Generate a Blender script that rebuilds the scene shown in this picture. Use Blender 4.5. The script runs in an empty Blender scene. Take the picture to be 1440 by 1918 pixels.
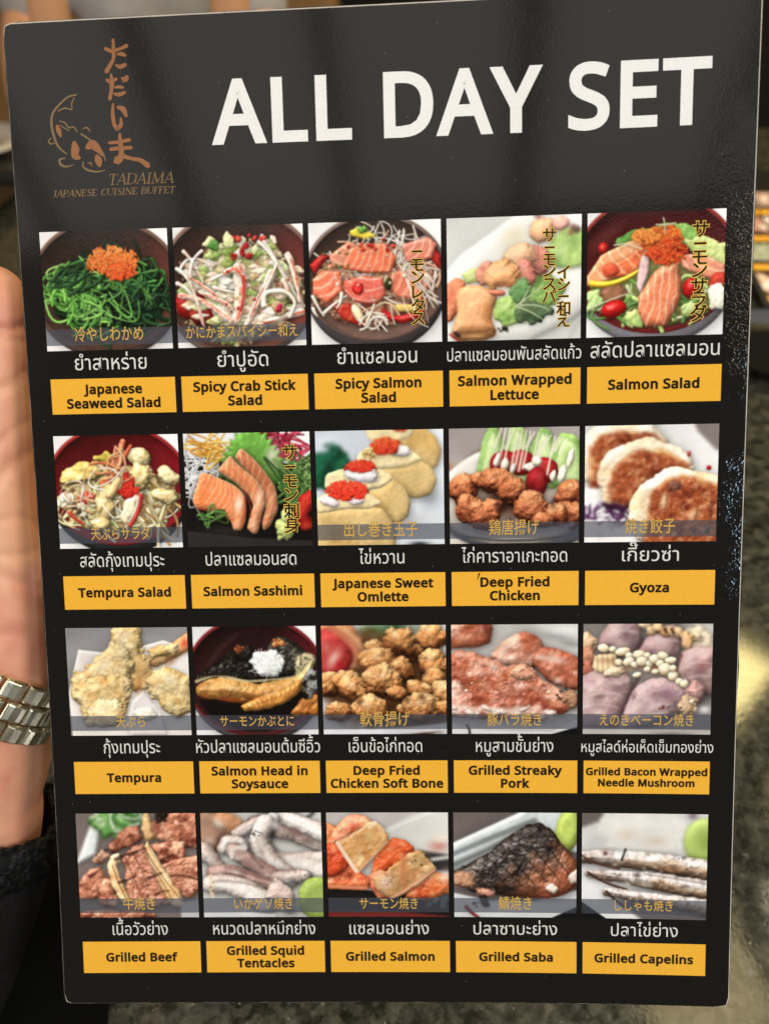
import bpy, math, random
import numpy as np
from mathutils import Vector, Matrix

S = bpy.context.scene
COL = S.collection
# ---------------------------------------------------------------- camera
CAM_H, PITCH = 0.34, math.radians(40)
cd = bpy.data.cameras.new("camera"); cam = bpy.data.objects.new("camera", cd); COL.objects.link(cam); S.camera = cam
cam.location = (0, 0, CAM_H); cam.rotation_euler = (math.pi / 2 - PITCH, 0, 0)
cd.sensor_fit = 'AUTO'; cd.sensor_width = 36.0; cd.lens = 1500 / 1918 * 36
cd.shift_x = -30.0 / 1918; cd.shift_y = 38.85 / 1918
cd.clip_start = 0.02; cd.clip_end = 60
cd.dof.use_dof = True; cd.dof.focus_distance = 0.241; cd.dof.aperture_fstop = 10.0
# ---------------------------------------------------------------- room light
W = bpy.data.worlds.new("World"); S.world = W; W.use_nodes = True
bg = W.node_tree.nodes["Background"]; bg.inputs[0].default_value = (1.0, 0.86, 0.66, 1); bg.inputs[1].default_value = 0.16
S.view_settings.view_transform = 'Standard'; S.view_settings.look = 'None'; S.view_settings.exposure = 0.0; S.view_settings.gamma = 1.0
try: S.view_settings.use_curve_mapping = False
except Exception: pass
def area(name, loc, sx, sy, rad, col, target=None, roll=0.0, shape='RECTANGLE', spread=None):
    l = bpy.data.lights.new(name, 'AREA'); l.shape = shape; l.size = sx; l.size_y = sy; l.color = col
    l.energy = rad * math.pi * sx * sy
    o = bpy.data.objects.new(name, l); COL.objects.link(o); o.location = loc
    d = (Vector(target) - Vector(loc)) if target else Vector((0, 0, -1))
    q = d.to_track_quat('-Z', 'Y'); o.rotation_euler = (q @ Matrix.Rotation(roll, 3, 'Z').to_quaternion()).to_euler()
    if spread: l.spread = spread
    return o
# suspended ceiling lamp panels behind and above the viewer (their soft image lies over the head of the card)
for x in (-1.20, -0.83, -0.465, -0.115, 0.245, 0.605, 0.97):
    area("ceiling_panel_lamp", (x, -0.38, 1.5), 0.312, 1.15, 0.90, (1.0, 0.94, 0.88))
# added fill lamps to both sides that carry the exposure of the card
area("card_fill_lamp", (-1.30, -0.60, 0.95), 0.5, 0.5, 14.2, (1.0, 0.94, 0.86), (0, 0.2, 0.2))
area("card_fill_lamp", (1.25, -0.70, 1.15), 0.5, 0.5, 20.2, (0.97, 0.98, 1.0), (0, 0.2, 0.2))
area("window_glow", (0.72, -1.02, 0.84), 0.10, 0.24, 58.0, (0.55, 0.80, 1.0), (0.1, 0.2, 0.22))
area("pin_lamp", (0.66, -0.88, 1.28), 0.05, 0.07, 60.0, (1.0, 0.78, 0.5), (0.1, 0.2, 0.22))
# warm pendants over the table in front, followed by added warm fills
area("pendant_or_fill_lamp", (0.76, 1.40, 1.30), 0.34, 0.34, 20.0, (1.0, 0.80, 0.32), None, math.radians(45))
area("pendant_or_fill_lamp", (0.55, 0.70, 1.30), 0.24, 0.38, 4.5, (1.0, 0.80, 0.42), None, math.radians(12))
area("pendant_or_fill_lamp", (1.00, 0.98, 1.30), 0.26, 0.18, 14.0, (1.0, 0.80, 0.34))
area("pendant_or_fill_lamp", (0.40, 1.15, 0.95), 0.16, 0.16, 60.0, (1.0, 0.84, 0.56))  # added fill that brightens the second menu card
area("pendant_or_fill_lamp", (0.52, 0.40, 0.62), 0.14, 0.14, 20.0, (1.0, 0.90, 0.62))  # added fill that warms the granite on the right
area("pendant_or_fill_lamp", (-1.05, 0.15, 0.75), 0.30, 0.30, 14.0, (1.0, 0.78, 0.60), (-0.14, 0.2, 0.15))  # added fill that lights the hand from the left

# ---------------------------------------------------------------- helpers
def srgb(c):
    c = np.clip(np.asarray(c, float) / 255.0, 0, 1)
    return np.where(c <= 0.04045, c / 12.92, ((c + 0.055) / 1.055) ** 2.4)
def col4(c): r = srgb(c); return (float(r[0]), float(r[1]), float(r[2]), 1.0)
class NT:
    def __init__(s, name):
        s.m = bpy.data.materials.new(name); s.m.use_nodes = True; s.t = s.m.node_tree; s.p = s.t.nodes["Principled BSDF"]
    def n(s, typ, **kw):
        o = s.t.nodes.new(typ)
        for k, v in kw.items():
            if k.startswith('i_'):
                key = k[2:]; key = int(key) if key.isdigit() else key
                o.inputs[key].default_value = v
            else: setattr(o, k, v)
        return o
    def l(s, a, b): s.t.links.new(a, b)
    def set(s, **kw):
        for k, v in kw.items(): s.p.inputs[k.replace('_', ' ')].default_value = v
        return s
    def ramp(s, stops):
        r = s.n('ShaderNodeValToRGB'); e = r.color_ramp.elements
        while len(e) < len(stops): e.new(0.5)
        for k, (p, c) in enumerate(stops): e[k].position = p; e[k].color = c if len(c) == 4 else (*c, 1)
        return r
    def coord(s, kind='Object'): return s.n('ShaderNodeTexCoord').outputs[kind]
    def noise(s, vec, scale, detail=3, rough=0.5):
        o = s.n('ShaderNodeTexNoise'); o.inputs['Scale'].default_value = scale; o.inputs['Detail'].default_value = detail; o.inputs['Roughness'].default_value = rough
        s.l(vec, o.inputs['Vector']); return o
    def bump(s, h, strength, dist, prev=None):
        b = s.n('ShaderNodeBump'); b.inputs['Strength'].default_value = strength; b.inputs['Distance'].default_value = dist
        s.l(h, b.inputs['Height'])
        if prev is not None: s.l(prev, b.inputs['Normal'])
        return b.outputs[0]
def link_obj(name, data, parent=None, loc=(0, 0, 0)):
    o = bpy.data.objects.new(name, data); COL.objects.link(o); o.location = loc
    if parent is not None: o.parent = parent
    return o
def mesh(name, V, F, mat, parent=None, loc=(0, 0, 0), smooth=False, origin=None):
    me = bpy.data.meshes.new(name); V = np.asarray(V, float)
    if origin is not None: V = V - np.asarray(origin)
    me.from_pydata([tuple(v) for v in V], [], [tuple(int(i) for i in f) for f in F]); me.update()
    if smooth: me.polygons.foreach_set('use_smooth', [True] * len(me.polygons))
    for m in (mat if isinstance(mat, (list, tuple)) else [mat]): me.materials.append(m)
    return link_obj(name, me, parent, loc)
def empty(name, loc, label=None, cat=None, group=None, parent=None):
    o = bpy.data.objects.new(name, None); COL.objects.link(o); o.location = loc; o.empty_display_size = 0.02
    if parent is not None: o.parent = parent
    return tag(o, label, cat, group)
def tag(o, label=None, cat=None, group=None, kind=None):
    if label: o['label'] = label
    if cat: o['category'] = cat
    if group: o['group'] = group
    if kind: o['kind'] = kind
    return o
def box(x0, y0, z0, x1, y1, z1):
    V = [(x, y, z) for z in (z0, z1) for y in (y0, y1) for x in (x0, x1)]
    return V, [(0, 2, 3, 1), (4, 5, 7, 6), (0, 1, 5, 4), (2, 6, 7, 3), (0, 4, 6, 2), (1, 3, 7, 5)]
def bevel(o, w, seg=3):
    m = o.modifiers.new('bevel', 'BEVEL'); m.width = w; m.segments = seg; m.limit_method = 'ANGLE'
    return o
# camera space (mm, x right, y down, z forward) -> world
CP, SP = math.cos(PITCH), math.sin(PITCH)
def c2w(p):
    p = np.asarray(p, float) * 0.001
    return np.stack([p[..., 0], -p[..., 1] * SP + p[..., 2] * CP, CAM_H - p[..., 1] * CP - p[..., 2] * SP], -1)

# ---------------------------------------------------------------- the card: pose and gentle bend
def rod(r):
    r = np.array(r); th = np.linalg.norm(r); k = r / th; K = np.array([[0, -k[2], k[1]], [k[2], 0, -k[0]], [-k[1], k[0], 0]])
    return np.eye(3) + math.sin(th) * K + (1 - math.cos(th)) * K @ K
CR = rod((0.11769, 0.04656, -0.0158)); CT = np.array([-5.229, 1.515, 239.82])
BEND = (-0.9517, -2.1511, 1.6314, -0.6284, -0.452, -0.4794, 0.3732)
CW, CH = 210.0, 297.0
def card(x, y, lift=0.0):
    "card millimetres (from its top left corner) -> world metres; lift is towards the reader"
    x = np.asarray(x, float); y = np.asarray(y, float); u = (x - 105) / 105; v = (y - 148.5) / 148.5; a = BEND
    z = a[0] * u * u + a[1] * v * v + a[2] * u * v + a[3] * u ** 3 + a[4] * v ** 3 + a[5] * u * u * v + a[6] * u * v * v
    q = np.stack([x - 105, y - 148.5, z - lift], -1) @ CR.T + CT
    return c2w(q)
def plane_pt(px, py, off=0.0):
    "camera-space mm of a point 'off' behind the card's plane, along the sight line of photo pixel (px, py)"
    d = np.array([(px - 750) / 1500, (py - 998.85) / 1500, 1.0]); n = CR[:, 2]
    return d * ((CT @ n + off) / (d @ n))

# ---------------------------------------------------------------- materials
def laminate(nt, rough=0.10):
    "the glossy, faintly pebbled plastic skin of the laminated card"
    c = nt.coord('Object')
    n1 = nt.noise(c, 1150, 2, 0.6); n2 = nt.noise(c, 130, 2, 0.5)
    sx = nt.n('ShaderNodeSeparateXYZ'); nt.l(c, sx.inputs[0])       # the film has lifted and pebbled along part of the right edge
    def mr(sock, a, b_, lo, hi):
        m = nt.n('ShaderNodeMapRange'); m.inputs[1].default_value = a; m.inputs[2].default_value = b_; m.inputs[3].default_value = lo; m.inputs[4].default_value = hi; nt.l(sock, m.inputs[0]); return m.outputs[0]
    def mul(a, b_):
        m = nt.n('ShaderNodeMath'); m.operation = 'MULTIPLY'; nt.l(a, m.inputs[0]); nt.l(b_, m.inputs[1]); return m.outputs[0]
    ar = mul(mr(sx.outputs[0], 0.084, 0.100, 0, 1), mul(mr(sx.outputs[2], 0.235, 0.215, 0, 1), mr(sx.outputs[2], 0.085, 0.115, 0, 1)))
    n3 = nt.noise(c, 75, 3, 0.6); ar = mul(ar, mr(n3.outputs[0], 0.36, 0.54, 0.15, 1))
    st = mr(ar, 0, 1, 0.02, 0.26); nt.l(mr(ar, 0, 1, rough, 0.05), nt.p.inputs['Roughness'])
    b = nt.bump(n2.outputs[0], 0.014, 0.0006); b1 = nt.n('ShaderNodeBump'); b1.inputs['Distance'].default_value = 0.0005; nt.l(st, b1.inputs['Strength']); nt.l(n1.outputs[0], b1.inputs['Height']); nt.l(b, b1.inputs['Normal']); b = b1.outputs[0]
    nt.l(b, nt.p.inputs['Normal']); nt.p.inputs['Specular IOR Level'].default_value = 0.5
    return nt.m
def printed(name, c, lint=False):
    nt = NT(name); v = nt.coord('Object'); n = nt.noise(v, 2600, 2, 0.6); r = nt.ramp([(0.3, [x * 0.93 for x in col4(c)[:3]]), (0.7, [min(1, x * 1.07) for x in col4(c)[:3]])])
    nt.l(n.outputs[0], r.inputs[0]); nt.l(r.outputs[0], nt.p.inputs['Base Color'])
    if lint:                                              # dust specks and tiny chips on the film
        vo = nt.n('ShaderNodeTexVoronoi'); vo.inputs['Scale'].default_value = 170; nt.l(v, vo.inputs['Vector']); rp = nt.ramp([(0.02, (1, 1, 1)), (0.05, (0, 0, 0))]); nt.l(vo.outputs['Distance'], rp.inputs[0])
        mx = nt.n('ShaderNodeMix'); mx.data_type = 'RGBA'; nt.l(rp.outputs[0], mx.inputs[0]); nt.l(r.outputs[0], mx.inputs[6]); mx.inputs[7].default_value = (0.07, 0.066, 0.06, 1); nt.l(mx.outputs[2], nt.p.inputs['Base Color'])
    return laminate(nt)
M_BLACK = printed("card_black", (17, 16, 16), True); M_WHITE = printed("ink_white", (233, 231, 226)); M_YEL = printed("ink_yellow", (236, 176, 56))
M_INK = printed("ink_black", (38, 26, 14)); M_GOLD = printed("ink_gold", (204, 164, 82)); M_THAI = printed("ink_thai", (218, 218, 210))
M_COPPER = printed("ink_copper", (142, 92, 52)); M_TAN = printed("ink_tan", (120, 95, 62)); M_GLOW = printed("ink_glow", (238, 196, 92))
nt = NT("ink_photo"); at = nt.n('ShaderNodeAttribute'); at.attribute_name = 'ink'; nt.l(at.outputs['Color'], nt.p.inputs['Base Color']); M_PHOTO = laminate(nt)
M_EDGE = NT("card_edge").set(Base_Color=col4((196, 186, 172)), Roughness=0.6).m
M_BACK = NT("card_back").set(Base_Color=col4((60, 54, 46)), Roughness=0.4).m
# ---------------------------------------------------------------- printed dish pictures (numpy painter)
PW, PH = 240, 216
_r0 = np.random.RandomState(5)
def _lat(n, cells, rs):
    g = rs.rand(cells, cells)
    g = np.concatenate([g, g[:1]], 0); g = np.concatenate([g, g[:, :1]], 1)
    t = np.arange(n) * cells / n; i = t.astype(int); f = t - i; f = f * f * (3 - 2 * f)
    a = g[i][:, i] * (1 - f)[:, None] + g[i + 1][:, i] * f[:, None]
    b = g[i][:, i + 1] * (1 - f)[:, None] + g[i + 1][:, i + 1] * f[:, None]
    return a * (1 - f)[None, :] + b * f[None, :]
def _tile(feat):                      # tileable fractal noise, mean 0, features of about feat pixels
    n = 768; c = max(2, int(n / feat)); s = np.zeros((n, n)); a = 1.0
    for k in range(4):
        if c > n: break
        s += a * (_lat(n, c, _r0) - .5); a *= .5; c *= 2
    return s / s.std() * .5
TN = {f: _tile(f) for f in (3, 6, 12, 24, 48, 96)}
def box1(a, r):
    if r < 1: return a
    for ax in (0, 1):
        p = [(0, 0)] * a.ndim; p[ax] = (r + 1, r)
        c = np.cumsum(np.pad(a, p, mode='edge'), axis=ax)
        n = a.shape[ax]
        hi = np.take(c, np.arange(2 * r + 1, 2 * r + 1 + n), axis=ax); lo = np.take(c, np.arange(n), axis=ax)
        a = (hi - lo) / (2 * r + 1)
    return a
def blur(a, r): return box1(box1(a, r), r)
BK = .36
LV = np.array([-.35, -.6, .72]); LV /= np.linalg.norm(LV)
HV = LV + np.array([0, 0, 1.]); HV /= np.linalg.norm(HV)
def A(c): return np.array(c, float)
class Pic:
    def __init__(s, seed, bg):
        s.r = np.random.RandomState(seed); s.c = np.empty((PH, PW, 3)); s.c[:] = bg
        s.Y, s.X = np.mgrid[0:PH, 0:PW].astype(float); s.X += .5; s.Y += .5
    def rnd(s, a, b): return a + (b - a) * s.r.rand()
    def nz(s, sl, f):
        h = sl[0].stop - sl[0].start; w = sl[1].stop - sl[1].start
        oy, ox = s.r.randint(0, 768 - 240, 2); return TN[f][oy:oy + h, ox:ox + w]
    def win(s, x0, y0, x1, y1, m=10):
        a = slice(max(0, int(y0 - m)), min(PH, int(y1 + m) + 1)); b = slice(max(0, int(x0 - m)), min(PW, int(x1 + m) + 1))
        if a.stop - a.start < 2 or b.stop - b.start < 2: return None
        return (a, b)
    # shapes: each gives (window, signed distance to the edge in px, local u, local v)
    def ell(s, u, v, rx, ry, rot=0, wob=.08, f=12):
        cx, cy = u * PW, v * PH; rx *= PW; ry *= PW; R = max(rx, ry) * 1.25
        sl = s.win(cx - R, cy - R, cx + R, cy + R)
        if sl is None: return None
        X, Y = s.X[sl] - cx, s.Y[sl] - cy; a = math.radians(rot)
        p = (X * math.cos(a) + Y * math.sin(a)) / rx; q = (-X * math.sin(a) + Y * math.cos(a)) / ry
        d = np.sqrt(p * p + q * q)
        if wob: d = d + wob * s.nz(sl, f) * 1.6
        return sl, (1 - d) * min(rx, ry), p, q
    def poly(s, pts, wob=0, f=12):
        P = np.array(pts, float) * [PW, PH]
        for _ in range(2 if wob >= 1 else 0): P = np.stack([P * .86 + np.roll(P, -1, 0) * .14, P * .14 + np.roll(P, -1, 0) * .86], 1).reshape(-1, 2)
        sl = s.win(P[:, 0].min(), P[:, 1].min(), P[:, 0].max(), P[:, 1].max())
        if sl is None: return None
        X, Y = s.X[sl], s.Y[sl]; D = np.full(X.shape, 1e9); I = np.zeros(X.shape, bool); n = len(P)
        for i in range(n):
            (x0, y0), (x1, y1) = P[i], P[(i + 1) % n]; ex, ey = x1 - x0, y1 - y0
            t = np.clip(((X - x0) * ex + (Y - y0) * ey) / (ex * ex + ey * ey + 1e-9), 0, 1)
            D = np.minimum(D, (X - x0 - t * ex) ** 2 + (Y - y0 - t * ey) ** 2)
            if y0 != y1: I ^= ((y0 > Y) != (y1 > Y)) & (X < ex * (Y - y0) / (ey if ey else 1e-9) + x0)
        t = np.where(I, 1, -1) * np.sqrt(D)
        if wob: t = t + wob * s.nz(sl, f)
        c = P.mean(0); sc = np.abs(P - c).max()
        return sl, t, (X - c[0]) / sc, (Y - c[1]) / sc
    def curve(s, pts, w, w2=None, closed=False, wob=0):
        P = np.array(pts, float)
        if len(P) == 3:
            q = np.linspace(0, 1, 9)[:, None]; P = (1 - q) ** 2 * P[0] + 2 * q * (1 - q) * P[1] + q * q * P[2]
        elif len(P) > 3:                     # catmull-rom
            o = []; Q = np.vstack([2 * P[0] - P[1], P, 2 * P[-1] - P[-2]])
            for i in range(len(P) - 1):
                for t in np.linspace(0, 1, 5)[:-1]:
                    a, b, c, d = Q[i:i + 4]; o.append(.5 * (2 * b + (c - a) * t + (2 * a - 5 * b + 4 * c - d) * t * t + (3 * b - a - 3 * c + d) * t ** 3))
            P = np.array(o + [P[-1]])
        P = P * [PW, PH]; w = w * PW / 2; w2 = w if w2 is None else w2 * PW / 2
        m = max(w, w2)
        sl = s.win(P[:, 0].min() - m, P[:, 1].min() - m, P[:, 0].max() + m, P[:, 1].max() + m, 6)
        if sl is None: return None
        X, Y = s.X[sl], s.Y[sl]; T = np.full(X.shape, -1e9); U = np.zeros(X.shape); V = np.zeros(X.shape); n = len(P) - 1
        for i in range(n):
            (x0, y0), (x1, y1) = P[i], P[i + 1]; ex, ey = x1 - x0, y1 - y0; L = math.hypot(ex, ey) + 1e-9
            t = np.clip(((X - x0) * ex + (Y - y0) * ey) / (L * L), 0, 1)
            d = np.hypot(X - x0 - t * ex, Y - y0 - t * ey); g = (i + t) / n
            tt = w + (w2 - w) * g - d; k = tt > T
            T = np.where(k, tt, T); U = np.where(k, g, U); V = np.where(k, ((X - x0) * ey - (Y - y0) * ex) / L / max(w, w2), V)
        if wob: T = T + wob * s.nz(sl, 12)
        return sl, T, U, V
    def put(s, sl, a, col): s.c[sl] = s.c[sl] * (1 - a[..., None]) + col * a[..., None]
    def shade(s, sl, a, k): s.c[sl] = s.c[sl] * (1 - np.clip(a, 0, 1)[..., None] * k)
    def solid(s, sh, col, R=10, k=1.0, bump=(), mix=(), spec=.15, gl=18, shd=.45, sr=4, tex=None, vary=.035, amb=.56, soft=1.6, al=1.0):
        if sh is None: return
        sl, t, U, V = sh
        a = np.clip(t / soft + .5, 0, 1) * al
        if shd:
            b = blur(a, sr); dy, dx = max(1, sr // 2), max(1, sr // 3); b = np.pad(b, ((dy, 0), (dx, 0)), mode='edge')[:b.shape[0], :b.shape[1]]; s.shade(sl, b, shd * .72)
        q = np.clip(t / R, 0, 1); z = R * k * np.sqrt(np.clip(1 - (1 - q) ** 2, 0, 1))
        for f, am in bump: z = z + BK * am * s.nz(sl, f)
        gy, gx = np.gradient(z); N = 1 / np.sqrt(gx * gx + gy * gy + 1)
        df = np.clip((-gx * LV[0] - gy * LV[1] + LV[2]) * N, 0, 1.3); sp = np.clip((-gx * HV[0] - gy * HV[1] + HV[2]) * N, 0, 1) ** gl
        C = np.empty(t.shape + (3,)); C[:] = A(col)
        for c2, f, gain, off in mix:
            m = np.clip(s.nz(sl, f) * gain + off, 0, 1)[..., None]; C = C * (1 - m) + A(c2) * m
        if tex is not None: C = tex(C, U, V, t, s, sl)
        if vary: C = C * (1 + vary * (s.nz(sl, 6) + 1.2 * s.nz(sl, 24))[..., None]) + A((14, 4, -8)) * vary * 6 * s.nz(sl, 12)[..., None]
        if spec > .12: sp = sp + 1.1 * np.clip(s.nz(sl, 6) * 1.6 - .55, 0, 1) * np.clip(df - .55, 0, 1) * 1.6
        C = C * (amb + (1.28 - amb) * df[..., None] * .92) + 255 * spec * .7 * sp[..., None]
        s.put(sl, a, np.clip(C, 0, 255))
    def flat(s, sh, col, al=1.0, soft=1.0):
        if sh is None: return
        sl, t, U, V = sh; s.put(sl, np.clip(t / soft + .5, 0, 1) * al, A(col))
    def air(s, u, v, rx, ry, rot, col, al=.6, p=1.6):
        "soft airbrush dab"
        q = s.ell(u, v, rx * 1.9, ry * 1.9, rot, 0)
        if q is None: return
        sl, t, U, V = q; s.put(sl, np.exp(-(U * U + V * V) * 3.61 * p) * al, A(col))
    def dots(s, n, area, pal, r=(.004, .008), al=.75):
        cu, cv, ru, rv = area
        for i in range(n): a, rr = s.rnd(0, 6.283), math.sqrt(s.r.rand()); q = s.rnd(*r); s.air(cu + ru * rr * math.cos(a), cv + rv * rr * math.sin(a), q, q * s.rnd(.6, 1), s.rnd(0, 180), pal[s.r.randint(len(pal))], al)
    def line(s, pts, w, col, al=.8, w2=None, soft=1.5, wob=0): s.flat(s.curve(pts, w, w2, wob=wob), col, al, soft)
    def flaky(s, pts, col=(222, 194, 138), dark=(190, 138, 74), light=(238, 220, 174), wob=4, R=16, shd=.4, mix=()):
        s.solid(s.poly(pts, wob, 12), col, R=R, k=.8, bump=((48, 4), (24, 4), (12, 2.2), (6, .7)), mix=((light, 24, .9, 0), (dark, 24, .7, -.12), (dark, 12, .6, -.2)) + mix, spec=.06, shd=shd, sr=5, amb=.5)
    def nug(s, u, v, r, rr=1.0, top=(230, 186, 128), mid=(196, 132, 74), bot=(116, 60, 28), wob=.16, bump=1.0, spec=.14, shd=.7):
        "one fried nugget, pale on top and browned underneath"
        def tx(C, U, V, t, s_, sl):
            q = V + .4 * s_.nz(sl, 12) + .2; m = np.clip(-q * 1.1, 0, 1)[..., None]; C = C * (1 - m) + A(top) * m
            m = np.clip(q * 1.2 - .15, 0, 1)[..., None]; return C * (1 - m) + A(bot) * m
        s.solid(s.ell(u, v, r, r * rr, 0, wob, 24), mid, R=r * PW * .8, k=.8, bump=((24, 5 * bump), (12, 3.2 * bump), (6, 1.6 * bump)), tex=tx, spec=spec, gl=14, shd=shd, sr=6, amb=.46)
    def blurall(s, r): s.c = blur(s.c, r)
    def bowl(s, cu, cv, rx, ry, inner, rim, outer=None, drop=.1, tint=None):
        if outer is not None:
            s.solid(s.ell(cu, cv + drop, rx * .97, ry, 0, 0), outer, R=40, k=.5, shd=.35, sr=8, spec=.05, vary=.02)
        s.solid(s.ell(cu, cv, rx, ry, 0, 0), rim, R=6, k=.4, shd=.2, spec=.1, vary=.02)
        def tx(C, U, V, t, s_, sl):
            g = np.clip(.5 + .5 * V, 0, 1)[..., None]; C = C * (.75 + .45 * g)
            if tint is not None: m = np.clip(U * 1.3 - .3, 0, 1)[..., None]; C = C * (1 - m) + A(tint) * m
            return C
        s.solid(s.ell(cu, cv + .008, rx * .965, ry * .955, 0, 0), inner, R=60, k=-.25, shd=0, spec=.08, gl=6, tex=tx, vary=.03)
    def strands(s, n, area, pal, w=(.008, .016), ln=(.12, .3), bend=.12, ang=None, spec=.2, shd=.3, k=.8, taper=1.0, bump=()):
        cu, cv, ru, rv = area
        for i in range(n):
            a, rr = s.rnd(0, 6.283), math.sqrt(s.r.rand()); u, v = cu + ru * rr * math.cos(a), cv + rv * rr * math.sin(a)
            th = s.rnd(0, 3.1416) if ang is None else math.radians(s.rnd(*ang)); L = s.rnd(*ln) / 2
            du, dv = math.cos(th) * L, math.sin(th) * L * 1.1; b = s.rnd(-bend, bend)
            c = A(pal[s.r.randint(len(pal))]) * s.rnd(.82, 1.12); ww = s.rnd(*w)
            s.solid(s.curve([(u - du, v - dv), (u - dv * b / L if L else u, v + du * b / L), (u + du, v + dv)], ww, ww * taper), c, R=max(1.5, ww * PW * .5), k=k, spec=spec, shd=shd, sr=2, bump=bump)
    def bits(s, n, area, pal, r=(.006, .014), spec=.3, shd=.3, wob=.15):
        cu, cv, ru, rv = area
        for i in range(n):
            a, rr = s.rnd(0, 6.283), math.sqrt(s.r.rand()); q = s.rnd(*r)
            s.solid(s.ell(cu + ru * rr * math.cos(a), cv + rv * rr * math.sin(a), q, q * s.rnd(.6, 1), s.rnd(0, 180), wob), A(pal[s.r.randint(len(pal))]) * s.rnd(.88, 1.1), R=3, spec=spec, shd=shd, sr=2)
    def roe(s, area, c1, c2, n=160, r=(.008, .013)):
        cu, cv, ru, rv = area
        s.solid(s.ell(cu, cv, ru * .92, rv * .9 * PH / PW, 0, .2), c2, R=12, bump=((3, 1.2),), shd=.5)
        pts = []
        for i in range(n):
            a, rr = s.rnd(0, 6.283), math.sqrt(s.r.rand()) * s.rnd(.85, 1.1); pts.append((cv + rv * rr * math.sin(a), cu + ru * rr * math.cos(a)))
        for v, u in sorted(pts):
            m = np.clip((v - cv) / rv * .5 + .4 + s.rnd(-.35, .35), 0, 1)
            s.solid(s.ell(u, v, s.rnd(*r), s.rnd(*r), 0, .12), A(c1) * (1 - m) + A(c2) * m, R=3, k=.8, spec=.1, shd=.12, sr=2, amb=.74)
    def fried(s, u, v, rx, ry, rot=0, col=(196, 128, 70), dark=(120, 58, 26), light=(228, 178, 118), wob=.16, bump=1.0, spec=.16, shd=.6):
        s.solid(s.ell(u, v, rx, ry, rot, wob, 24), col, R=min(rx, ry) * PW * .75, k=.85, bump=((24, 4.2 * bump), (12, 2.2 * bump), (6, 1.1 * bump)), mix=((dark, 24, .9, -.05), (light, 12, .9, -.05), (dark, 6, .6, -.2)), spec=spec, gl=14, shd=shd, sr=6, amb=.42)
    def leaf(s, pts, col, dark, wob=3, vein=None, R=8):
        s.solid(s.poly(pts, wob, 12), col, R=R, k=.5, bump=((12, 2.2), (6, .8)), mix=((dark, 24, 1.0, 0), ), spec=.12, shd=.4, sr=4)
    def slab(s, pts, col, stripe, n=6, ang=70, curve=.4, wob=.6, fat=None, R=6, spec=.22, ph=0, bump=((12, 1.0),), sw=.34, shd=.5):
        a = math.radians(ang)
        def tx(C, U, V, t, s_, sl):
            q = U * math.cos(a) + V * math.sin(a) + curve * (U * math.sin(a) - V * math.cos(a)) ** 2 + .05 * s_.nz(sl, 24) + ph
            w = np.abs(((q * n / 2) % 1) - .5) * 2; m = np.clip((w - (1 - sw)) / sw * 1.6, 0, 1)[..., None] * .75
            C = C * (1 - m) + A(stripe) * m
            if fat is not None: e = np.clip(1 - t / 5, 0, 1)[..., None] * .8; C = C * (1 - e) + A(fat) * e
            return C
        s.solid(s.poly(pts, wob, 24), col, R=R, k=.7, bump=bump, spec=spec, shd=shd, sr=5, tex=tx, mix=((A(col) * .8, 24, .5, 0),))
    def finish(s, strip=True, warm=1.0, sharp=True, con=1.0):
        c = s.c
        c = c * .25 + blur(c, 1) * .75; gm = c @ A((.3, .59, .11)); c = gm[..., None] * .14 + c * .86; lf = TN[96][40:40 + PH, 60:60 + PW]; c = c * (1 + .05 * lf[..., None])
        c = (c - 122) * con * 1.12 + 116
        g = s.r.randn(PH, PW, 1) * 3.2 + s.r.randn(PH, PW, 3) * 1.5; c = c + g
        if strip:
            y0, y1 = int(.815 * PH), int(.955 * PH); c[y0:y1] = c[y0:y1] * .34 + A((78, 82, 94)) * .62
        return np.clip(c, 3, 250)

ORG, TOB = (246, 118, 44), (226, 70, 34)
def d_seaweed():
    p = Pic(1, (236, 232, 230))
    p.bowl(.5, .46, .60, .50, (62, 44, 36), (104, 78, 66), (120, 96, 92), .06, (104, 54, 46))
    p.solid(p.ell(.53, .54, .45, .33, 0, .06), (26, 46, 26), R=60, k=.4, bump=((12, 2),), shd=.5, sr=8)
    p.strands(110, (.55, .55, .40, .33), [(34, 66, 34), (24, 48, 28), (52, 92, 44)], (.012, .026), (.12, .34), .3, spec=.15)
    p.strands(70, (.30, .55, .20, .24), [(96, 168, 60), (124, 186, 78), (70, 136, 52), (150, 204, 100)], (.010, .022), (.10, .28), .4, spec=.25)
    p.strands(46, (.62, .50, .28, .20), [(84, 146, 64), (58, 116, 54), (110, 160, 84), (40, 90, 46)], (.010, .02), (.14, .32), .35, spec=.25)
    p.strands(34, (.72, .68, .26, .12), [(30, 58, 36), (44, 78, 46), (20, 38, 26)], (.016, .03), (.12, .3), .3, spec=.22)
    p.strands(16, (.45, .62, .3, .14), [(128, 190, 84), (104, 170, 70)], (.008, .014), (.12, .26), .5, spec=.3)
    p.strands(14, (.28, .36, .14, .08), [(40, 74, 40), (60, 104, 60)], (.014, .03), (.16, .3), .2, ang=(120, 170))
    p.roe((.56, .26, .19, .12), (255, 140, 66), (248, 108, 48), 200); p.roe((.62, .35, .12, .07), (250, 108, 48), (238, 80, 38), 90)
    p.bits(30, (.57, .27, .22, .15), [ORG, (250, 140, 60)], (.006, .011))
    return p.finish()
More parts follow.
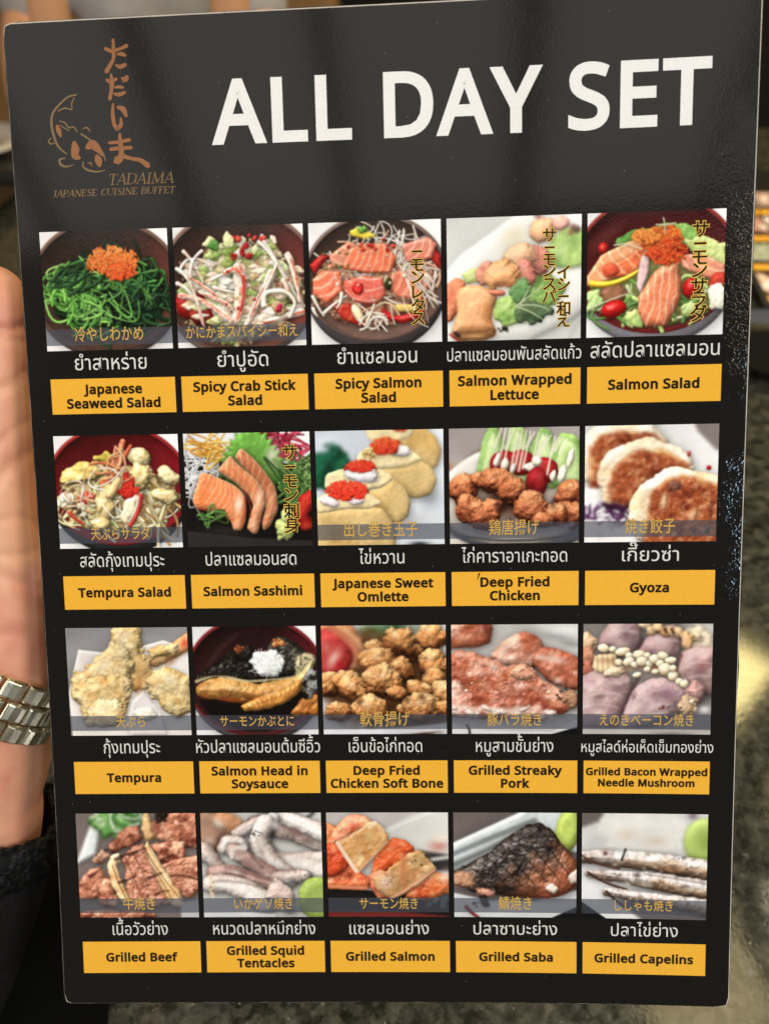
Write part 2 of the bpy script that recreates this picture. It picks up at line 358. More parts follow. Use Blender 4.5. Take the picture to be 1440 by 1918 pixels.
def d_crab():
    p = Pic(2, (238, 234, 230))
    p.bowl(.5, .46, .62, .54, (74, 50, 42), (120, 92, 82), (150, 128, 124), .05, (124, 54, 48))
    p.solid(p.ell(.5, .56, .47, .37, 0, .08), (206, 186, 146), R=40, k=.4, bump=((12, 3),), shd=.5, sr=8, mix=(((150, 100, 70), 12, 1.2, .05), ((226, 220, 180), 12, 1, 0), ((150, 170, 90), 24, .9, -.1)))
    W_, PK, RD, GR, LG = (240, 232, 216), (240, 204, 184), (214, 70, 50), (168, 192, 104), (212, 220, 158)
    p.solid(p.ell(.11, .63, .12, .12, 0, .03), (172, 34, 30), R=18, spec=.3); p.solid(p.ell(.2, .74, .1, .08, 30, .05), (160, 46, 38), R=12, spec=.2)
    p.air(.2, .8, .08, .05, 0, (40, 24, 18), .8); p.air(.28, .82, .05, .05, 0, (30, 24, 18), .8); p.air(.1, .5, .05, .05, 0, (90, 50, 40), .6)
    for i in range(60): u, v = p.rnd(.08, .95), p.rnd(.3, .82); p.leaf([(u - p.rnd(.05, .11), v), (u, v - p.rnd(.03, .07)), (u + p.rnd(.05, .11), v + p.rnd(-.03, .04)), (u, v + p.rnd(.03, .06))], [W_, PK, LG, (230, 214, 190), GR][p.r.randint(5)], (190, 150, 110), 1.5, R=5)
    for i in range(30): u, v = p.rnd(.28, .8), p.rnd(.12, .46); p.leaf([(u - p.rnd(.03, .07), v + .02), (u, v - p.rnd(.03, .07)), (u + p.rnd(.03, .08), v + p.rnd(-.03, .03)), (u, v + p.rnd(.03, .06))], [(186, 206, 122), LG, (228, 228, 186), (150, 182, 88), W_][p.r.randint(5)], (150, 160, 80), 1.2, R=5)
    for i in range(16): p.solid(p.ell(p.rnd(.44, .74), p.rnd(.08, .26), .022, .017, p.rnd(0, 180), .3), [(196, 40, 38), (214, 66, 48), (180, 30, 30)][p.r.randint(3)], R=4, spec=.2)
    p.leaf([(.26, .18), (.3, .1), (.36, .12), (.34, .2)], (110, 160, 80), (70, 120, 50), 1.5, R=5); p.leaf([(.38, .1), (.42, .04), (.47, .1), (.46, .18), (.4, .18)], (226, 226, 170), (190, 200, 130), 1.2, R=5)
    for a in ([(.04, .36), (.1, .18), (.28, .32)], [(.08, .2), (.16, .28), (.22, .46)], [(.02, .34), (.12, .4), (.14, .56)], [(.7, .14), (.84, .36), (.97, .68)], [(.66, .14), (.8, .28), (.86, .48)], [(.88, .24), (.92, .46), (.98, .66)], [(.02, .46), (.16, .52), (.2, .8)], [(.22, .2), (.1, .28), (.13, .46)], [(.76, .1), (.8, .2), (.78, .1)], [(.28, .44), (.4, .38), (.5, .36)], [(.3, .5), (.4, .54), (.52, .56)]):
        p.solid(p.curve(a, .03, .016, wob=.6), W_, R=4, k=.7, mix=((PK, 12, 1, .1),), spec=.15)
    def cs(a, w, w2, st=.9):
        def tx(C, U, V, t, s, sl): m = np.clip((1.1 - 2.2 * np.abs(V - .1 + .3 * s.nz(sl, 12))) * (.8 + 1.0 * s.nz(sl, 24)), 0, 1)[..., None] * st; return C * (1 - m) + A((220, 84, 56)) * m
        p.solid(p.curve(a, w, w2, wob=1.0), (244, 222, 202), R=7, k=.7, spec=.18, tex=tx, bump=((6, 1.2), (12, 1.5)), sr=5)
    cs([(.5, .36), (.53, .54), (.46, .78)], .11, .07); cs([(.75, .4), (.66, .6), (.54, .82)], .075, .045); cs([(.79, .34), (.72, .5), (.62, .68)], .03, .03, .6)
    cs([(.4, .38), (.48, .32), (.54, .44)], .05, .04); cs([(.88, .26), (.94, .42), (.96, .64)], .05, .03, .7); cs([(.04, .56), (.26, .6), (.42, .78)], .045, .05, .8); cs([(.97, .72), (.82, .76), (.68, .8)], .06, .03); cs([(.12, .42), (.24, .5), (.32, .58)], .03, .02); cs([(.24, .56), (.34, .6), (.44, .68)], .03, .03)
    cs([(.12, .46), (.17, .6), (.21, .82)], .03, .02, .6); cs([(.84, .46), (.88, .56), (.9, .62)], .04, .02)
    p.line([(.53, .42), (.545, .54), (.5, .7)], .03, (200, 44, 34), .75, .02); p.line([(.68, .52), (.62, .64), (.57, .76)], .014, (206, 70, 46), .6)
    p.solid(p.curve([(.68, .66), (.7, .56), (.84, .55), (.92, .64), (.88, .76)], .045, .03, wob=.6), (240, 230, 208), R=5, spec=.2); p.solid(p.ell(.8, .68, .05, .05, 0, .2), (190, 160, 120), R=6, shd=.2)
    p.bits(3, (.79, .68, .02, .03), [(190, 30, 60)], (.02, .026)); p.bits(26, (.5, .5, .42, .3), [(196, 46, 38), (140, 180, 80), (250, 244, 220)], (.006, .012), shd=.1)
    return p.finish()
def d_spicysalmon():
    p = Pic(3, (236, 234, 232))
    p.bowl(.5, .46, .55, .47, (88, 66, 58), (116, 96, 88), (94, 84, 88), .09)
    p.solid(p.ell(.5, .52, .47, .31, 0, .06), (196, 140, 110), R=40, k=.4, shd=.4, mix=(((120, 66, 50), 12, 1.2, 0),))
    SA, ST, OW = (226, 112, 80), (244, 178, 146), (236, 224, 206)
    p.strands(26, (.62, .16, .26, .1), [OW, (240, 232, 218), (206, 190, 164)], (.008, .016), (.14, .3), .2)
    p.solid(p.poly([(.31, .08), (.38, .04), (.52, .12), (.44, .15), (.33, .12)]), (226, 200, 60), R=5); p.bits(6, (.42, .05, .03, .03), [(104, 150, 60), (140, 176, 80)], (.016, .026))
    p.strands(46, (.5, .5, .46, .3), [OW, (226, 190, 150), (206, 150, 120)], (.010, .02), (.16, .34), .3)
    for pt in ([(.0, .34), (.1, .25), (.16, .27), (.04, .42)], [(.92, .2), (1., .3), (1., .42), (.9, .3)]): p.solid(p.poly(pt, .5), (190, 46, 40), R=8)
    p.slab([(.7, .2), (.9, .14), (.97, .2), (.93, .32), (.74, .34)], (206, 120, 100), ST, 5, 30)
    p.slab([(.16, .26), (.3, .16), (.42, .2), (.3, .36), (.14, .38)], (218, 136, 104), ST, 5, 110)
    p.slab([(.02, .46), (.1, .39), (.24, .4), (.25, .56), (.12, .66), (.02, .58)], SA, ST, 4, 60)
    p.slab([(.62, .42), (.84, .38), (.94, .48), (.84, .66), (.66, .62), (.6, .54)], (222, 118, 88), ST, 6, 20)
    p.slab([(.28, .24), (.4, .18), (.58, .18), (.66, .3), (.62, .42), (.44, .42), (.26, .38)], (236, 116, 78), (248, 186, 150), 8, 20, sw=.28)
    p.slab([(.26, .48), (.4, .44), (.56, .46), (.58, .6), (.5, .68), (.36, .66), (.27, .58)], (214, 98, 80), (236, 160, 138), 4, 100, sw=.25)
    p.bits(5, (.38, .55, .03, .03), [(206, 36, 36)], (.03, .04), wob=.05); p.solid(p.ell(.6, .51, .03, .05, 10), (52, 60, 36), R=6)
    p.slab([(.16, .68), (.3, .66), (.42, .82), (.4, .86), (.26, .8)], (196, 50, 36), (222, 100, 70), 3, 30)
    p.solid(p.poly([(.54, .7), (.66, .78), (.84, .74), (.88, .7), (.84, .8), (.7, .84), (.56, .8)], 1), (196, 40, 34), R=7, spec=.3); p.solid(p.poly([(.64, .68), (.84, .69), (.78, .75), (.66, .74)], 1), (222, 186, 96), R=5)
    p.solid(p.ell(.36, .75, .035, .075, -25, .05), (240, 220, 176), R=7); p.solid(p.ell(.9, .48, .05, .03, 50), (226, 204, 180), R=5)
    p.strands(16, (.84, .6, .12, .2), [OW, (226, 200, 180)], (.007, .014), (.14, .3), .1, ang=(40, 80))
    for a in ([(.1, .74), (.18, .66), (.28, .6)], [(.24, .58), (.24, .66), (.2, .7)], [(.02, .6), (.06, .7), (.1, .76)], [(.02, .7), (.03, .74), (.05, .76)]): p.solid(p.curve(a, .03, .014), OW, R=4)
    p.strands(8, (.5, .8, .2, .04), [OW, (240, 220, 190)], (.012, .02), (.1, .2), .2)
    p.bits(34, (.45, .4, .3, .26), [(244, 216, 180), (250, 236, 210)], (.006, .013)); p.bits(12, (.45, .2, .2, .06), [(200, 40, 36), (216, 70, 50)], (.01, .018)); p.bits(10, (.2, .32, .14, .1), [(96, 120, 60)], (.006, .012))
    return p.finish(False)
def d_wrap():
    p = Pic(4, (214, 214, 208))
    p.solid(p.poly([(-.1, .55), (.1, .3), (.5, .0), (.62, -.1), (1.2, -.1), (1.2, .6), (.95, .84), (.6, 1.02), (-.1, 1.1)]), (232, 231, 224), R=30, k=.3, shd=.25, sr=8, spec=0, vary=0, bump=())
    p.line([(.92, .98), (1.0, .86), (1.1, .7)], .03, (196, 194, 188), .8, soft=4); p.line([(.66, .0), (.72, .04), (.8, .08)], .025, (150, 60, 60), .7, soft=2)
    p.air(.4, .98, .25, .06, 0, (200, 198, 192), .6)
    G1, G2 = (162, 196, 108), (92, 136, 66)
    p.air(.5, .17, .13, .12, -30, (238, 224, 190), .8); p.air(.47, .3, .08, .05, -30, (216, 206, 170), .6)
    p.leaf([(.72, .36), (.78, .16), (.9, .1), (1.05, .14), (1.05, .4), (.92, .44), (.8, .42)], (166, 196, 112), (110, 150, 76), 4); p.air(.84, .3, .05, .08, 20, (206, 222, 160), .6); p.air(.95, .22, .04, .07, 0, (120, 160, 86), .6); p.bits(6, (.94, .12, .05, .03), [(190, 90, 80), (90, 70, 56)], (.014, .024)); p.blurall(2)
    def roll(u, v, rx, ry, rot, col, R=26): p.solid(p.ell(u, v, rx, ry, rot, .15, 24), col, R=R, k=.75, bump=((48, 3),), spec=.1, gl=10, vary=.02, sr=6, shd=.45)
    roll(.71, .13, .1, .085, -10, (238, 180, 134), 20); roll(.86, .07, .06, .05, 0, (230, 170, 150), 10); p.blurall(1)
    p.leaf([(.12, .44), (.24, .39), (.27, .5), (.14, .54)], (196, 208, 124), (158, 184, 92), 2); p.air(.2, .46, .04, .03, 0, (226, 228, 170), .7)
    p.leaf([(.56, .62), (.66, .46), (.8, .48), (.9, .58), (.8, .74), (.64, .74)], (130, 168, 88), G2, 5)
    roll(.66, .36, .12, .105, 35, (226, 146, 126)); roll(.54, .32, .14, .09, -20, (240, 186, 140)); p.air(.52, .28, .09, .04, -20, (250, 216, 180), .7); p.air(.68, .32, .05, .05, 30, (206, 116, 104), .5)
    roll(.29, .45, .07, .09, 25, (230, 154, 128), 14); p.air(.27, .41, .03, .03, 0, (214, 100, 90), .6)
    roll(.58, .48, .085, .1, -15, (226, 136, 116), 16); p.air(.57, .43, .04, .03, 0, (240, 176, 150), .7)
    roll(.42, .47, .15, .105, -4, (236, 168, 112)); p.air(.38, .42, .09, .035, -8, (248, 204, 160), .8); p.air(.46, .54, .1, .04, 0, (214, 130, 80), .5)
    p.leaf([(.46, .62), (.52, .5), (.6, .5), (.64, .58), (.56, .7), (.48, .72)], (104, 146, 86), (50, 86, 52), 4); p.air(.55, .54, .03, .03, 0, (150, 186, 120), .6)
    p.leaf([(.34, .74), (.4, .66), (.48, .62), (.52, .72), (.54, .84), (.46, .88), (.36, .84)], (168, 200, 108), (104, 150, 68), 4); p.air(.42, .72, .05, .04, 0, (206, 226, 150), .7); p.air(.46, .83, .05, .03, 0, (90, 130, 60), .5)
    p.leaf([(.5, .74), (.58, .66), (.74, .7), (.8, .78), (.64, .88), (.53, .86)], (96, 118, 80), (50, 70, 46), 5); p.air(.6, .8, .06, .04, 0, (50, 64, 46), .5)
    for a in ([(.52, .72), (.62, .64), (.72, .56)], [(.53, .73), (.62, .76), (.72, .84)], [(.56, .72), (.66, .7), (.76, .76)], [(.55, .7), (.6, .62), (.62, .56)]): p.line(a, .012, (206, 216, 172), .9, .006)
    roll(.05, .64, .085, .16, 15, (230, 136, 96), 20); p.air(.03, .6, .04, .08, 15, (206, 90, 70), .5)
    p.solid(p.poly([(.03, .92), (.1, .86), (.3, .85), (.37, .9), (.36, .97), (.28, 1.0), (.1, 1.0), (.03, .97)], 1.2), (206, 140, 84), R=16, spec=.12, sr=6, vary=.02); p.solid(p.poly([(.06, .64), (.09, .57), (.16, .54), (.26, .55), (.36, .60), (.375, .66), (.34, .76), (.33, .84), (.36, .9), (.28, .94), (.14, .93), (.03, .94), (.06, .84), (.08, .74)], 1.4, 24), (226, 162, 110), R=15, k=.8, spec=.2, gl=10, bump=((48, 5), (24, 2)), vary=.02, sr=6)
    p.air(.18, .63, .11, .06, 0, (246, 196, 146), .75); p.air(.12, .8, .04, .1, 10, (240, 184, 130), .6); p.air(.3, .78, .05, .12, 0, (196, 120, 66), .6); p.air(.2, .9, .13, .03, 0, (196, 124, 72), .6); p.air(.2, .96, .12, .02, 0, (236, 184, 130), .6)
    p.solid(p.ell(.38, .61, .06, .022, 8, .1), (218, 122, 92), R=6)
    p.bits(14, (.42, .91, .04, .02), [(40, 44, 36), (70, 60, 50)], (.006, .013)); p.line([(.02, .94), (.05, .97), (.09, 1.0)], .016, (190, 50, 50)); p.solid(p.ell(.07, .94, .03, .012, 40), (70, 46, 56), R=2)
    return p.finish(False)
def d_salmonsalad():
    p = Pic(5, (236, 234, 232))
    p.bowl(.5, .42, .60, .50, (92, 28, 30), (132, 44, 40), (150, 146, 152), .10)
    p.flat(p.ell(.12, .2, .16, .05, -40), (140, 80, 80), .35, 12)
    G1, G2, SA, ST = (178, 206, 118), (110, 160, 70), (226, 128, 84), (244, 190, 150)
    p.solid(p.ell(.5, .62, .47, .28, 0, .05), (120, 120, 66), R=30, k=.4)
    p.leaf([(.2, .22), (.36, .14), (.6, .1), (.78, .12), (.8, .24), (.5, .3), (.22, .3)], (130, 176, 84), (84, 140, 60), 3)
    p.leaf([(.68, .24), (.86, .2), (1., .28), (1.02, .46), (.84, .42)], (196, 208, 130), (160, 186, 100), 4)
    p.strands(26, (.5, .72, .46, .16), [G1, G2, (222, 226, 170), (86, 130, 64)], (.014, .034), (.1, .26), .3)
    p.solid(p.ell(.12, .28, .04, .045), (196, 40, 34), R=9, spec=.4)
    p.slab([(.0, .5), (.1, .34), (.28, .24), (.42, .2), (.42, .3), (.3, .48), (.12, .56), (.0, .58)], (226, 146, 98), (242, 190, 146), 6, 135, spec=.25)
    p.slab([(.12, .44), (.3, .36), (.42, .24), (.46, .36), (.34, .5), (.22, .52)], (224, 104, 60), (240, 160, 110), 5, 140)
    p.solid(p.ell(.17, .46, .06, .05), (222, 86, 56), R=8, shd=.1, soft=6)
    p.solid(p.ell(.2, .65, .1, .08, 0), (150, 100, 70), R=10)
    p.solid(p.curve([(.04, .56), (.2, .6), (.38, .47)], .05, .03), (238, 190, 40), R=5, spec=.3)
    p.solid(p.poly([(.36, .6), (.4, .34), (.45, .28), (.46, .48), (.4, .66)], 1), (220, 184, 180), R=5)
    p.slab([(.66, .34), (.84, .36), (1., .44), (1.02, .58), (.86, .54), (.7, .46)], (220, 136, 106), ST, 5, 120)
    p.solid(p.ell(.96, .58, .07, .08, 30), (200, 60, 44), R=12)
    p.solid(p.ell(.76, .62, .06, .075, 10, .02), (204, 32, 30), R=16, spec=.5, gl=30); p.solid(p.ell(.2, .77, .095, .062, -14, .02), (206, 32, 28), R=16, spec=.5, gl=24)
    p.leaf([(.88, .6), (.97, .58), (1.02, .66), (1.0, .8), (.9, .8)], (236, 234, 214), (206, 210, 170), 2)
    p.leaf([(.28, .84), (.36, .76), (.42, .84), (.42, .92), (.3, .92)], (196, 214, 130), (140, 176, 90), 4); p.leaf([(.0, .62), (.1, .6), (.12, .7), (.06, .8), (.0, .78)], (180, 208, 130), (70, 110, 60), 3); p.leaf([(.68, .76), (.8, .72), (.86, .8), (.7, .86)], (200, 214, 140), (130, 166, 90), 4)
    p.slab([(.54, .44), (.66, .4), (.69, .56), (.69, .7), (.64, .82), (.58, .92), (.44, .92), (.38, .8), (.38, .68), (.48, .5)], (222, 124, 84), (246, 196, 158), 10, 8, .12, spec=.25, sw=.3, R=14)
    p.roe((.55, .24, .16, .12), ORG, (240, 100, 44), 150); p.roe((.58, .33, .13, .1), (242, 96, 48), TOB, 120)
    p.roe((.43, .2, .1, .06), (250, 150, 70), (244, 120, 50), 70); p.bits(50, (.62, .32, .12, .12), [ORG, TOB], (.007, .012))
    for a in ([(.02, .76), (.16, .7), (.3, .65)], [(.55, .06), (.57, .12), (.56, .18)], [(.2, .26), (.3, .24), (.4, .3)], [(.5, .11), (.58, .12), (.64, .1)]): p.solid(p.curve(a, .012, .008), (222, 220, 180), R=2)
    return p.finish(False)
def d_tempurasalad():
    p = Pic(6, (238, 236, 236))
    p.bowl(.5, .44, .58, .48, (116, 24, 30), (150, 40, 42), (60, 62, 66), .08, (130, 20, 32))
    p.solid(p.ell(.5, .58, .48, .28, 0, .05), (198, 176, 120), R=30, k=.4, mix=(((120, 90, 56), 12, 1.2, .1),))
    TE, TD, TL = (232, 206, 138), (190, 140, 70), (248, 234, 188)
    p.strands(60, (.5, .62, .46, .22), [(226, 214, 160), (206, 186, 120), (240, 232, 200), (170, 130, 80), (200, 206, 140)], (.010, .024), (.12, .3), .3)
    p.strands(14, (.8, .68, .18, .16), [(236, 222, 176), (216, 200, 150), (180, 140, 90)], (.014, .026), (.16, .36), .2, ang=(50, 110))
    p.leaf([(.3, .2), (.42, .14), (.5, .2), (.42, .26)], (226, 206, 90), (190, 170, 60), 2)
    p.fried(.22, .33, .20, .075, -18, (230, 200, 110), (200, 150, 60), (246, 228, 160), bump=.6); p.fried(.68, .2, .11, .07, 20, (224, 204, 140), TD, TL, bump=.6); p.fried(.9, .36, .1, .07, 30, (230, 212, 160), TD, TL, bump=.6)
    p.fried(.68, .38, .1, .12, 50, TE, TD, TL, bump=.6); p.fried(.88, .54, .13, .06, 12, (236, 214, 150), TD, TL, bump=.6)
    p.slab([(.16, .54), (.24, .48), (.32, .52), (.3, .6), (.18, .6)], (206, 66, 48), (240, 200, 180), 3, 60); p.slab([(.35, .4), (.42, .34), (.46, .44), (.42, .5), (.36, .48)], (232, 110, 60), (246, 170, 110), 3, 60)
    p.solid(p.curve([(.56, .06), (.52, .16), (.5, .26)], .045, .07), (240, 180, 130), R=6, mix=(((226, 90, 60), 12, 1.2, .2),)); p.solid(p.curve([(.62, .1), (.56, .2), (.5, .3)], .03, .05), (228, 100, 66), R=5); p.solid(p.curve([(.5, .1), (.48, .2), (.46, .3)], .02, .04), (238, 150, 110), R=4)
    p.solid(p.ell(.58, .44, .06, .1, 10, .2), (214, 44, 32), R=8, bump=((3, 1.2), (6, 1)), spec=.25); p.roe((.58, .5, .09, .05), (222, 60, 44), (200, 40, 34), 60)
    p.solid(p.curve([(.34, .24), (.42, .34), (.5, .36)], .03, .04), (242, 200, 150), R=4); p.strands(12, (.44, .3, .14, .1), [(236, 150, 100), (242, 190, 140), (226, 110, 70)], (.012, .024), (.1, .24), .2)
    p.fried(.38, .64, .085, .17, 14, TE, TD, TL, bump=.7); p.fried(.33, .78, .08, .06, 10, TE, TD, TL, bump=.6)
    p.solid(p.curve([(.5, .4), (.47, .46), (.43, .52)], .07, .07), (240, 200, 140), R=8, bump=((6, 1),))
    p.leaf([(.5, .72), (.56, .56), (.66, .52), (.62, .7), (.54, .8)], (240, 226, 190), (206, 180, 130), 2); p.solid(p.curve([(.68, .54), (.66, .7), (.58, .8)], .04, .03), (206, 60, 50), R=4); p.solid(p.curve([(.66, .55), (.64, .68), (.57, .77)], .02, .015), (240, 220, 190), R=3, shd=0)
    p.bits(18, (.24, .64, .12, .08), [(96, 74, 50), (230, 220, 190), (180, 150, 100)], (.012, .03)); p.bits(6, (.06, .6, .06, .08), [(240, 236, 214), (214, 204, 170)], (.03, .05))
    p.strands(14, (.3, .5, .28, .2), [(246, 240, 214), (230, 180, 140)], (.007, .013), (.14, .3), .2); p.solid(p.curve([(.1, .68), (.14, .74), (.2, .78)], .03, .02), (210, 66, 44), R=3)
    return p.finish()
def d_sashimi():
    p = Pic(7, (236, 236, 236))
    p.flat(p.poly([(-.1, .17), (.2, .22), (1.1, .3), (1.1, 1.1), (-.1, 1.1)]), (28, 26, 26), 1, 1.5); p.flat(p.poly([(-.1, .84), (.5, .92), (1.1, .96), (1.1, 1.1), (-.1, 1.1)]), (62, 60, 60), .8, 2)
    p.air(.3, .86, .25, .05, 4, (70, 68, 66), .5)
    p.strands(46, (.1, .4, .09, .17), [(238, 238, 234), (214, 216, 214), (250, 250, 248)], (.009, .015), (.10, .2), .5, spec=.05, shd=.2)
    p.strands(30, (.23, .15, .10, .045), [(236, 160, 50), (246, 190, 100), (226, 150, 50)], (.010, .016), (.04, .10), .5, shd=.15)
    p.strands(34, (.8, .10, .15, .09), [(170, 36, 60), (190, 60, 80), (140, 24, 46)], (.010, .018), (.08, .18), .6, shd=.15)
    c = (.52, .27); pts = []
    for i in range(52):
        a = 2 * math.pi * i / 52; r = (.275 if i % 2 else .225) * (1 + .1 * math.sin(3 * a)); pts.append((c[0] + .02 + r * math.cos(a) * 1.0, c[1] + r * math.sin(a) * 1.12))
    def tx(C, U, V, t, s, sl):
        an = np.arctan2(V - .5, U); m = np.clip(np.abs(((an * 6) % 1) - .5) * 5 - 1.7, 0, 1)[..., None] * .3; g = np.clip(.6 - V * .7, 0, 1)[..., None]
        return (C * (1 - m) + A((170, 206, 120)) * m) * (.5 + .55 * g)
    p.solid(p.poly(pts, .5, 6), (104, 166, 64), R=8, k=.4, bump=((12, 1.6),), tex=tx, spec=.08)
    p.air(.7, .2, .06, .1, 20, (230, 220, 206), .8); p.air(.72, .3, .04, .06, 20, (226, 200, 170), .6)
    p.strands(90, (.89, .44, .13, .15), [(104, 146, 74), (74, 116, 54), (140, 176, 100), (60, 92, 46)], (.012, .02), (.03, .08), .5, shd=.3, spec=.08); p.air(.86, .5, .08, .1, 0, (40, 70, 34), .35)
    p.solid(p.poly([(.9, .56), (1., .5), (1.04, .6), (1.02, .84), (.92, .88), (.86, .74)], 1), (196, 40, 30), R=14, spec=.2, mix=(((120, 20, 20), 24, 1, 0),)); p.air(.95, .62, .04, .08, 20, (226, 70, 50), .7); p.solid(p.ell(1., .71, .035, .02, -20), (30, 16, 16), R=3); p.air(.96, .82, .05, .03, 0, (230, 80, 50), .7)
    ST = (246, 198, 160)
    def slc(pts, ang, ph, c, n=12, cur=.5): p.slab(pts, c, ST, n, ang, cur, 1.0, (240, 186, 148), R=14, spec=.12, sw=.22, ph=ph, shd=.75, bump=((24, 1.5),))
    slc([(.40, .22), (.44, .15), (.47, .14), (.56, .24), (.64, .34), (.70, .44), (.735, .56), (.73, .7), (.66, .82), (.61, .86), (.60, .78), (.63, .66), (.6, .5), (.5, .34)], 25, .1, (206, 122, 78))
    p.air(.68, .6, .03, .12, 10, (240, 190, 150), .5); p.air(.58, .36, .03, .12, -40, (180, 96, 56), .5)
    slc([(.25, .33), (.33, .24), (.37, .2), (.4, .24), (.48, .32), (.58, .42), (.63, .52), (.63, .64), (.60, .74), (.57, .88), (.53, .89), (.48, .84), (.5, .74), (.54, .64), (.5, .54), (.4, .44)], 30, 0, (222, 134, 84))
    p.air(.58, .58, .035, .1, 10, (250, 220, 190), .85); p.air(.53, .8, .03, .06, 10, (246, 200, 164), .8); p.air(.46, .42, .04, .14, -42, (196, 104, 60), .45); p.line([(.46, .5), (.53, .6), (.51, .74)], .02, (196, 70, 44), .55, soft=3)
    slc([(.055, .56), (.08, .48), (.13, .34), (.2, .35), (.3, .40), (.4, .46), (.47, .54), (.485, .66), (.47, .78), (.43, .86), (.37, .85), (.36, .78), (.32, .73), (.2, .67), (.08, .66), (.055, .62)], 38, .2, (230, 130, 76))
    p.air(.13, .56, .05, .1, 10, (238, 120, 56), .6); p.air(.42, .62, .045, .1, 15, (252, 226, 200), .9); p.air(.4, .8, .03, .05, 20, (244, 184, 144), .8); p.line([(.1, .655), (.24, .68), (.35, .76)], .016, (190, 66, 40), .6, soft=2); p.line([(.36, .56), (.39, .66), (.37, .76)], .012, (214, 120, 84), .7, soft=2); p.line([(.47, .56), (.475, .68), (.44, .82)], .014, (206, 84, 54), .7, soft=2)
    p.strands(12, (.2, .72, .1, .02), [(90, 130, 60), (60, 100, 44)], (.012, .018), (.03, .08), .3)
    p.solid(p.ell(.79, .84, .08, .10, 10, .12), (200, 212, 124), R=16, bump=((6, 1.6),), spec=.08); p.solid(p.ell(.8, .73, .05, .07, 0, .1), (206, 218, 136), R=12, spec=.08, shd=.2)
    return p.finish(False)
def d_omelette():
    p = Pic(8, (204, 212, 222))
    p.flat(p.poly([(.5, -.1), (1.1, -.1), (1.1, 1.1), (.2, 1.1)]), (222, 226, 232), 1, 6); p.air(.9, .6, .1, .08, -30, (150, 156, 164), .7); p.air(.75, .8, .1, .1, -30, (170, 170, 172), .6)
    p.solid(p.ell(.12, .34, .19, .18, 0, .15), (28, 96, 66), R=24, bump=((24, 5),), mix=(((14, 60, 44), 24, 1, 0),), shd=.2); p.air(.1, .4, .08, .06, 0, (12, 66, 46), .7)
    p.air(.08, .08, .12, .06, 0, (226, 234, 244), .8); p.blurall(3)
    E1, E2 = (228, 208, 158), (212, 180, 118)
    def blk(top, side, bl=0):
        p.solid(p.poly(side, 1.2, 24), E2, R=16, k=.5, bump=((24, 1.5), (6, .5)), spec=.02, shd=.5, sr=8, mix=(((190, 150, 84), 48, .9, 0),)); p.solid(p.poly(top, 1.4, 24), E1, R=9, k=.45, bump=((24, 1.5), (6, .9)), spec=.03, shd=.12, mix=(((238, 220, 170), 12, .8, 0), ((214, 182, 120), 6, .5, -.1)))
        if bl: p.blurall(bl)
    blk([(.36, -.1), (.8, -.1), (.76, .06), (.6, .12), (.42, .1)], [(.5, .08), (.7, .04), (.8, -.05), (.94, .06), (.99, .18), (.96, .3), (.9, .36), (.76, .3)], 1)
    p.roe((.66, -.01, .07, .025), (238, 90, 60), (214, 50, 36), 24); p.blurall(1)
    blk([(.28, .34), (.34, .2), (.46, .12), (.7, .14), (.84, .26), (.7, .32), (.5, .34)], [(.44, .34), (.6, .32), (.78, .24), (.9, .32), (.95, .44), (.9, .56), (.8, .6), (.66, .58), (.52, .48)])
    p.air(.86, .4, .06, .08, 30, (222, 192, 130), .7); p.air(.66, .5, .08, .05, 30, (180, 142, 80), .5); p.solid(p.ell(.65, .18, .09, .05, 10), (240, 230, 228), R=8, vary=.01); p.roe((.55, .14, .115, .07), (244, 92, 52), (226, 56, 38), 110)
    p.bits(14, (.42, .2, .05, .04), [(240, 196, 120), (226, 160, 80)], (.012, .02), shd=.1); p.blurall(1)
    blk([(.06, .5), (.08, .38), (.2, .33), (.5, .32), (.62, .42), (.5, .5), (.3, .54)], [(.36, .54), (.5, .5), (.6, .4), (.7, .5), (.74, .62), (.72, .74), (.64, .82), (.5, .76), (.4, .66)])
    p.air(.66, .62, .05, .1, 20, (226, 196, 132), .7); p.air(.5, .7, .06, .08, 40, (178, 142, 80), .55); p.air(.1, .42, .03, .04, 0, (246, 220, 170), .7)
    p.solid(p.ell(.37, .39, .135, .06, 4), (246, 238, 238), R=12, spec=.15, vary=.01); p.air(.36, .43, .09, .02, 0, (206, 196, 206), .6); p.roe((.35, .31, .115, .05), (244, 78, 46), (232, 50, 36), 110)
    blk([(-.02, .72), (-.02, .6), (.08, .54), (.42, .54), (.52, .64), (.4, .68), (.2, .68)], [(-.05, .7), (.2, .68), (.44, .66), (.52, .68), (.6, .8), (.62, .92), (.6, 1.1), (-.05, 1.1)])
    p.air(.3, .8, .25, .05, 2, (218, 190, 134), .7); p.air(.5, .84, .06, .1, 0, (196, 162, 100), .5)
    p.solid(p.ell(.1, .61, .08, .04, 20), (240, 226, 226), R=8, vary=.01); p.solid(p.ell(.31, .61, .06, .032, 0), (240, 226, 226), R=8, vary=.01); p.roe((.24, .52, .155, .085), (244, 76, 46), (230, 48, 36), 200, (.009, .014))
    p.air(.8, 1.0, .1, .03, 0, (30, 34, 38), .9)
    return p.finish()
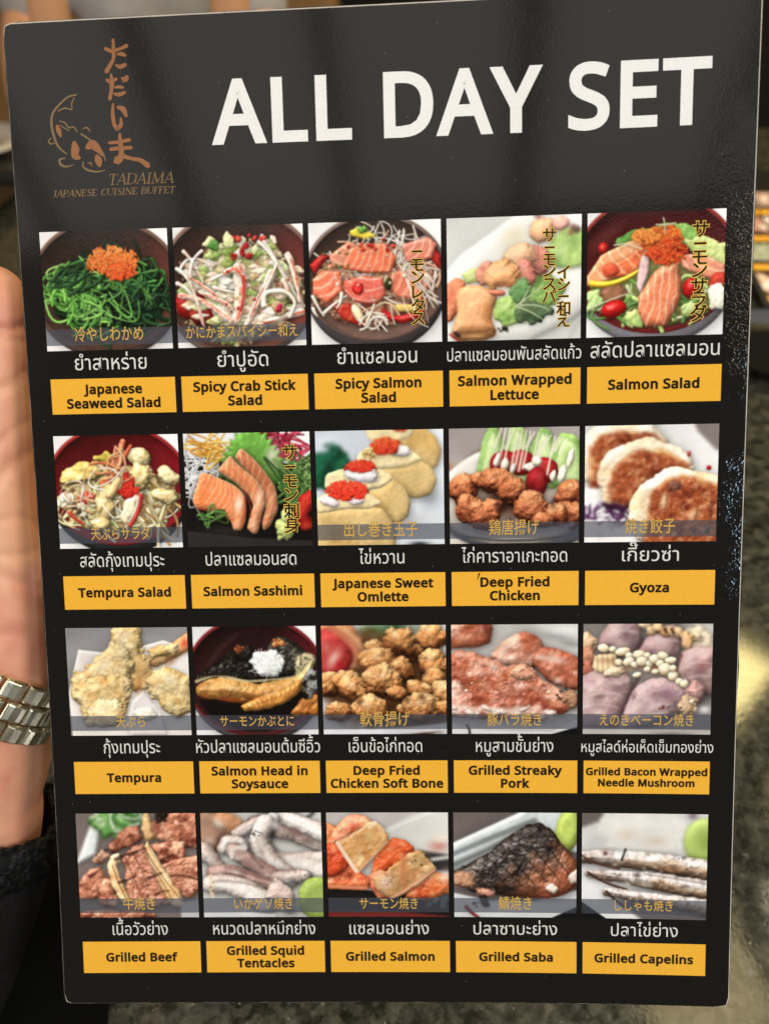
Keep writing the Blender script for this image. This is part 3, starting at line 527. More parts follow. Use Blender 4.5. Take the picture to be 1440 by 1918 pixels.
def d_karaage():
    p = Pic(9, (168, 158, 154))
    p.solid(p.ell(.5, .7, .62, .5, 0, 0), (206, 198, 188), R=20, k=.3, shd=.3, sr=8, vary=.01); p.solid(p.ell(.55, .78, .6, .26, 0, 0), (90, 92, 98), R=20, k=.3, vary=.02); p.solid(p.ell(.5, .7, .55, .29, 0, 0), (176, 166, 154), R=30, k=.3, shd=0, vary=.02)
    p.line([(.0, .36), (.12, .24), (.3, .16)], .02, (130, 104, 90), .6, soft=3); p.air(.12, .36, .1, .1, -20, (234, 230, 222), .9); p.air(.0, .32, .03, .03, 0, (200, 110, 60), .7)
    CU, CL = (132, 172, 90), (206, 224, 164)
    for i, (x0, x1, y0) in enumerate([(.2, .42, .0), (.38, .62, .0), (.58, .82, .03), (.74, 1.02, .08)]):
        p.solid(p.poly([(x0, .42), (x0 + .06, y0 + .1), (x0 + .12, y0 - .03), (x1 - .04, y0), (x1, y0 + .14), (x1 + .02, .54), (x0 + .05, .5)], 1), CU, R=12, k=.4, mix=(((160, 196, 110), 48, 1, .2),), spec=.12, shd=.4)
        p.solid(p.poly([(x0 + .05, .42), (x0 + .1, y0 + .14), (x0 + .14, y0 + .03), (x1 - .06, y0 + .06), (x1 - .03, y0 + .16), (x1 - .03, .5)], 1), CL, R=14, k=.2, shd=0, spec=.08, soft=5, al=.85)
    p.air(.92, .28, .06, .1, 0, (150, 180, 84), .7); p.blurall(1)
    for u, v, rx, ry, ro in ((.42, .3, .11, .09, -20), (.55, .3, .1, .1, 10), (.74, .37, .1, .1, 20)): p.solid(p.ell(u, v, rx, ry, ro, .04), (176, 34, 38), R=16, spec=.15); p.air(u, v, .04, .04, 0, (206, 90, 80), .4)
    SAU = (236, 230, 206)
    for i in range(17):
        u = .37 + .031 * i; v1 = p.rnd(.16, .42); p.line([(u + .04, -.02 + .008 * i), (u + .015, v1 * .5), (u - .02, v1)], .012, SAU, .85, .02, soft=2)
    for u, v, a, b in ((.37, .28, .025, .06), (.43, .32, .03, .05), (.49, .36, .02, .05), (.63, .34, .05, .04), (.68, .29, .04, .04), (.8, .42, .025, .05), (.87, .4, .03, .07), (.93, .28, .025, .09)): p.solid(p.ell(u, v, a, b, 15, .12), SAU, R=6, spec=.2, shd=.3, vary=.02)
    p.solid(p.ell(.67, .48, .085, .12, 6, .03), (168, 34, 40), R=16, spec=.12); p.air(.64, .5, .035, .06, 6, (120, 16, 26), .7); p.air(.7, .42, .03, .04, 0, (206, 80, 76), .5)
    p.air(.45, .64, .3, .14, 0, (84, 48, 36), .95); p.air(.7, .78, .2, .08, 0, (84, 48, 36), .8)
    N = dict(top=(216, 146, 96), mid=(184, 100, 58), bot=(106, 46, 28), bump=.9, spec=.2)
    for a in ((.1, .53, .12, 1), (.94, .58, .13, 1), (.24, .44, .07, .8), (.36, .47, .17, .62), (.5, .54, .12, 1), (.96, .74, .12, .9), (.13, .7, .09, 1.3), (.28, .73, .13, .95), (.64, .7, .14, .95), (.83, .76, .09, .9), (.72, .8, .08, .7)): p.nug(*a, **N)
    p.air(.4, .68, .06, .05, 20, (56, 26, 20), .7); p.air(.46, .8, .05, .05, 0, (70, 44, 36), .6); p.air(.8, .66, .03, .06, 0, (70, 30, 22), .6); p.air(.62, .63, .07, .04, 0, (226, 160, 112), .5); p.air(.37, .42, .12, .03, -8, (222, 160, 112), .5)
    p.line([(.1, .86), (.5, .98), (.95, .84)], .03, (124, 126, 132), .7, soft=3); p.line([(.1, .93), (.5, 1.02), (.95, .93)], .02, (60, 62, 66), .7, soft=2)
    return p.finish()
def d_gyoza():
    p = Pic(10, (228, 226, 224))
    p.flat(p.poly([(.78, -.1), (1.1, -.1), (1.1, .27), (.98, .22), (.84, .06)]), (132, 120, 118), 1, 5); p.flat(p.poly([(-.1, -.1), (.06, -.1), (-.1, .1)]), (150, 70, 60), 1, 8)
    p.solid(p.poly([(-.1, .55), (.3, .5), (.6, .7), (1.1, .5), (1.1, 1.1), (-.1, 1.1)]), (226, 222, 218), R=10, k=.2, shd=.1, soft=8); p.blurall(2)
    p.strands(40, (.2, .74, .2, .07), [(236, 230, 232), (120, 70, 120), (206, 190, 206), (90, 44, 90), (240, 238, 238)], (.010, .02), (.06, .16), .3)
    p.solid(p.poly([(.1, .68), (.3, .6), (.36, .66), (.3, .74)], 2), (86, 40, 74), R=6)
    DO, BR = (232, 218, 196), (158, 76, 40)
    def gy(out, brn, bl):
        p.solid(p.poly(out, 4.0, 24), DO, R=16, k=.7, bump=((24, 2.4),), mix=(((222, 190, 140), 48, .6, 0),), spec=.1, shd=.5, sr=8)
        p.solid(p.poly(brn, 5, 24), (196, 130, 66), R=10, k=.2, shd=0, soft=12, al=.95, bump=((12, 1),))
        p.solid(p.poly(brn, 6, 24), BR, R=12, k=.2, bump=((6, 1.2), (12, 1.6)), mix=(((116, 44, 26), 24, 1, .05), ((206, 140, 96), 12, 1.0, -.15), ((190, 120, 80), 6, .6, -.1)), spec=.15, shd=0, soft=9, amb=.6)
        if bl: p.blurall(bl)
    gy([(-.02, .1), (.08, .0), (.3, -.06), (.5, -.02), (.62, .12), (.62, .26), (.2, .46), (.1, .5), (-.02, .46)], [(.04, .52), (.04, .22), (.12, .09), (.3, .06), (.5, .08), (.6, .17), (.34, .22), (.2, .34), (.12, .52)], 1)
    gy([(.1, .4), (.14, .28), (.25, .16), (.4, .12), (.5, .1), (.57, .13), (.68, .18), (.8, .26), (.84, .4), (.5, .5), (.36, .66), (.16, .66), (.1, .5)], [(.2, .64), (.2, .48), (.24, .33), (.34, .235), (.52, .215), (.66, .26), (.8, .35), (.56, .44), (.42, .58), (.34, .66)], 1)
    gy([(.36, .6), (.42, .5), (.52, .44), (.6, .36), (.72, .36), (.86, .4), (1.05, .46), (1.05, 1.0), (.4, 1.0), (.35, .78)], [(.47, 1.0), (.48, .76), (.53, .58), (.63, .46), (.76, .435), (.9, .48), (1.08, .55), (1.08, 1.02), (.5, 1.04)], 0)
    p.solid(p.ell(.6, .66, .03, .07, 5, .2), (232, 190, 150), R=8, shd=0, soft=7, al=.8); p.solid(p.ell(.82, .78, .03, .06, 10, .2), (226, 176, 130), R=8, shd=0, soft=7, al=.7); p.solid(p.ell(.68, .52, .05, .04), (110, 86, 76), R=6, shd=0, soft=7, al=.6)
    p.solid(p.ell(.93, .37, .018, .018, 0, 0), (190, 20, 30), R=4); p.solid(p.ell(.78, .25, .014, .02, 0, 0), (190, 70, 70), R=4, soft=4)
    p.bits(5, (.9, .9, .08, .03), [(90, 80, 80), (130, 90, 100)], (.012, .02))
    return p.finish()
def d_tempura():
    p = Pic(11, (142, 140, 142))
    p.air(.1, .2, .3, .1, -30, (160, 158, 160), .6); p.air(.75, .12, .3, .06, 10, (164, 162, 164), .6)
    p.solid(p.poly([(.0, .6), (.1, .2), (.4, .24), (.8, .12), (1.02, .2), (1.05, 1.1), (.02, 1.1)]), (218, 212, 206), R=10, k=.3, shd=.3, sr=6, spec=0, vary=.01); p.air(.88, .34, .1, .06, -20, (226, 222, 220), .8); p.air(.2, .3, .08, .08, -40, (200, 194, 188), .6)
    p.solid(p.poly([(.46, .9), (.52, .68), (.62, .58), (.76, .8), (.8, 1.0), (.5, 1.0)]), (214, 208, 206), R=8, k=.3, shd=.3, vary=.01)
    p.solid(p.curve([(.72, .3), (.86, .24), (1.03, .12)], .12, .13, wob=1), (216, 160, 104), R=14, mix=(((226, 190, 130), 24, 1, .1),), spec=.08); p.air(.98, .15, .05, .06, -30, (216, 84, 60), .9); p.air(.86, .32, .06, .03, -30, (170, 100, 60), .5)
    p.flaky([(.66, .2), (.78, .16), (.92, .14), (.9, .24), (.78, .28), (.7, .3)], (226, 196, 130))
    p.flaky([(.36, .1), (.42, -.02), (.6, -.02), (.64, .1), (.62, .24), (.68, .3), (.74, .46), (.66, .58), (.54, .6), (.5, .4), (.4, .3)], (216, 184, 124))
    p.flaky([(.62, .5), (.7, .4), (.8, .36), (.92, .42), (1.03, .46), (1.03, .78), (.9, .86), (.78, .78), (.7, .66)], (220, 194, 136), R=20)
    p.air(.6, .5, .06, .12, 10, (196, 130, 70), .6); p.air(.6, .34, .04, .1, 10, (214, 164, 96), .5)
    p.flaky([(.28, .24), (.38, .12), (.5, .2), (.56, .34), (.52, .5), (.4, .56), (.2, .6), (.06, .6), (.01, .5), (.04, .42), (.16, .36)], (222, 196, 142), R=22)
    p.flaky([(.04, .66), (.02, .52), (.2, .46), (.42, .42), (.54, .5), (.5, .64), (.46, .8), (.36, .86), (.1, .86), (.1, .74)], (218, 188, 130), R=22)
    p.flaky([(.14, .74), (.3, .64), (.42, .68), (.48, .76), (.42, .92), (.12, .92)], (226, 202, 150), R=18, shd=.4)
    for u, v, rx, ry, ro, c, al in ((.18, .62, .06, .04, -20, (206, 158, 90), .5), (.42, .6, .06, .05, 20, (206, 156, 88), .5), (.12, .52, .04, .03, 0, (210, 164, 98), .4), (.4, .8, .06, .06, 0, (210, 160, 92), .5), (.5, .06, .04, .05, 0, (250, 238, 204), .6), (.3, .36, .1, .05, -30, (250, 240, 206), .55), (.84, .48, .1, .06, 20, (250, 240, 206), .5), (.9, .68, .05, .03, 20, (206, 148, 76), .6), (.78, .66, .03, .06, 0, (204, 156, 90), .5), (.24, .76, .08, .04, 0, (250, 240, 208), .6), (.46, .22, .04, .06, 0, (246, 230, 186), .5)): p.air(u, v, rx, ry, ro, c, al)
    p.solid(p.ell(.62, .8, .1, .06, 0, .1), (226, 220, 204), R=10, shd=.2, vary=.02)
    return p.finish()
def d_salmonhead():
    p = Pic(12, (230, 228, 228))
    p.bowl(.5, .46, .57, .5, (56, 26, 28), (116, 34, 38), (110, 100, 104), .06, (104, 28, 34))
    p.line([(.12, .36), (.2, .2), (.36, .08)], .04, (90, 64, 64), .35, soft=8); p.solid(p.ell(.5, .6, .47, .33, 0, 0), (22, 14, 13), R=50, k=.2, shd=0, spec=.1, soft=8, vary=.03)
    DK = (32, 28, 25)
    p.solid(p.poly([(.0, .46), (.12, .38), (.24, .3), (.34, .2), (.46, .2), (.54, .34), (.55, .5), (.2, .52)], 3), DK, R=14, bump=((12, 4), (6, 2)), spec=.25, mix=(((110, 100, 84), 6, 1, -.3),)); p.solid(p.ell(.4, .24, .09, .07, 20, .12), (40, 32, 29), R=12, bump=((6, 1.6),), spec=.25); p.bits(10, (.38, .21, .04, .03), [(170, 84, 44), (140, 70, 40)], (.012, .022), shd=.1)
    p.solid(p.poly([(.58, .24), (.64, .13), (.72, .09), (.8, .12), (.88, .2), (.98, .28), (1.0, .36), (.94, .52), (.7, .46)], 1.5), (46, 42, 38), R=20, bump=((12, 3), (6, 1.6)), spec=.3, mix=(((130, 122, 104), 12, 1, -.25),)); p.bits(12, (.7, .16, .05, .04), [(196, 112, 54), (214, 140, 80), (160, 84, 40)], (.014, .026), shd=.1)
    p.solid(p.poly([(.82, .3), (.9, .24), (.98, .26), (1., .32), (.92, .46), (.82, .48)], 1.5), (166, 156, 118), R=10, shd=.1, soft=4, mix=(((210, 200, 160), 12, 1, 0),), bump=((6, 1),)); p.dots(26, (.89, .34, .07, .08), [(30, 26, 20)], (.006, .012))
    GO, GD, GL = (186, 132, 66), (104, 56, 24), (236, 204, 136)
    def tx(C, U, V, t, s, sl):
        q = V * 2.2 + .5 * s.nz(sl, 24); m = np.clip(-q * .8, 0, 1)[..., None]; C = C * (1 - m) + A(GL) * m; m = np.clip(q * .9 - .1, 0, 1)[..., None] * .8; return C * (1 - m) + A((120, 62, 26)) * m
    p.solid(p.poly([(.0, .56), (.08, .5), (.2, .46), (.36, .47), (.5, .53), (.66, .5), (.84, .46), (.97, .3), (.97, .42), (.88, .58), (.76, .7), (.56, .74), (.36, .7), (.18, .67), (.02, .63)], 1.5), GO, R=26, k=.8, bump=((24, 5), (12, 2.6), (6, 1)), tex=tx, spec=.25, gl=12, sr=7)
    p.line([(.02, .5), (.2, .44), (.4, .5), (.62, .49), (.84, .45), (.97, .3)], .03, (210, 196, 146), .8, .015, soft=2, wob=.5); p.line([(.0, .47), (.18, .41), (.36, .46)], .03, (34, 26, 20), .9, .02, soft=2)
    for i in range(12): p.line([(.03 + .028 * i, .475 - .01 * math.sin(i * .4)), (.035 + .028 * i, .45)], .008, (190, 176, 140), .7)
    p.solid(p.poly([(.37, .73), (.5, .66), (.66, .6), (.8, .53), (.9, .46), (.84, .62), (.72, .72), (.52, .78), (.4, .78)], 1.5), (206, 140, 62), R=10, bump=((12, 1.5),), spec=.25, mix=(((170, 100, 40), 24, 1, 0),))
    for i in range(11): k = i / 10; p.line([(.42 + .4 * k, .73 - .19 * k), (.46 + .36 * k, .76 - .16 * k), (.45 + .32 * k, .785 - .14 * k)], .008, (132, 74, 28), .6, .004)
    p.air(.12, .56, .06, .03, 0, (236, 196, 128), .6); p.air(.3, .56, .1, .03, 5, (244, 218, 160), .6); p.air(.28, .67, .12, .03, 6, (160, 72, 30), .7); p.air(.08, .64, .06, .03, 10, (190, 100, 46), .6); p.air(.62, .62, .08, .02, -20, (244, 206, 130), .5)
    p.solid(p.poly([(.74, .82), (.86, .68), (1.02, .62), (1.02, .84)], 3), (170, 100, 40), R=10, bump=((12, 3),), spec=.25, mix=(((226, 160, 70), 12, 1.2, 0), ((70, 34, 20), 24, 1, 0))); p.solid(p.ell(.96, .52, .07, .12, 20, .2), (140, 138, 134), R=10, bump=((6, 2),), mix=(((36, 32, 28), 12, 1.2, .1),))
    p.solid(p.ell(.61, .34, .135, .115, 0, .12), (236, 238, 234), R=24, k=.5, bump=((6, 1.4), (12, 1.5)), spec=.05, vary=.03)
    for i in range(70): a = p.rnd(0, 6.28); r = p.rnd(.02, .13); u, v = .61 + r * math.cos(a), .34 + r * .85 * math.sin(a); b = p.rnd(0, 6.28); L = p.rnd(.02, .05); p.line([(u, v), (u + L * math.cos(b), v + L * math.sin(b)), (u + L * 1.6 * math.cos(b + .8), v + L * 1.6 * math.sin(b + .8))], .007, [(252, 252, 250), (206, 212, 210), (244, 246, 244)][p.r.randint(3)], .8, soft=1.2)
    p.air(.66, .42, .06, .03, 0, (186, 190, 180), .4)
    return p.finish()
def d_softbone():
    p = Pic(13, (212, 210, 208))
    p.air(.42, .06, .14, .08, 0, (70, 120, 64), 1); p.air(.6, .04, .14, .08, 0, (44, 92, 52), 1); p.air(.76, .04, .1, .06, 0, (120, 140, 110), .7)
    p.air(.98, .16, .06, .16, 0, (226, 226, 230), .9); p.flat(p.ell(.74, .6, .36, .4, 0, .05), (70, 44, 28), .95, 20); p.flat(p.ell(.4, .5, .4, .4, 0, .05), (110, 70, 40), .9, 20)
    p.solid(p.ell(.1, .24, .24, .27, 0, .03), (206, 136, 96), R=20); p.solid(p.ell(.07, .26, .18, .21, 0, .04), (184, 56, 52), R=20); p.air(.1, .3, .05, .1, 30, (232, 196, 180), .9); p.air(.04, .2, .05, .06, 0, (214, 120, 110), .8); p.air(.15, .36, .05, .05, 20, (176, 26, 40), .8)
    p.line([(.08, .02), (.26, .12), (.32, .36)], .06, (206, 124, 90), .9, .05, soft=4); p.line([(.16, .02), (.34, .14), (.38, .34)], .03, (222, 170, 120), .8, .03, soft=4); p.blurall(2)
    for a in ((.42, .22, .1, .95), (.88, .12, .12, .9), (.73, .24, .09, .9), (.62, .15, .14, .95), (.36, .3, .07, .9)): p.nug(*a)
    p.blurall(1)
    for a in ((.9, .36, .13, 1.1), (.9, .5, .1, .9), (.46, .34, .14, .95), (.64, .4, .1, 1.1), (.05, .54, .1, 1.2), (.76, .58, .08, 1), (.2, .5, .1, .9), (.24, .58, .12, 1.1), (.98, .64, .1, 1), (.36, .62, .09, 1.1), (.5, .52, .16, .85), (.6, .62, .09, .8), (.83, .6, .06, .9), (.13, .78, .13, .7), (.38, .78, .14, .85), (.64, .78, .05, 1), (.79, .76, .15, .75), (.98, .76, .07, 1)): p.nug(*a)
    for u, v in ((.68, .68), (.3, .7), (.56, .74), (.82, .44), (.58, .28), (.14, .64), (.8, .66)): p.air(u, v, .04, .04, 0, (60, 34, 20), .65)
    for u, v in ((.44, .29), (.6, .1), (.87, .3), (.22, .53), (.48, .46), (.36, .73), (.78, .71)): p.air(u, v, .045, .03, 0, (252, 228, 184), .5)
    p.flat(p.curve([(0, .97), (.4, 1.01), (1., .93)], .06), (220, 220, 226), .9, 4)
    return p.finish()
def d_pork():
    p = Pic(14, (190, 186, 182))
    p.flat(p.poly([(.5, -.1), (1.1, -.1), (1.1, .3), (.8, .1)]), (204, 204, 200), 1, 12); p.air(.85, .12, .2, .03, 10, (150, 150, 148), .8); p.air(.95, .18, .12, .03, 10, (120, 126, 120), .7); p.air(.9, .05, .15, .03, 5, (224, 224, 220), .8)
    p.blurall(2)
    M, MD, ML = (170, 88, 62), (118, 48, 36), (226, 176, 152)
    def cut(pts, wob=3, sh=.6): p.solid(p.poly(pts, wob, 24), M, R=18, k=.7, bump=((24, 5), (12, 2.4), (6, .7)), mix=((ML, 48, 1.0, .05), (MD, 24, .8, -.1), ((236, 200, 182), 24, 1.0, -.2), ((206, 120, 86), 12, .6, -.1)), spec=.22, gl=16, shd=sh, sr=7)
    cut([(-.1, .0), (.2, -.1), (.34, .02), (.32, .18), (.1, .22), (-.1, .22)]); p.air(.1, .12, .1, .04, -10, (224, 170, 140), .6); cut([(.3, .3), (.4, .16), (.5, .08), (.6, .06), (.7, .12), (.76, .26), (.72, .42), (.36, .38)]); p.air(.42, .2, .08, .06, -30, (226, 176, 150), .7); p.air(.6, .2, .06, .08, 20, (196, 104, 70), .6)
    cut([(.62, .34), (.72, .2), (.86, .22), (1.05, .34), (1.05, .6), (.8, .56)]); p.blurall(1)
    p.air(.82, .32, .12, .04, 15, (230, 200, 186), .8); p.air(.7, .3, .07, .03, 10, (234, 204, 188), .8); p.air(.9, .44, .08, .04, 20, (150, 76, 56), .7); p.air(.84, .5, .06, .03, 20, (230, 190, 170), .6)
    cut([(-.05, .32), (.06, .22), (.2, .24), (.32, .32), (.44, .36), (.56, .34), (.66, .42), (.76, .54), (.9, .62), (1., .72), (.92, .82), (.6, .88), (.3, .86), (-.05, .84)], 4)
    for u, v, rx, ry, ro in ((.06, .44, .07, .02, 10), (.3, .44, .08, .025, 20), (.5, .58, .06, .02, 30), (.66, .58, .07, .025, 25), (.36, .7, .12, .02, 5), (.1, .62, .06, .02, 0), (.8, .72, .06, .02, 20)): p.air(u, v, rx, ry, ro, (222, 164, 138), .55)
    p.air(.08, .27, .1, .035, 5, (234, 190, 168), .8); p.air(.26, .34, .08, .02, 25, (232, 184, 160), .7); p.air(.34, .4, .04, .03, 0, (206, 190, 180), .6)
    p.solid(p.poly([(.46, .44), (.52, .36), (.6, .36), (.68, .46), (.62, .52), (.5, .5)], 2), (222, 158, 124), R=12, soft=3, spec=.2, bump=((12, 1.5),), shd=.3); p.air(.44, .46, .03, .06, 20, (206, 100, 50), .6)
    for u, v, rx, ry, ro in ((.12, .5, .1, .06, 20), (.3, .56, .08, .07, 0), (.56, .64, .12, .06, 15), (.72, .7, .1, .04, 20), (.2, .68, .14, .04, 5)): p.air(u, v, rx, ry, ro, (150, 66, 44), .55)
    for i in range(20): u = p.rnd(-.02, .85); p.air(u, .79 + .06 * u * u + p.rnd(-.05, .04), p.rnd(.03, .07), p.rnd(.02, .035), p.rnd(-40, 40), [(238, 214, 202), (226, 190, 176), (244, 226, 216)][p.r.randint(3)], .8)
    for i in range(14): u = p.rnd(-.02, .85); p.solid(p.ell(u, .8 + .06 * u * u + p.rnd(-.05, .03), p.rnd(.02, .05), p.rnd(.015, .03), p.rnd(-40, 40), .3), (234, 206, 192), R=8, spec=.2, shd=.25, soft=3, al=.8)
    p.bits(46, (.42, .56, .4, .16), [(226, 150, 120), (240, 196, 170), (206, 120, 90)], (.006, .013), spec=.3, shd=.12, wob=.3); p.bits(12, (.9, .62, .08, .08), [(60, 34, 26), (120, 80, 50)], (.008, .014))
    p.solid(p.ell(.95, .68, .06, .07, 0, .2), (176, 128, 96), R=10, bump=((6, 1),))
    p.flat(p.poly([(-.1, .88), (.3, .97), (.8, .98), (1.1, .8), (1.1, 1.1), (-.1, 1.1)]), (212, 212, 214), 1, 3); p.flat(p.poly([(.74, 1.02), (1.1, .9), (1.1, 1.1)]), (20, 20, 22), 1, 1.5); p.line([(.12, .92), (.15, .97), (.14, 1.0)], .02, (40, 38, 40))
    return p.finish()
def d_bacon():
    p = Pic(15, (140, 132, 128))
    p.air(.95, .05, .2, .1, 0, (200, 200, 194), .9); p.solid(p.ell(.88, .16, .15, .12, 10, .1), (222, 202, 174), R=20, bump=((12, 2),)); p.blurall(2)
    def roll(pts, hi, lo, md=(176, 146, 144)):
        p.solid(p.poly(pts, 2.0, 24), md, R=34, k=.6, bump=((48, 4), (12, 1.2)), mix=(((206, 176, 170), 48, .8, -.05), ((146, 104, 112), 24, .6, -.1)), spec=.1, gl=10, shd=.75, sr=8)
        for u, v, rx, ry, ro in hi: p.air(u, v, rx, ry, ro, (226, 204, 200), .65)
        for u, v, rx, ry, ro in lo: p.air(u, v, rx, ry, ro, (118, 86, 94), .65)
    roll([(.1, .24), (.14, .06), (.26, -.08), (.44, -.05), (.46, .12), (.4, .28), (.24, .3)], [(.24, .06, .06, .06, -40)], [(.34, .1, .06, .06, 0), (.4, .2, .03, .06, 20), (.2, .2, .05, .04, 0)])
    roll([(.4, .32), (.46, .16), (.54, .06), (.7, .0), (.8, .08), (.74, .26), (.62, .38)], [(.58, .16, .06, .04, -30)], [(.52, .26, .06, .05, -30), (.7, .24, .03, .08, 20)], (186, 150, 150))
    for i in range(9): p.solid(p.ell(.48 + .05 * i, .03 + .012 * i + p.rnd(-.02, .02), .045, .035, p.rnd(0, 90), .2), [(222, 186, 140), (206, 156, 104), (230, 204, 164)][p.r.randint(3)], R=9, spec=.1)
    p.bits(5, (.62, .06, .1, .02), [(110, 66, 34)], (.01, .02)); p.solid(p.ell(.8, .14, .05, .09, 10, .2), (214, 172, 124), R=9)
    roll([(.72, .44), (.76, .26), (.86, .2), (1.05, .22), (1.05, .66), (.86, .6)], [(.82, .3, .05, .08, 20), (.92, .26, .06, .04, 0)], [(.9, .46, .06, .08, 0), (.8, .5, .03, .06, 0)], (176, 142, 138)); p.air(.92, .38, .05, .06, 0, (150, 80, 84), .6); p.blurall(1)
    p.solid(p.ell(.03, .18, .08, .09, 0, .1), (216, 180, 142), R=14); p.solid(p.ell(.04, .32, .06, .1, 0, .1), (182, 122, 92), R=10); p.solid(p.ell(.04, .41, .05, .09, 10, .2), (170, 100, 82), R=8)
    roll([(-.1, .52), (.04, .44), (.18, .38), (.32, .43), (.4, .5), (.38, .62), (.32, .8), (.26, .95), (-.1, .95)], [(.06, .58, .05, .03, 0), (.04, .72, .06, .06, 10), (.12, .8, .05, .03, 0)], [(.26, .58, .08, .06, 0), (.3, .76, .03, .1, 15), (.14, .66, .06, .02, 0)], (172, 142, 140))
    roll([(.34, .72), (.4, .58), (.5, .5), (.62, .48), (.76, .54), (.84, .62), (.8, .74), (.68, .84), (.52, .94), (.28, .95)], [(.46, .56, .06, .03, -10), (.42, .74, .08, .05, -30), (.4, .84, .1, .03, 0)], [(.66, .64, .09, .07, 20), (.72, .72, .05, .04, 0), (.4, .66, .02, .06, 20)], (186, 158, 156)); p.air(.66, .62, .08, .06, 20, (160, 118, 142), .6)
    p.line([(.43, .5), (.37, .62), (.3, .84)], .03, (84, 54, 60), .7, .015, soft=5); p.line([(.46, .14), (.42, .24), (.36, .3)], .03, (90, 60, 66), .7, .015, soft=5); p.line([(.76, .28), (.73, .36), (.72, .42)], .025, (90, 60, 60), .7, soft=5)
    roll([(.78, .6), (.86, .5), (.96, .56), (.95, .68), (.86, .74)], [], [], (196, 148, 140)); p.solid(p.ell(.82, .73, .07, .08, 20, .2), (206, 172, 138), R=12, bump=((6, 1.4),))
    p.solid(p.poly([(.07, .4), (.09, .28), (.26, .26), (.28, .36), (.24, .46), (.12, .44)], 1), (222, 192, 146), R=9, shd=.5)
    for i in range(9): u = .09 + .02 * i; p.line([(u, .28), (u + .005, .35), (u + .006, .43)], .009, [(244, 224, 184), (190, 152, 104)][i % 2], .7, soft=2)
    p.solid(p.ell(.25, .43, .09, .05, -10, .15), (218, 188, 158), R=12); p.air(.56, .4, .18, .05, 14, (190, 128, 92), .8); p.air(.36, .38, .06, .05, 0, (196, 140, 104), .7); p.air(.3, .34, .3, .03, 5, (150, 96, 70), .5)
    MU, MD = (238, 220, 186), (206, 168, 120)
    for u, v, a, b in ((.16, .22, .045, .034), (.23, .23, .03, .026), (.31, .25, .06, .034), (.36, .29, .035, .03), (.44, .28, .055, .04), (.5, .29, .03, .03), (.28, .35, .034, .03), (.36, .34, .05, .038), (.4, .37, .03, .026), (.46, .34, .046, .038), (.52, .36, .03, .03), (.56, .32, .05, .04), (.62, .29, .045, .034), (.68, .33, .046, .03), (.6, .36, .034, .03), (.64, .41, .055, .05), (.42, .46, .036, .022), (.56, .43, .03, .02), (.7, .47, .04, .04), (.75, .52, .03, .03), (.79, .54, .036, .036), (.5, .41, .03, .026), (.7, .4, .03, .03), (.85, .7, .02, .02)):
        p.solid(p.ell(u, v, a, b, p.rnd(-20, 30), .05), MU, R=b * PW * .9, k=.8, spec=.1, shd=.6, sr=3, vary=.03); p.air(u + .005, v + b * .7, a * .6, b * .3, 0, MD, .6)
    for a in ([(.02, .56), (.14, .5), (.3, .54)], [(.02, .66), (.14, .6), (.3, .64)], [(.0, .76), (.14, .7), (.28, .76)], [(.38, .7), (.5, .62), (.64, .58)], [(.34, .8), (.5, .72), (.7, .72)], [(.34, .88), (.5, .82), (.66, .8)], [(.2, .1), (.3, .04), (.42, .08)], [(.48, .2), (.6, .12), (.74, .16)], [(.76, .4), (.88, .32), (1., .36)], [(.78, .5), (.9, .44), (1., .48)]): p.line(a, .02, (222, 202, 196), .45, .01, soft=5, wob=1.5)
    p.bits(12, (.62, .75, .05, .015), [(130, 60, 50)], (.004, .008), shd=.1)
    p.air(.95, .77, .06, .04, 0, (230, 230, 228), .9); p.flat(p.poly([(-.1, .94), (1.1, .96), (1.1, 1.1), (-.1, 1.1)]), (200, 196, 190), .8, 4); p.air(.7, 1.0, .2, .03, 0, (110, 104, 100), .7)
    return p.finish()
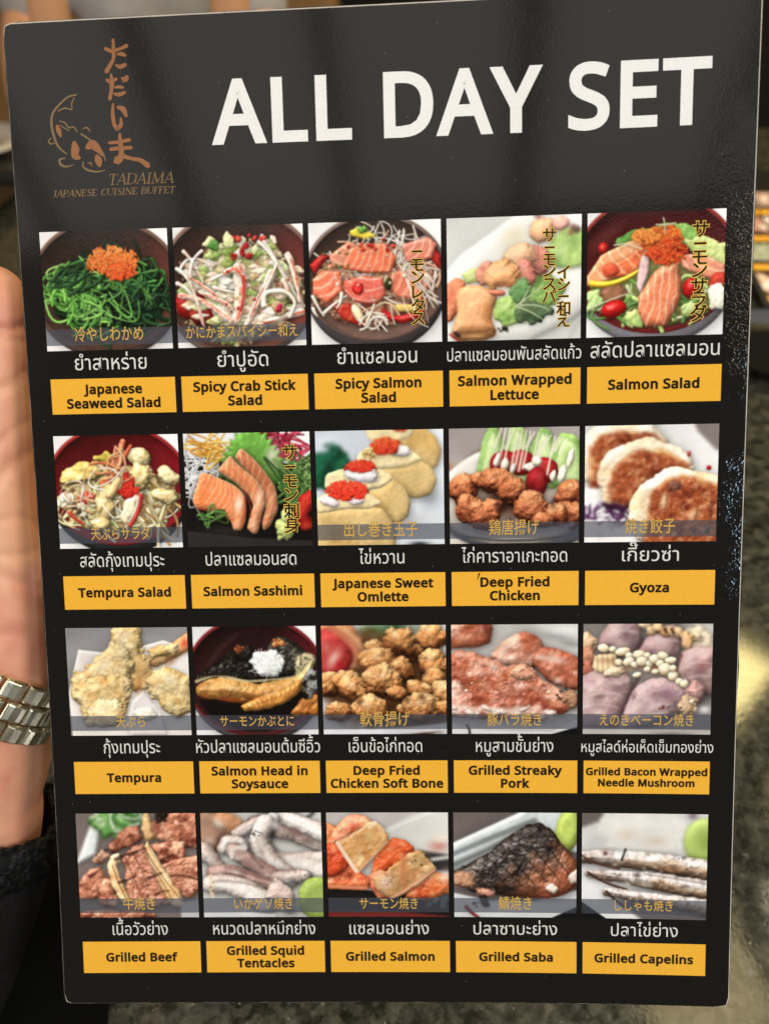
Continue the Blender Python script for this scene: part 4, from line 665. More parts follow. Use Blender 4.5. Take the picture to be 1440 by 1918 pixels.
def d_beef():
    p = Pic(16, (128, 116, 112))
    p.solid(p.poly([(-.02, .5), (.16, .0), (.24, -.02), (.16, .4)]), (210, 214, 212), R=8, soft=4); p.solid(p.ell(.34, .1, .2, .14, 0, .2), (96, 150, 72), R=14, bump=((12, 2),), mix=(((190, 214, 170), 12, 1, .05),)); p.strands(12, (.45, .06, .1, .08), [(120, 170, 90), (220, 230, 214), (70, 120, 56)], (.014, .024), (.14, .26), .3); p.blurall(2)
    M, MD, ML, F = (184, 114, 86), (112, 54, 38), (226, 170, 138), (236, 204, 154)
    def cut(pts, c=M): p.solid(p.poly(pts, 2.5, 12), c, R=9, k=.8, bump=((12, 2.6), (6, 1.4)), mix=((MD, 24, 1.0, 0), (ML, 12, 1.0, -.05), ((70, 30, 20), 6, .8, -.35)), spec=.22, shd=.6, sr=5)
    cut([(.6, .1), (.8, .0), (1.05, -.02), (1.05, .36), (.8, .3), (.62, .24)]); p.solid(p.ell(.6, .14, .05, .12, 0, .15), (222, 176, 120), R=8); p.bits(10, (.72, .05, .06, .05), [(50, 34, 30)], (.014, .03))
    cut([(.26, .3), (.4, .16), (.52, .1), (.56, .24), (.46, .32), (.28, .38)]); cut([(.1, .46), (.2, .34), (.28, .4), (.2, .5)], (190, 150, 124)); cut([(-.02, .66), (.08, .54), (.2, .5), (.24, .66), (.16, .82), (.0, .84)]); p.blurall(1)
    cut([(.62, .3), (.78, .26), (.9, .26), (.92, .4), (.84, .48), (.7, .5), (.64, .4)], (196, 122, 92)); cut([(.66, .5), (.86, .42), (1.05, .4), (1.05, .74), (.9, .82), (.78, .7)], (190, 122, 94))
    cut([(.16, .66), (.26, .6), (.34, .84), (.3, .92), (.16, .88)])
    cut([(.38, .4), (.48, .3), (.56, .3), (.62, .36), (.66, .5), (.72, .64), (.8, .86), (.42, .96), (.4, .7)], (196, 128, 100))
    p.solid(p.poly([(.24, .5), (.28, .4), (.36, .37), (.36, .46), (.33, .5), (.36, .64), (.44, .86), (.36, .86), (.28, .7)], 1.5), F, R=8, spec=.2, mix=(((206, 150, 90), 24, .8, 0),)); p.solid(p.curve([(.29, .5), (.33, .66), (.4, .84)], .008), (150, 90, 50), R=2, shd=0)
    p.solid(p.poly([(.56, .32), (.6, .26), (.64, .36), (.72, .52), (.86, .78), (.9, .9), (.78, .9), (.68, .7), (.62, .52)], 1.5), F, R=8, spec=.2, mix=(((206, 150, 90), 24, .8, 0),))
    for a in ([(.4, .42), (.46, .6), (.54, .84)], [(.47, .38), (.52, .5), (.58, .7)], [(.56, .32), (.66, .56), (.86, .84)], [(.62, .52), (.7, .62), (.78, .84)]): p.flat(p.curve(a, .012, .008), (74, 34, 22), .5, 3)
    for a in ([(.32, .44), (.42, .38), (.5, .36)], [(.34, .66), (.42, .64), (.48, .6)], [(.44, .4), (.52, .36), (.56, .34)], [(.7, .46), (.76, .42), (.8, .4)], [(.78, .6), (.88, .58), (1., .64)], [(.58, .62), (.64, .6), (.7, .57)], [(.64, .78), (.7, .74), (.76, .74)], [(.1, .6), (.16, .56), (.2, .52)], [(.24, .35), (.28, .34), (.3, .36)]): p.flat(p.curve(a, .024, .014, wob=.8), (50, 24, 18), .62, 4)
    p.flat(p.poly([(.85, .86), (1.1, .8), (1.1, 1.1), (.85, 1.1)]), (200, 200, 200), .9, 5); p.fried(.3, .98, .3, .05, 0, M, MD, ML)
    return p.finish()
def d_squid():
    p = Pic(17, (196, 194, 190))
    p.solid(p.ell(.05, .18, .16, .2, 0, .1), (166, 126, 104), R=20, soft=6); p.solid(p.ell(.24, .1, .16, .08, 30, .1), (190, 134, 96), R=14, soft=4); p.air(.15, .1, .07, .04, 40, (232, 224, 212), .9); p.air(.06, .27, .05, .04, 0, (216, 190, 182), .8); p.air(.2, .2, .08, .05, 20, (150, 108, 92), .6)
    p.line([(.84, .1), (.9, .04), (.94, .0)], .02, (30, 30, 30), 1, soft=3); p.blurall(3)
    def leg(a, w, w2, c=(206, 194, 184), pu=0):
        def tx(C, U, V, t, s, sl):
            q = V + .3 * s.nz(sl, 24); m = np.clip(-q * 1.1 + .1, 0, 1)[..., None] * .7; C = C * (1 - m) + A((228, 220, 212)) * m; m = np.clip(q * 1.2 - .1, 0, 1)[..., None] * .6; C = C * (1 - m) + A((150, 124, 114)) * m
            if pu: m = np.clip(.5 + s.nz(sl, 24), 0, 1)[..., None] * pu; C = C * (1 - m) + A((142, 106, 100)) * m
            return C
        p.solid(p.curve(a, w, w2, wob=1.4), c, R=w * PW * .5, k=.85, bump=((24, 1.5), (12, .8)), tex=tx, spec=.14, gl=12, shd=.8, sr=6, vary=.03)
    leg([(.46, .12), (.7, .12), (1.05, .32)], .18, .16, (176, 154, 144), .6); leg([(.3, .2), (.4, .12), (.54, .08)], .1, .12); leg([(.02, .36), (.1, .46), (.18, .58)], .16, .1, (206, 190, 180), .2); leg([(.66, .05), (.86, .1), (1.05, .22)], .12, .16, (220, 214, 208))
    p.air(.78, .18, .08, .04, 20, (140, 104, 100), .6)
    leg([(.6, .06), (.5, .26), (.62, .48), (.98, .5)], .12, .24, (216, 208, 200)); leg([(.54, .1), (.48, .28), (.6, .5), (.72, .62)], .15, .18, (214, 204, 196)); p.air(.62, .12, .05, .07, -50, (236, 232, 228), .7); p.air(.78, .46, .12, .04, 15, (232, 226, 220), .6); p.air(.7, .56, .1, .03, 20, (150, 124, 116), .6); p.air(.5, .38, .03, .12, -20, (160, 134, 124), .5)
    leg([(.18, .34), (.22, .27), (.32, .28), (.36, .34)], .1, .09, (222, 210, 202)); leg([(.27, .36), (.38, .46), (.6, .62)], .13, .15, (172, 142, 132), .7); p.line([(.25, .42), (.25, .36), (.3, .33), (.36, .34)], .035, (230, 218, 208), .9, soft=2)
    leg([(.62, .63), (.74, .6), (.86, .6)], .12, .1, (200, 184, 176), .3); p.solid(p.ell(.855, .6, .04, .045), (220, 206, 196), R=9); p.air(.855, .6, .014, .014, 0, (110, 90, 84), .8)
    leg([(.1, .58), (.26, .57), (.4, .63), (.58, .69)], .14, .11, (170, 136, 126), .8); p.air(.28, .56, .05, .025, 15, (230, 218, 208), .8); leg([(.07, .68), (.2, .68), (.36, .74), (.52, .86)], .15, .2, (216, 208, 200)); p.air(.24, .7, .1, .03, 12, (238, 232, 226), .7)
    p.solid(p.poly([(.5, .84), (.56, .68), (.61, .61), (.66, .66), (.76, .76), (.76, .88)], 1.5), (214, 190, 178), R=16, bump=((12, 2),), spec=.12, shd=.7); p.air(.6, .68, .03, .04, 0, (238, 222, 212), .7); p.line([(.07, .6), (.055, .7), (.08, .8)], .03, (224, 202, 170), .8, soft=2)
    for a in ([(.4, .3), (.36, .36), (.5, .52)], [(.2, .52), (.4, .58), (.6, .66)], [(.1, .65), (.3, .64), (.5, .72)]): p.line(a, .02, (90, 70, 64), .45, soft=6)
    p.dots(34, (.46, .2, .05, .03), [(60, 50, 44), (110, 90, 76)], (.004, .009)); p.dots(26, (.4, .5, .4, .3), [(70, 60, 54), (130, 110, 100)], (.003, .006)); p.dots(8, (.08, .72, .02, .06), [(60, 40, 30)], (.005, .009))
    p.solid(p.ell(.96, .82, .17, .19, 0, .02), (150, 172, 78), R=20, k=.5, bump=((6, .5),), vary=.02); p.air(.98, .8, .09, .1, 0, (176, 192, 104), .6); p.flat(p.poly([(-.1, .92), (.6, .97), (.6, 1.1), (-.1, 1.1)]), (206, 208, 208), .9, 3); p.air(.72, .94, .1, .05, 0, (60, 56, 54), .7)
    return p.finish()
def d_grilledsalmon():
    p = Pic(18, (194, 186, 182))
    p.flat(p.poly([(.42, .2), (.7, .02), (1.1, -.1), (1.1, .5), (.7, .4)]), (210, 208, 202), 1, 6); p.line([(.45, .2), (.7, .06), (1., -.06)], .03, (230, 228, 224), .9, soft=4); p.air(.92, .32, .1, .06, 0, (196, 130, 112), .9); p.air(.94, .24, .08, .05, 0, (226, 216, 200), .9); p.flat(p.poly([(.75, .36), (1.1, .42), (1.1, .6), (.8, .52)]), (44, 42, 44), .9, 6); p.line([(.86, .45), (.96, .43), (1.05, .42)], .03, (222, 220, 216), .9, soft=3); p.blurall(2)
    p.flat(p.poly([(-.1, .7), (.5, .76), (1.1, .6), (1.1, 1.1), (-.1, 1.1)]), (38, 34, 34), 1, 3); p.flat(p.poly([(-.1, .95), (.6, .95), (1.1, 1.0), (1.1, 1.1), (-.1, 1.1)]), (150, 50, 46), .8, 4)
    p.bits(20, (.9, .84, .1, .06), [(90, 94, 100), (150, 150, 150), (60, 70, 60)], (.02, .04), shd=.3)
    def fl(pts, c=(222, 104, 54)): p.solid(p.poly(pts, 2, 24), c, R=14, k=.7, bump=((24, 4), (12, 2.2), (6, .7)), mix=(((178, 62, 30), 24, .8, -.1), ((246, 180, 130), 12, .7, -.15)), spec=.22, gl=16, shd=.6, sr=6)
    def sk(pts, c):
        p.solid(p.poly(pts, 2.6, 24), c, R=8, k=.5, bump=((48, 4), (24, 2.5), (12, 1.2), (6, .5)), mix=(((236, 206, 160), 24, .8, -.05), ((176, 116, 66), 24, .7, -.1)), spec=.12, shd=.6, sr=6)
    fl([(-.1, .06), (.04, .1), (.18, .2), (.1, .34), (-.1, .4)], (226, 130, 80)); fl([(.0, .28), (.08, .12), (.2, .01), (.32, .04), (.38, .1), (.24, .22), (.1, .32), (.0, .34)], (232, 146, 104)); p.air(.2, .07, .07, .04, -30, (250, 210, 180), .7); p.air(.24, .14, .05, .03, -20, (206, 70, 40), .6)
    fl([(-.1, .46), (.08, .44), (.24, .54), (.38, .64), (.34, .74), (.1, .74), (-.1, .72)], (222, 110, 66)); fl([(-.1, .3), (.1, .28), (.2, .5), (.06, .62), (-.1, .6)], (206, 72, 38)); p.air(.06, .36, .04, .03, -30, (246, 170, 120), .6); p.air(.18, .6, .04, .04, 0, (110, 40, 24), .6); p.line([(-.02, .7), (.16, .72), (.32, .72)], .03, (234, 150, 110), .7, soft=3)
    fl([(.38, .46), (.48, .3), (.56, .23), (.64, .26), (.73, .34), (.66, .5), (.54, .56), (.36, .6)], (222, 88, 40)); p.air(.54, .36, .06, .05, -40, (240, 130, 80), .6); p.air(.62, .3, .04, .03, 0, (248, 176, 140), .5)
    fl([(.62, .82), (.74, .64), (.88, .56), (1.03, .6), (1.03, .76), (.82, .84)], (232, 126, 72)); p.air(.97, .6, .05, .07, 30, (244, 216, 196), .8); p.air(.86, .74, .08, .04, -15, (226, 100, 40), .7)
    fl([(.34, .6), (.44, .54), (.6, .6), (.6, .8), (.44, .84), (.36, .74)], (222, 120, 84))
    sk([(.09, .29), (.22, .2), (.34, .1), (.42, .09), (.53, .25), (.42, .38), (.27, .56), (.23, .52), (.16, .42)], (206, 152, 92)); p.line([(.09, .29), (.16, .43), (.24, .56)], .035, (244, 216, 186), .9, soft=2); p.line([(.25, .57), (.36, .44), (.5, .28)], .02, (246, 196, 160), .6, soft=3); p.line([(.1, .28), (.24, .19), (.4, .09)], .014, (244, 216, 180), .6, soft=2); p.air(.3, .3, .08, .06, -40, (214, 150, 80), .5); p.air(.36, .22, .06, .06, -40, (236, 200, 140), .6)
    sk([(.36, .62), (.48, .58), (.56, .48), (.74, .35), (.8, .38), (.91, .54), (.78, .66), (.62, .8), (.5, .82), (.4, .74)], (192, 142, 88)); p.air(.48, .66, .08, .08, -20, (240, 208, 188), .85); p.air(.76, .44, .08, .06, -40, (206, 180, 120), .7); p.line([(.64, .42), (.6, .54), (.64, .72)], .05, (206, 124, 84), .6, .03, soft=6); p.line([(.52, .82), (.66, .74), (.88, .55)], .02, (236, 170, 140), .8, soft=2); p.air(.7, .6, .07, .06, -40, (214, 140, 100), .5)
    p.dots(22, (.5, .64, .07, .07), [(60, 30, 20), (110, 60, 36)], (.004, .009)); p.dots(20, (.76, .44, .07, .07), [(44, 30, 20), (120, 90, 50)], (.006, .012))
    return p.finish()
def d_saba():
    p = Pic(19, (110, 100, 98))
    p.flat(p.poly([(-.1, -.1), (.5, -.1), (-.1, .3)]), (120, 108, 106), 1, 20)
    p.solid(p.poly([(-.1, .34), (.5, .02), (.7, -.1), (1.1, -.1), (1.1, .4), (.6, .3), (.1, .52), (-.1, .6)]), (196, 202, 202), R=12, k=.5, soft=3, shd=.3); p.flat(p.curve([(-.05, .42), (.3, .24), (.66, .08)], .04, .05), (128, 134, 134), .9, 6); p.flat(p.curve([(-.05, .52), (.3, .36), (.6, .16)], .05, .04), (90, 90, 88), .8, 10)
    p.solid(p.ell(.93, .16, .1, .2, 10, .02), (170, 188, 84), R=14, soft=2); p.blurall(1)
    p.flat(p.poly([(-.1, .74), (.3, .84), (.66, .84), (1.1, .7), (1.1, 1.1), (-.1, 1.1)]), (206, 208, 208), 1, 4); p.flat(p.poly([(.76, 1.02), (1.1, .84), (1.1, 1.1)]), (26, 26, 28), 1, 2)
    out = [(.0, .58), (.1, .5), (.28, .38), (.44, .24), (.6, .12), (.7, .09), (.8, .16), (.9, .32), (1.0, .46), (1.02, .68), (.92, .78), (.74, .82), (.5, .8), (.3, .78), (.16, .76), (.04, .7)]
    def tx(C, U, V, t, s, sl):
        d = V + U * .75; m = np.clip((d - .02) * 1.6 + .35 * s.nz(sl, 24), 0, 1)[..., None]; C = C * (1 - m) + A((156, 92, 60)) * m
        m2 = np.clip((d - .5) * 2 + .5 * s.nz(sl, 24), 0, 1)[..., None]; C = C * (1 - m2) + A((172, 90, 64)) * m2
        return C
    p.solid(p.poly(out, 2, 24), (58, 48, 44), R=30, k=.6, bump=((24, 3.6), (12, 2.4), (6, 1.2)), tex=tx, mix=(((120, 108, 96), 12, .9, -.2), ((30, 24, 22), 24, 1, 0)), spec=.35, gl=14, sr=8, shd=.6)
    for i in range(7):
        u = .14 + .1 * i; p.flat(p.curve([(u, .52 - .04 * i), (u + .1, .62 - .03 * i), (u + .22, .74 - .02 * i)], .009, .006), (26, 18, 16), .7, 2); p.flat(p.curve([(u + .16, .36 - .02 * i + .06), (u + .1, .5), (u + .06, .66)], .007, .005), (30, 20, 18), .55, 2)
    for i in range(46): k = p.r.rand(); p.solid(p.ell(.08 + .66 * k + p.rnd(-.03, .1), .52 - .4 * k + p.rnd(.0, .16), p.rnd(.012, .035), p.rnd(.006, .014), p.rnd(-40, 20), .3), (150, 146, 142) if p.r.rand() < .4 else (40, 34, 32), R=4, spec=.45, shd=.2, al=.75, soft=2)
    p.solid(p.ell(.08, .64, .09, .07, 20, .15), (176, 128, 98), R=10, soft=6, shd=0, bump=((6, 1.2),)); p.solid(p.ell(.26, .76, .07, .04, 10, .2), (186, 130, 110), R=8, soft=4, shd=.2); p.solid(p.poly([(.74, .72), (.8, .66), (.86, .72), (.82, .78)], 1), (226, 206, 190), R=6); p.solid(p.poly([(.92, .6), (1.02, .52), (1.02, .66), (.95, .68)], 1), (216, 196, 180), R=6)
    p.solid(p.poly([(.2, .8), (.26, .78), (.3, .9), (.24, .9)], 1), (40, 30, 28), R=5); p.solid(p.curve([(.1, .9), (.14, .96), (.2, 1.0)], .03, .02), (140, 40, 46), R=3); p.bits(6, (.18, .88, .03, .03), [(50, 44, 46)], (.006, .012))
    return p.finish()
def d_capelin():
    p = Pic(20, (208, 206, 202))
    p.flat(p.poly([(-.1, -.1), (.22, -.1), (.14, .08), (-.1, .18)]), (116, 106, 102), 1, 8); p.air(.1, .28, .14, .05, -20, (190, 190, 188), .7)
    p.flat(p.ell(.5, .16, .35, .2, 6, .08), (226, 222, 214), 1, 10); p.air(.36, .2, .08, .06, 0, (224, 204, 180), .7); p.air(.5, .1, .2, .08, 0, (240, 236, 228), .7); p.air(.6, .26, .12, .05, 0, (206, 190, 166), .6); p.air(.3, .1, .1, .06, 0, (236, 232, 226), .7); p.air(.88, .02, .05, .04, 0, (110, 86, 108), .8)
    p.solid(p.ell(.98, .26, .17, .2, 0, .0), (160, 180, 92), R=20, k=.4, soft=6, vary=0); p.air(1.0, .26, .1, .12, 0, (132, 150, 66), .8); p.blurall(2)
    p.flat(p.poly([(-.1, .4), (.1, .5), (.5, .9), (.5, 1.1), (.14, 1.0), (-.1, .8)]), (222, 222, 220), .95, 4); p.air(.1, .6, .06, .14, -40, (196, 196, 194), .6); p.flat(p.poly([(-.1, .8), (.0, .84), (.2, 1.0), (.2, 1.1), (-.1, 1.1)]), (24, 24, 26), 1, 1.5); p.flat(p.poly([(.3, .84), (.5, 1.02), (1.1, 1.02), (1.1, .8)]), (96, 92, 94), .9, 8)
    def fish(a, w, w2, n, belly=(120, 92, 76)):
        def tx(C, U, V, t, s, sl):
            q = V + .3 * s.nz(sl, 24); m = np.clip(-q * 1.5 - .1, 0, 1)[..., None]; C = C * (1 - m) + A(belly) * m
            h = (np.clip((U - .3) * 3, 0, 1) * np.exp(-((q + .25) / .3) ** 2))[..., None] * .55; C = C * (1 - h) + A((206, 168, 122)) * h
            h = np.exp(-((q - .45) / .35) ** 2)[..., None] * .55; return C * (1 - h) + A((232, 228, 226)) * h
        p.solid(p.curve(a, w, w2, wob=1.8), (178, 164, 154), R=w2 * PW * .5, k=.7, bump=((12, 2.2), (6, 1.2)), tex=tx, mix=(((216, 210, 206), 12, .8, -.1), ((126, 104, 94), 12, .8, -.15)), spec=.2, gl=14, shd=.8, sr=7)
        for i in range(n): k = p.r.rand() * .95; P0, P1 = A(a[0]), A(a[-1]); q = P0 + (P1 - P0) * k; p.air(q[0], q[1] + p.rnd(-.05, .05), p.rnd(.012, .035), p.rnd(.008, .02), p.rnd(-30, 30), [(240, 236, 232), (110, 86, 76), (206, 196, 190), (90, 66, 54)][p.r.randint(4)], .55)
    fish([(.02, .42), (.2, .42), (.6, .46), (1.05, .54)], .1, .19, 44); p.line([(.0, .4), (.08, .48), (.3, .52)], .02, (84, 56, 46), .8, .03, soft=3); p.air(.7, .52, .14, .03, 8, (166, 106, 66), .5)
    fish([(.06, .57), (.3, .6), (.6, .64), (1.05, .72)], .06, .18, 40, (140, 110, 88)); p.line([(.05, .56), (.16, .66), (.36, .72)], .022, (70, 46, 38), .85, soft=2); fish([(.2, .74), (.4, .78), (.8, .84), (1.05, .88)], .07, .14, 30); p.line([(.2, .74), (.28, .84), (.36, .9)], .022, (56, 38, 34), .85, soft=2)
    p.air(.19, .38, .045, .04, 0, (176, 142, 132), .9); p.air(.19, .38, .02, .02, 0, (90, 66, 64), .9); p.line([(.32, .44), (.34, .38), (.35, .34)], .018, (40, 34, 34), .85, soft=2); p.air(.3, .37, .04, .03, 0, (232, 230, 228), .7); p.air(.45, .58, .03, .025, 0, (90, 72, 76), .8); p.air(.31, .58, .016, .016, 0, (70, 54, 50), .8); p.air(.4, .6, .03, .03, 0, (236, 232, 230), .6)
    p.dots(14, (.84, .42, .12, .02), [(60, 50, 44)], (.005, .009)); p.line([(.5, .57), (.75, .61), (1.02, .66)], .012, (84, 66, 58), .5, soft=4)
    return p.finish()
DISHES = [[d_seaweed, d_crab, d_spicysalmon, d_wrap, d_salmonsalad], [d_tempurasalad, d_sashimi, d_omelette, d_karaage, d_gyoza],
          [d_tempura, d_salmonhead, d_softbone, d_pork, d_bacon], [d_beef, d_squid, d_grilledsalmon, d_saba, d_capelin]]
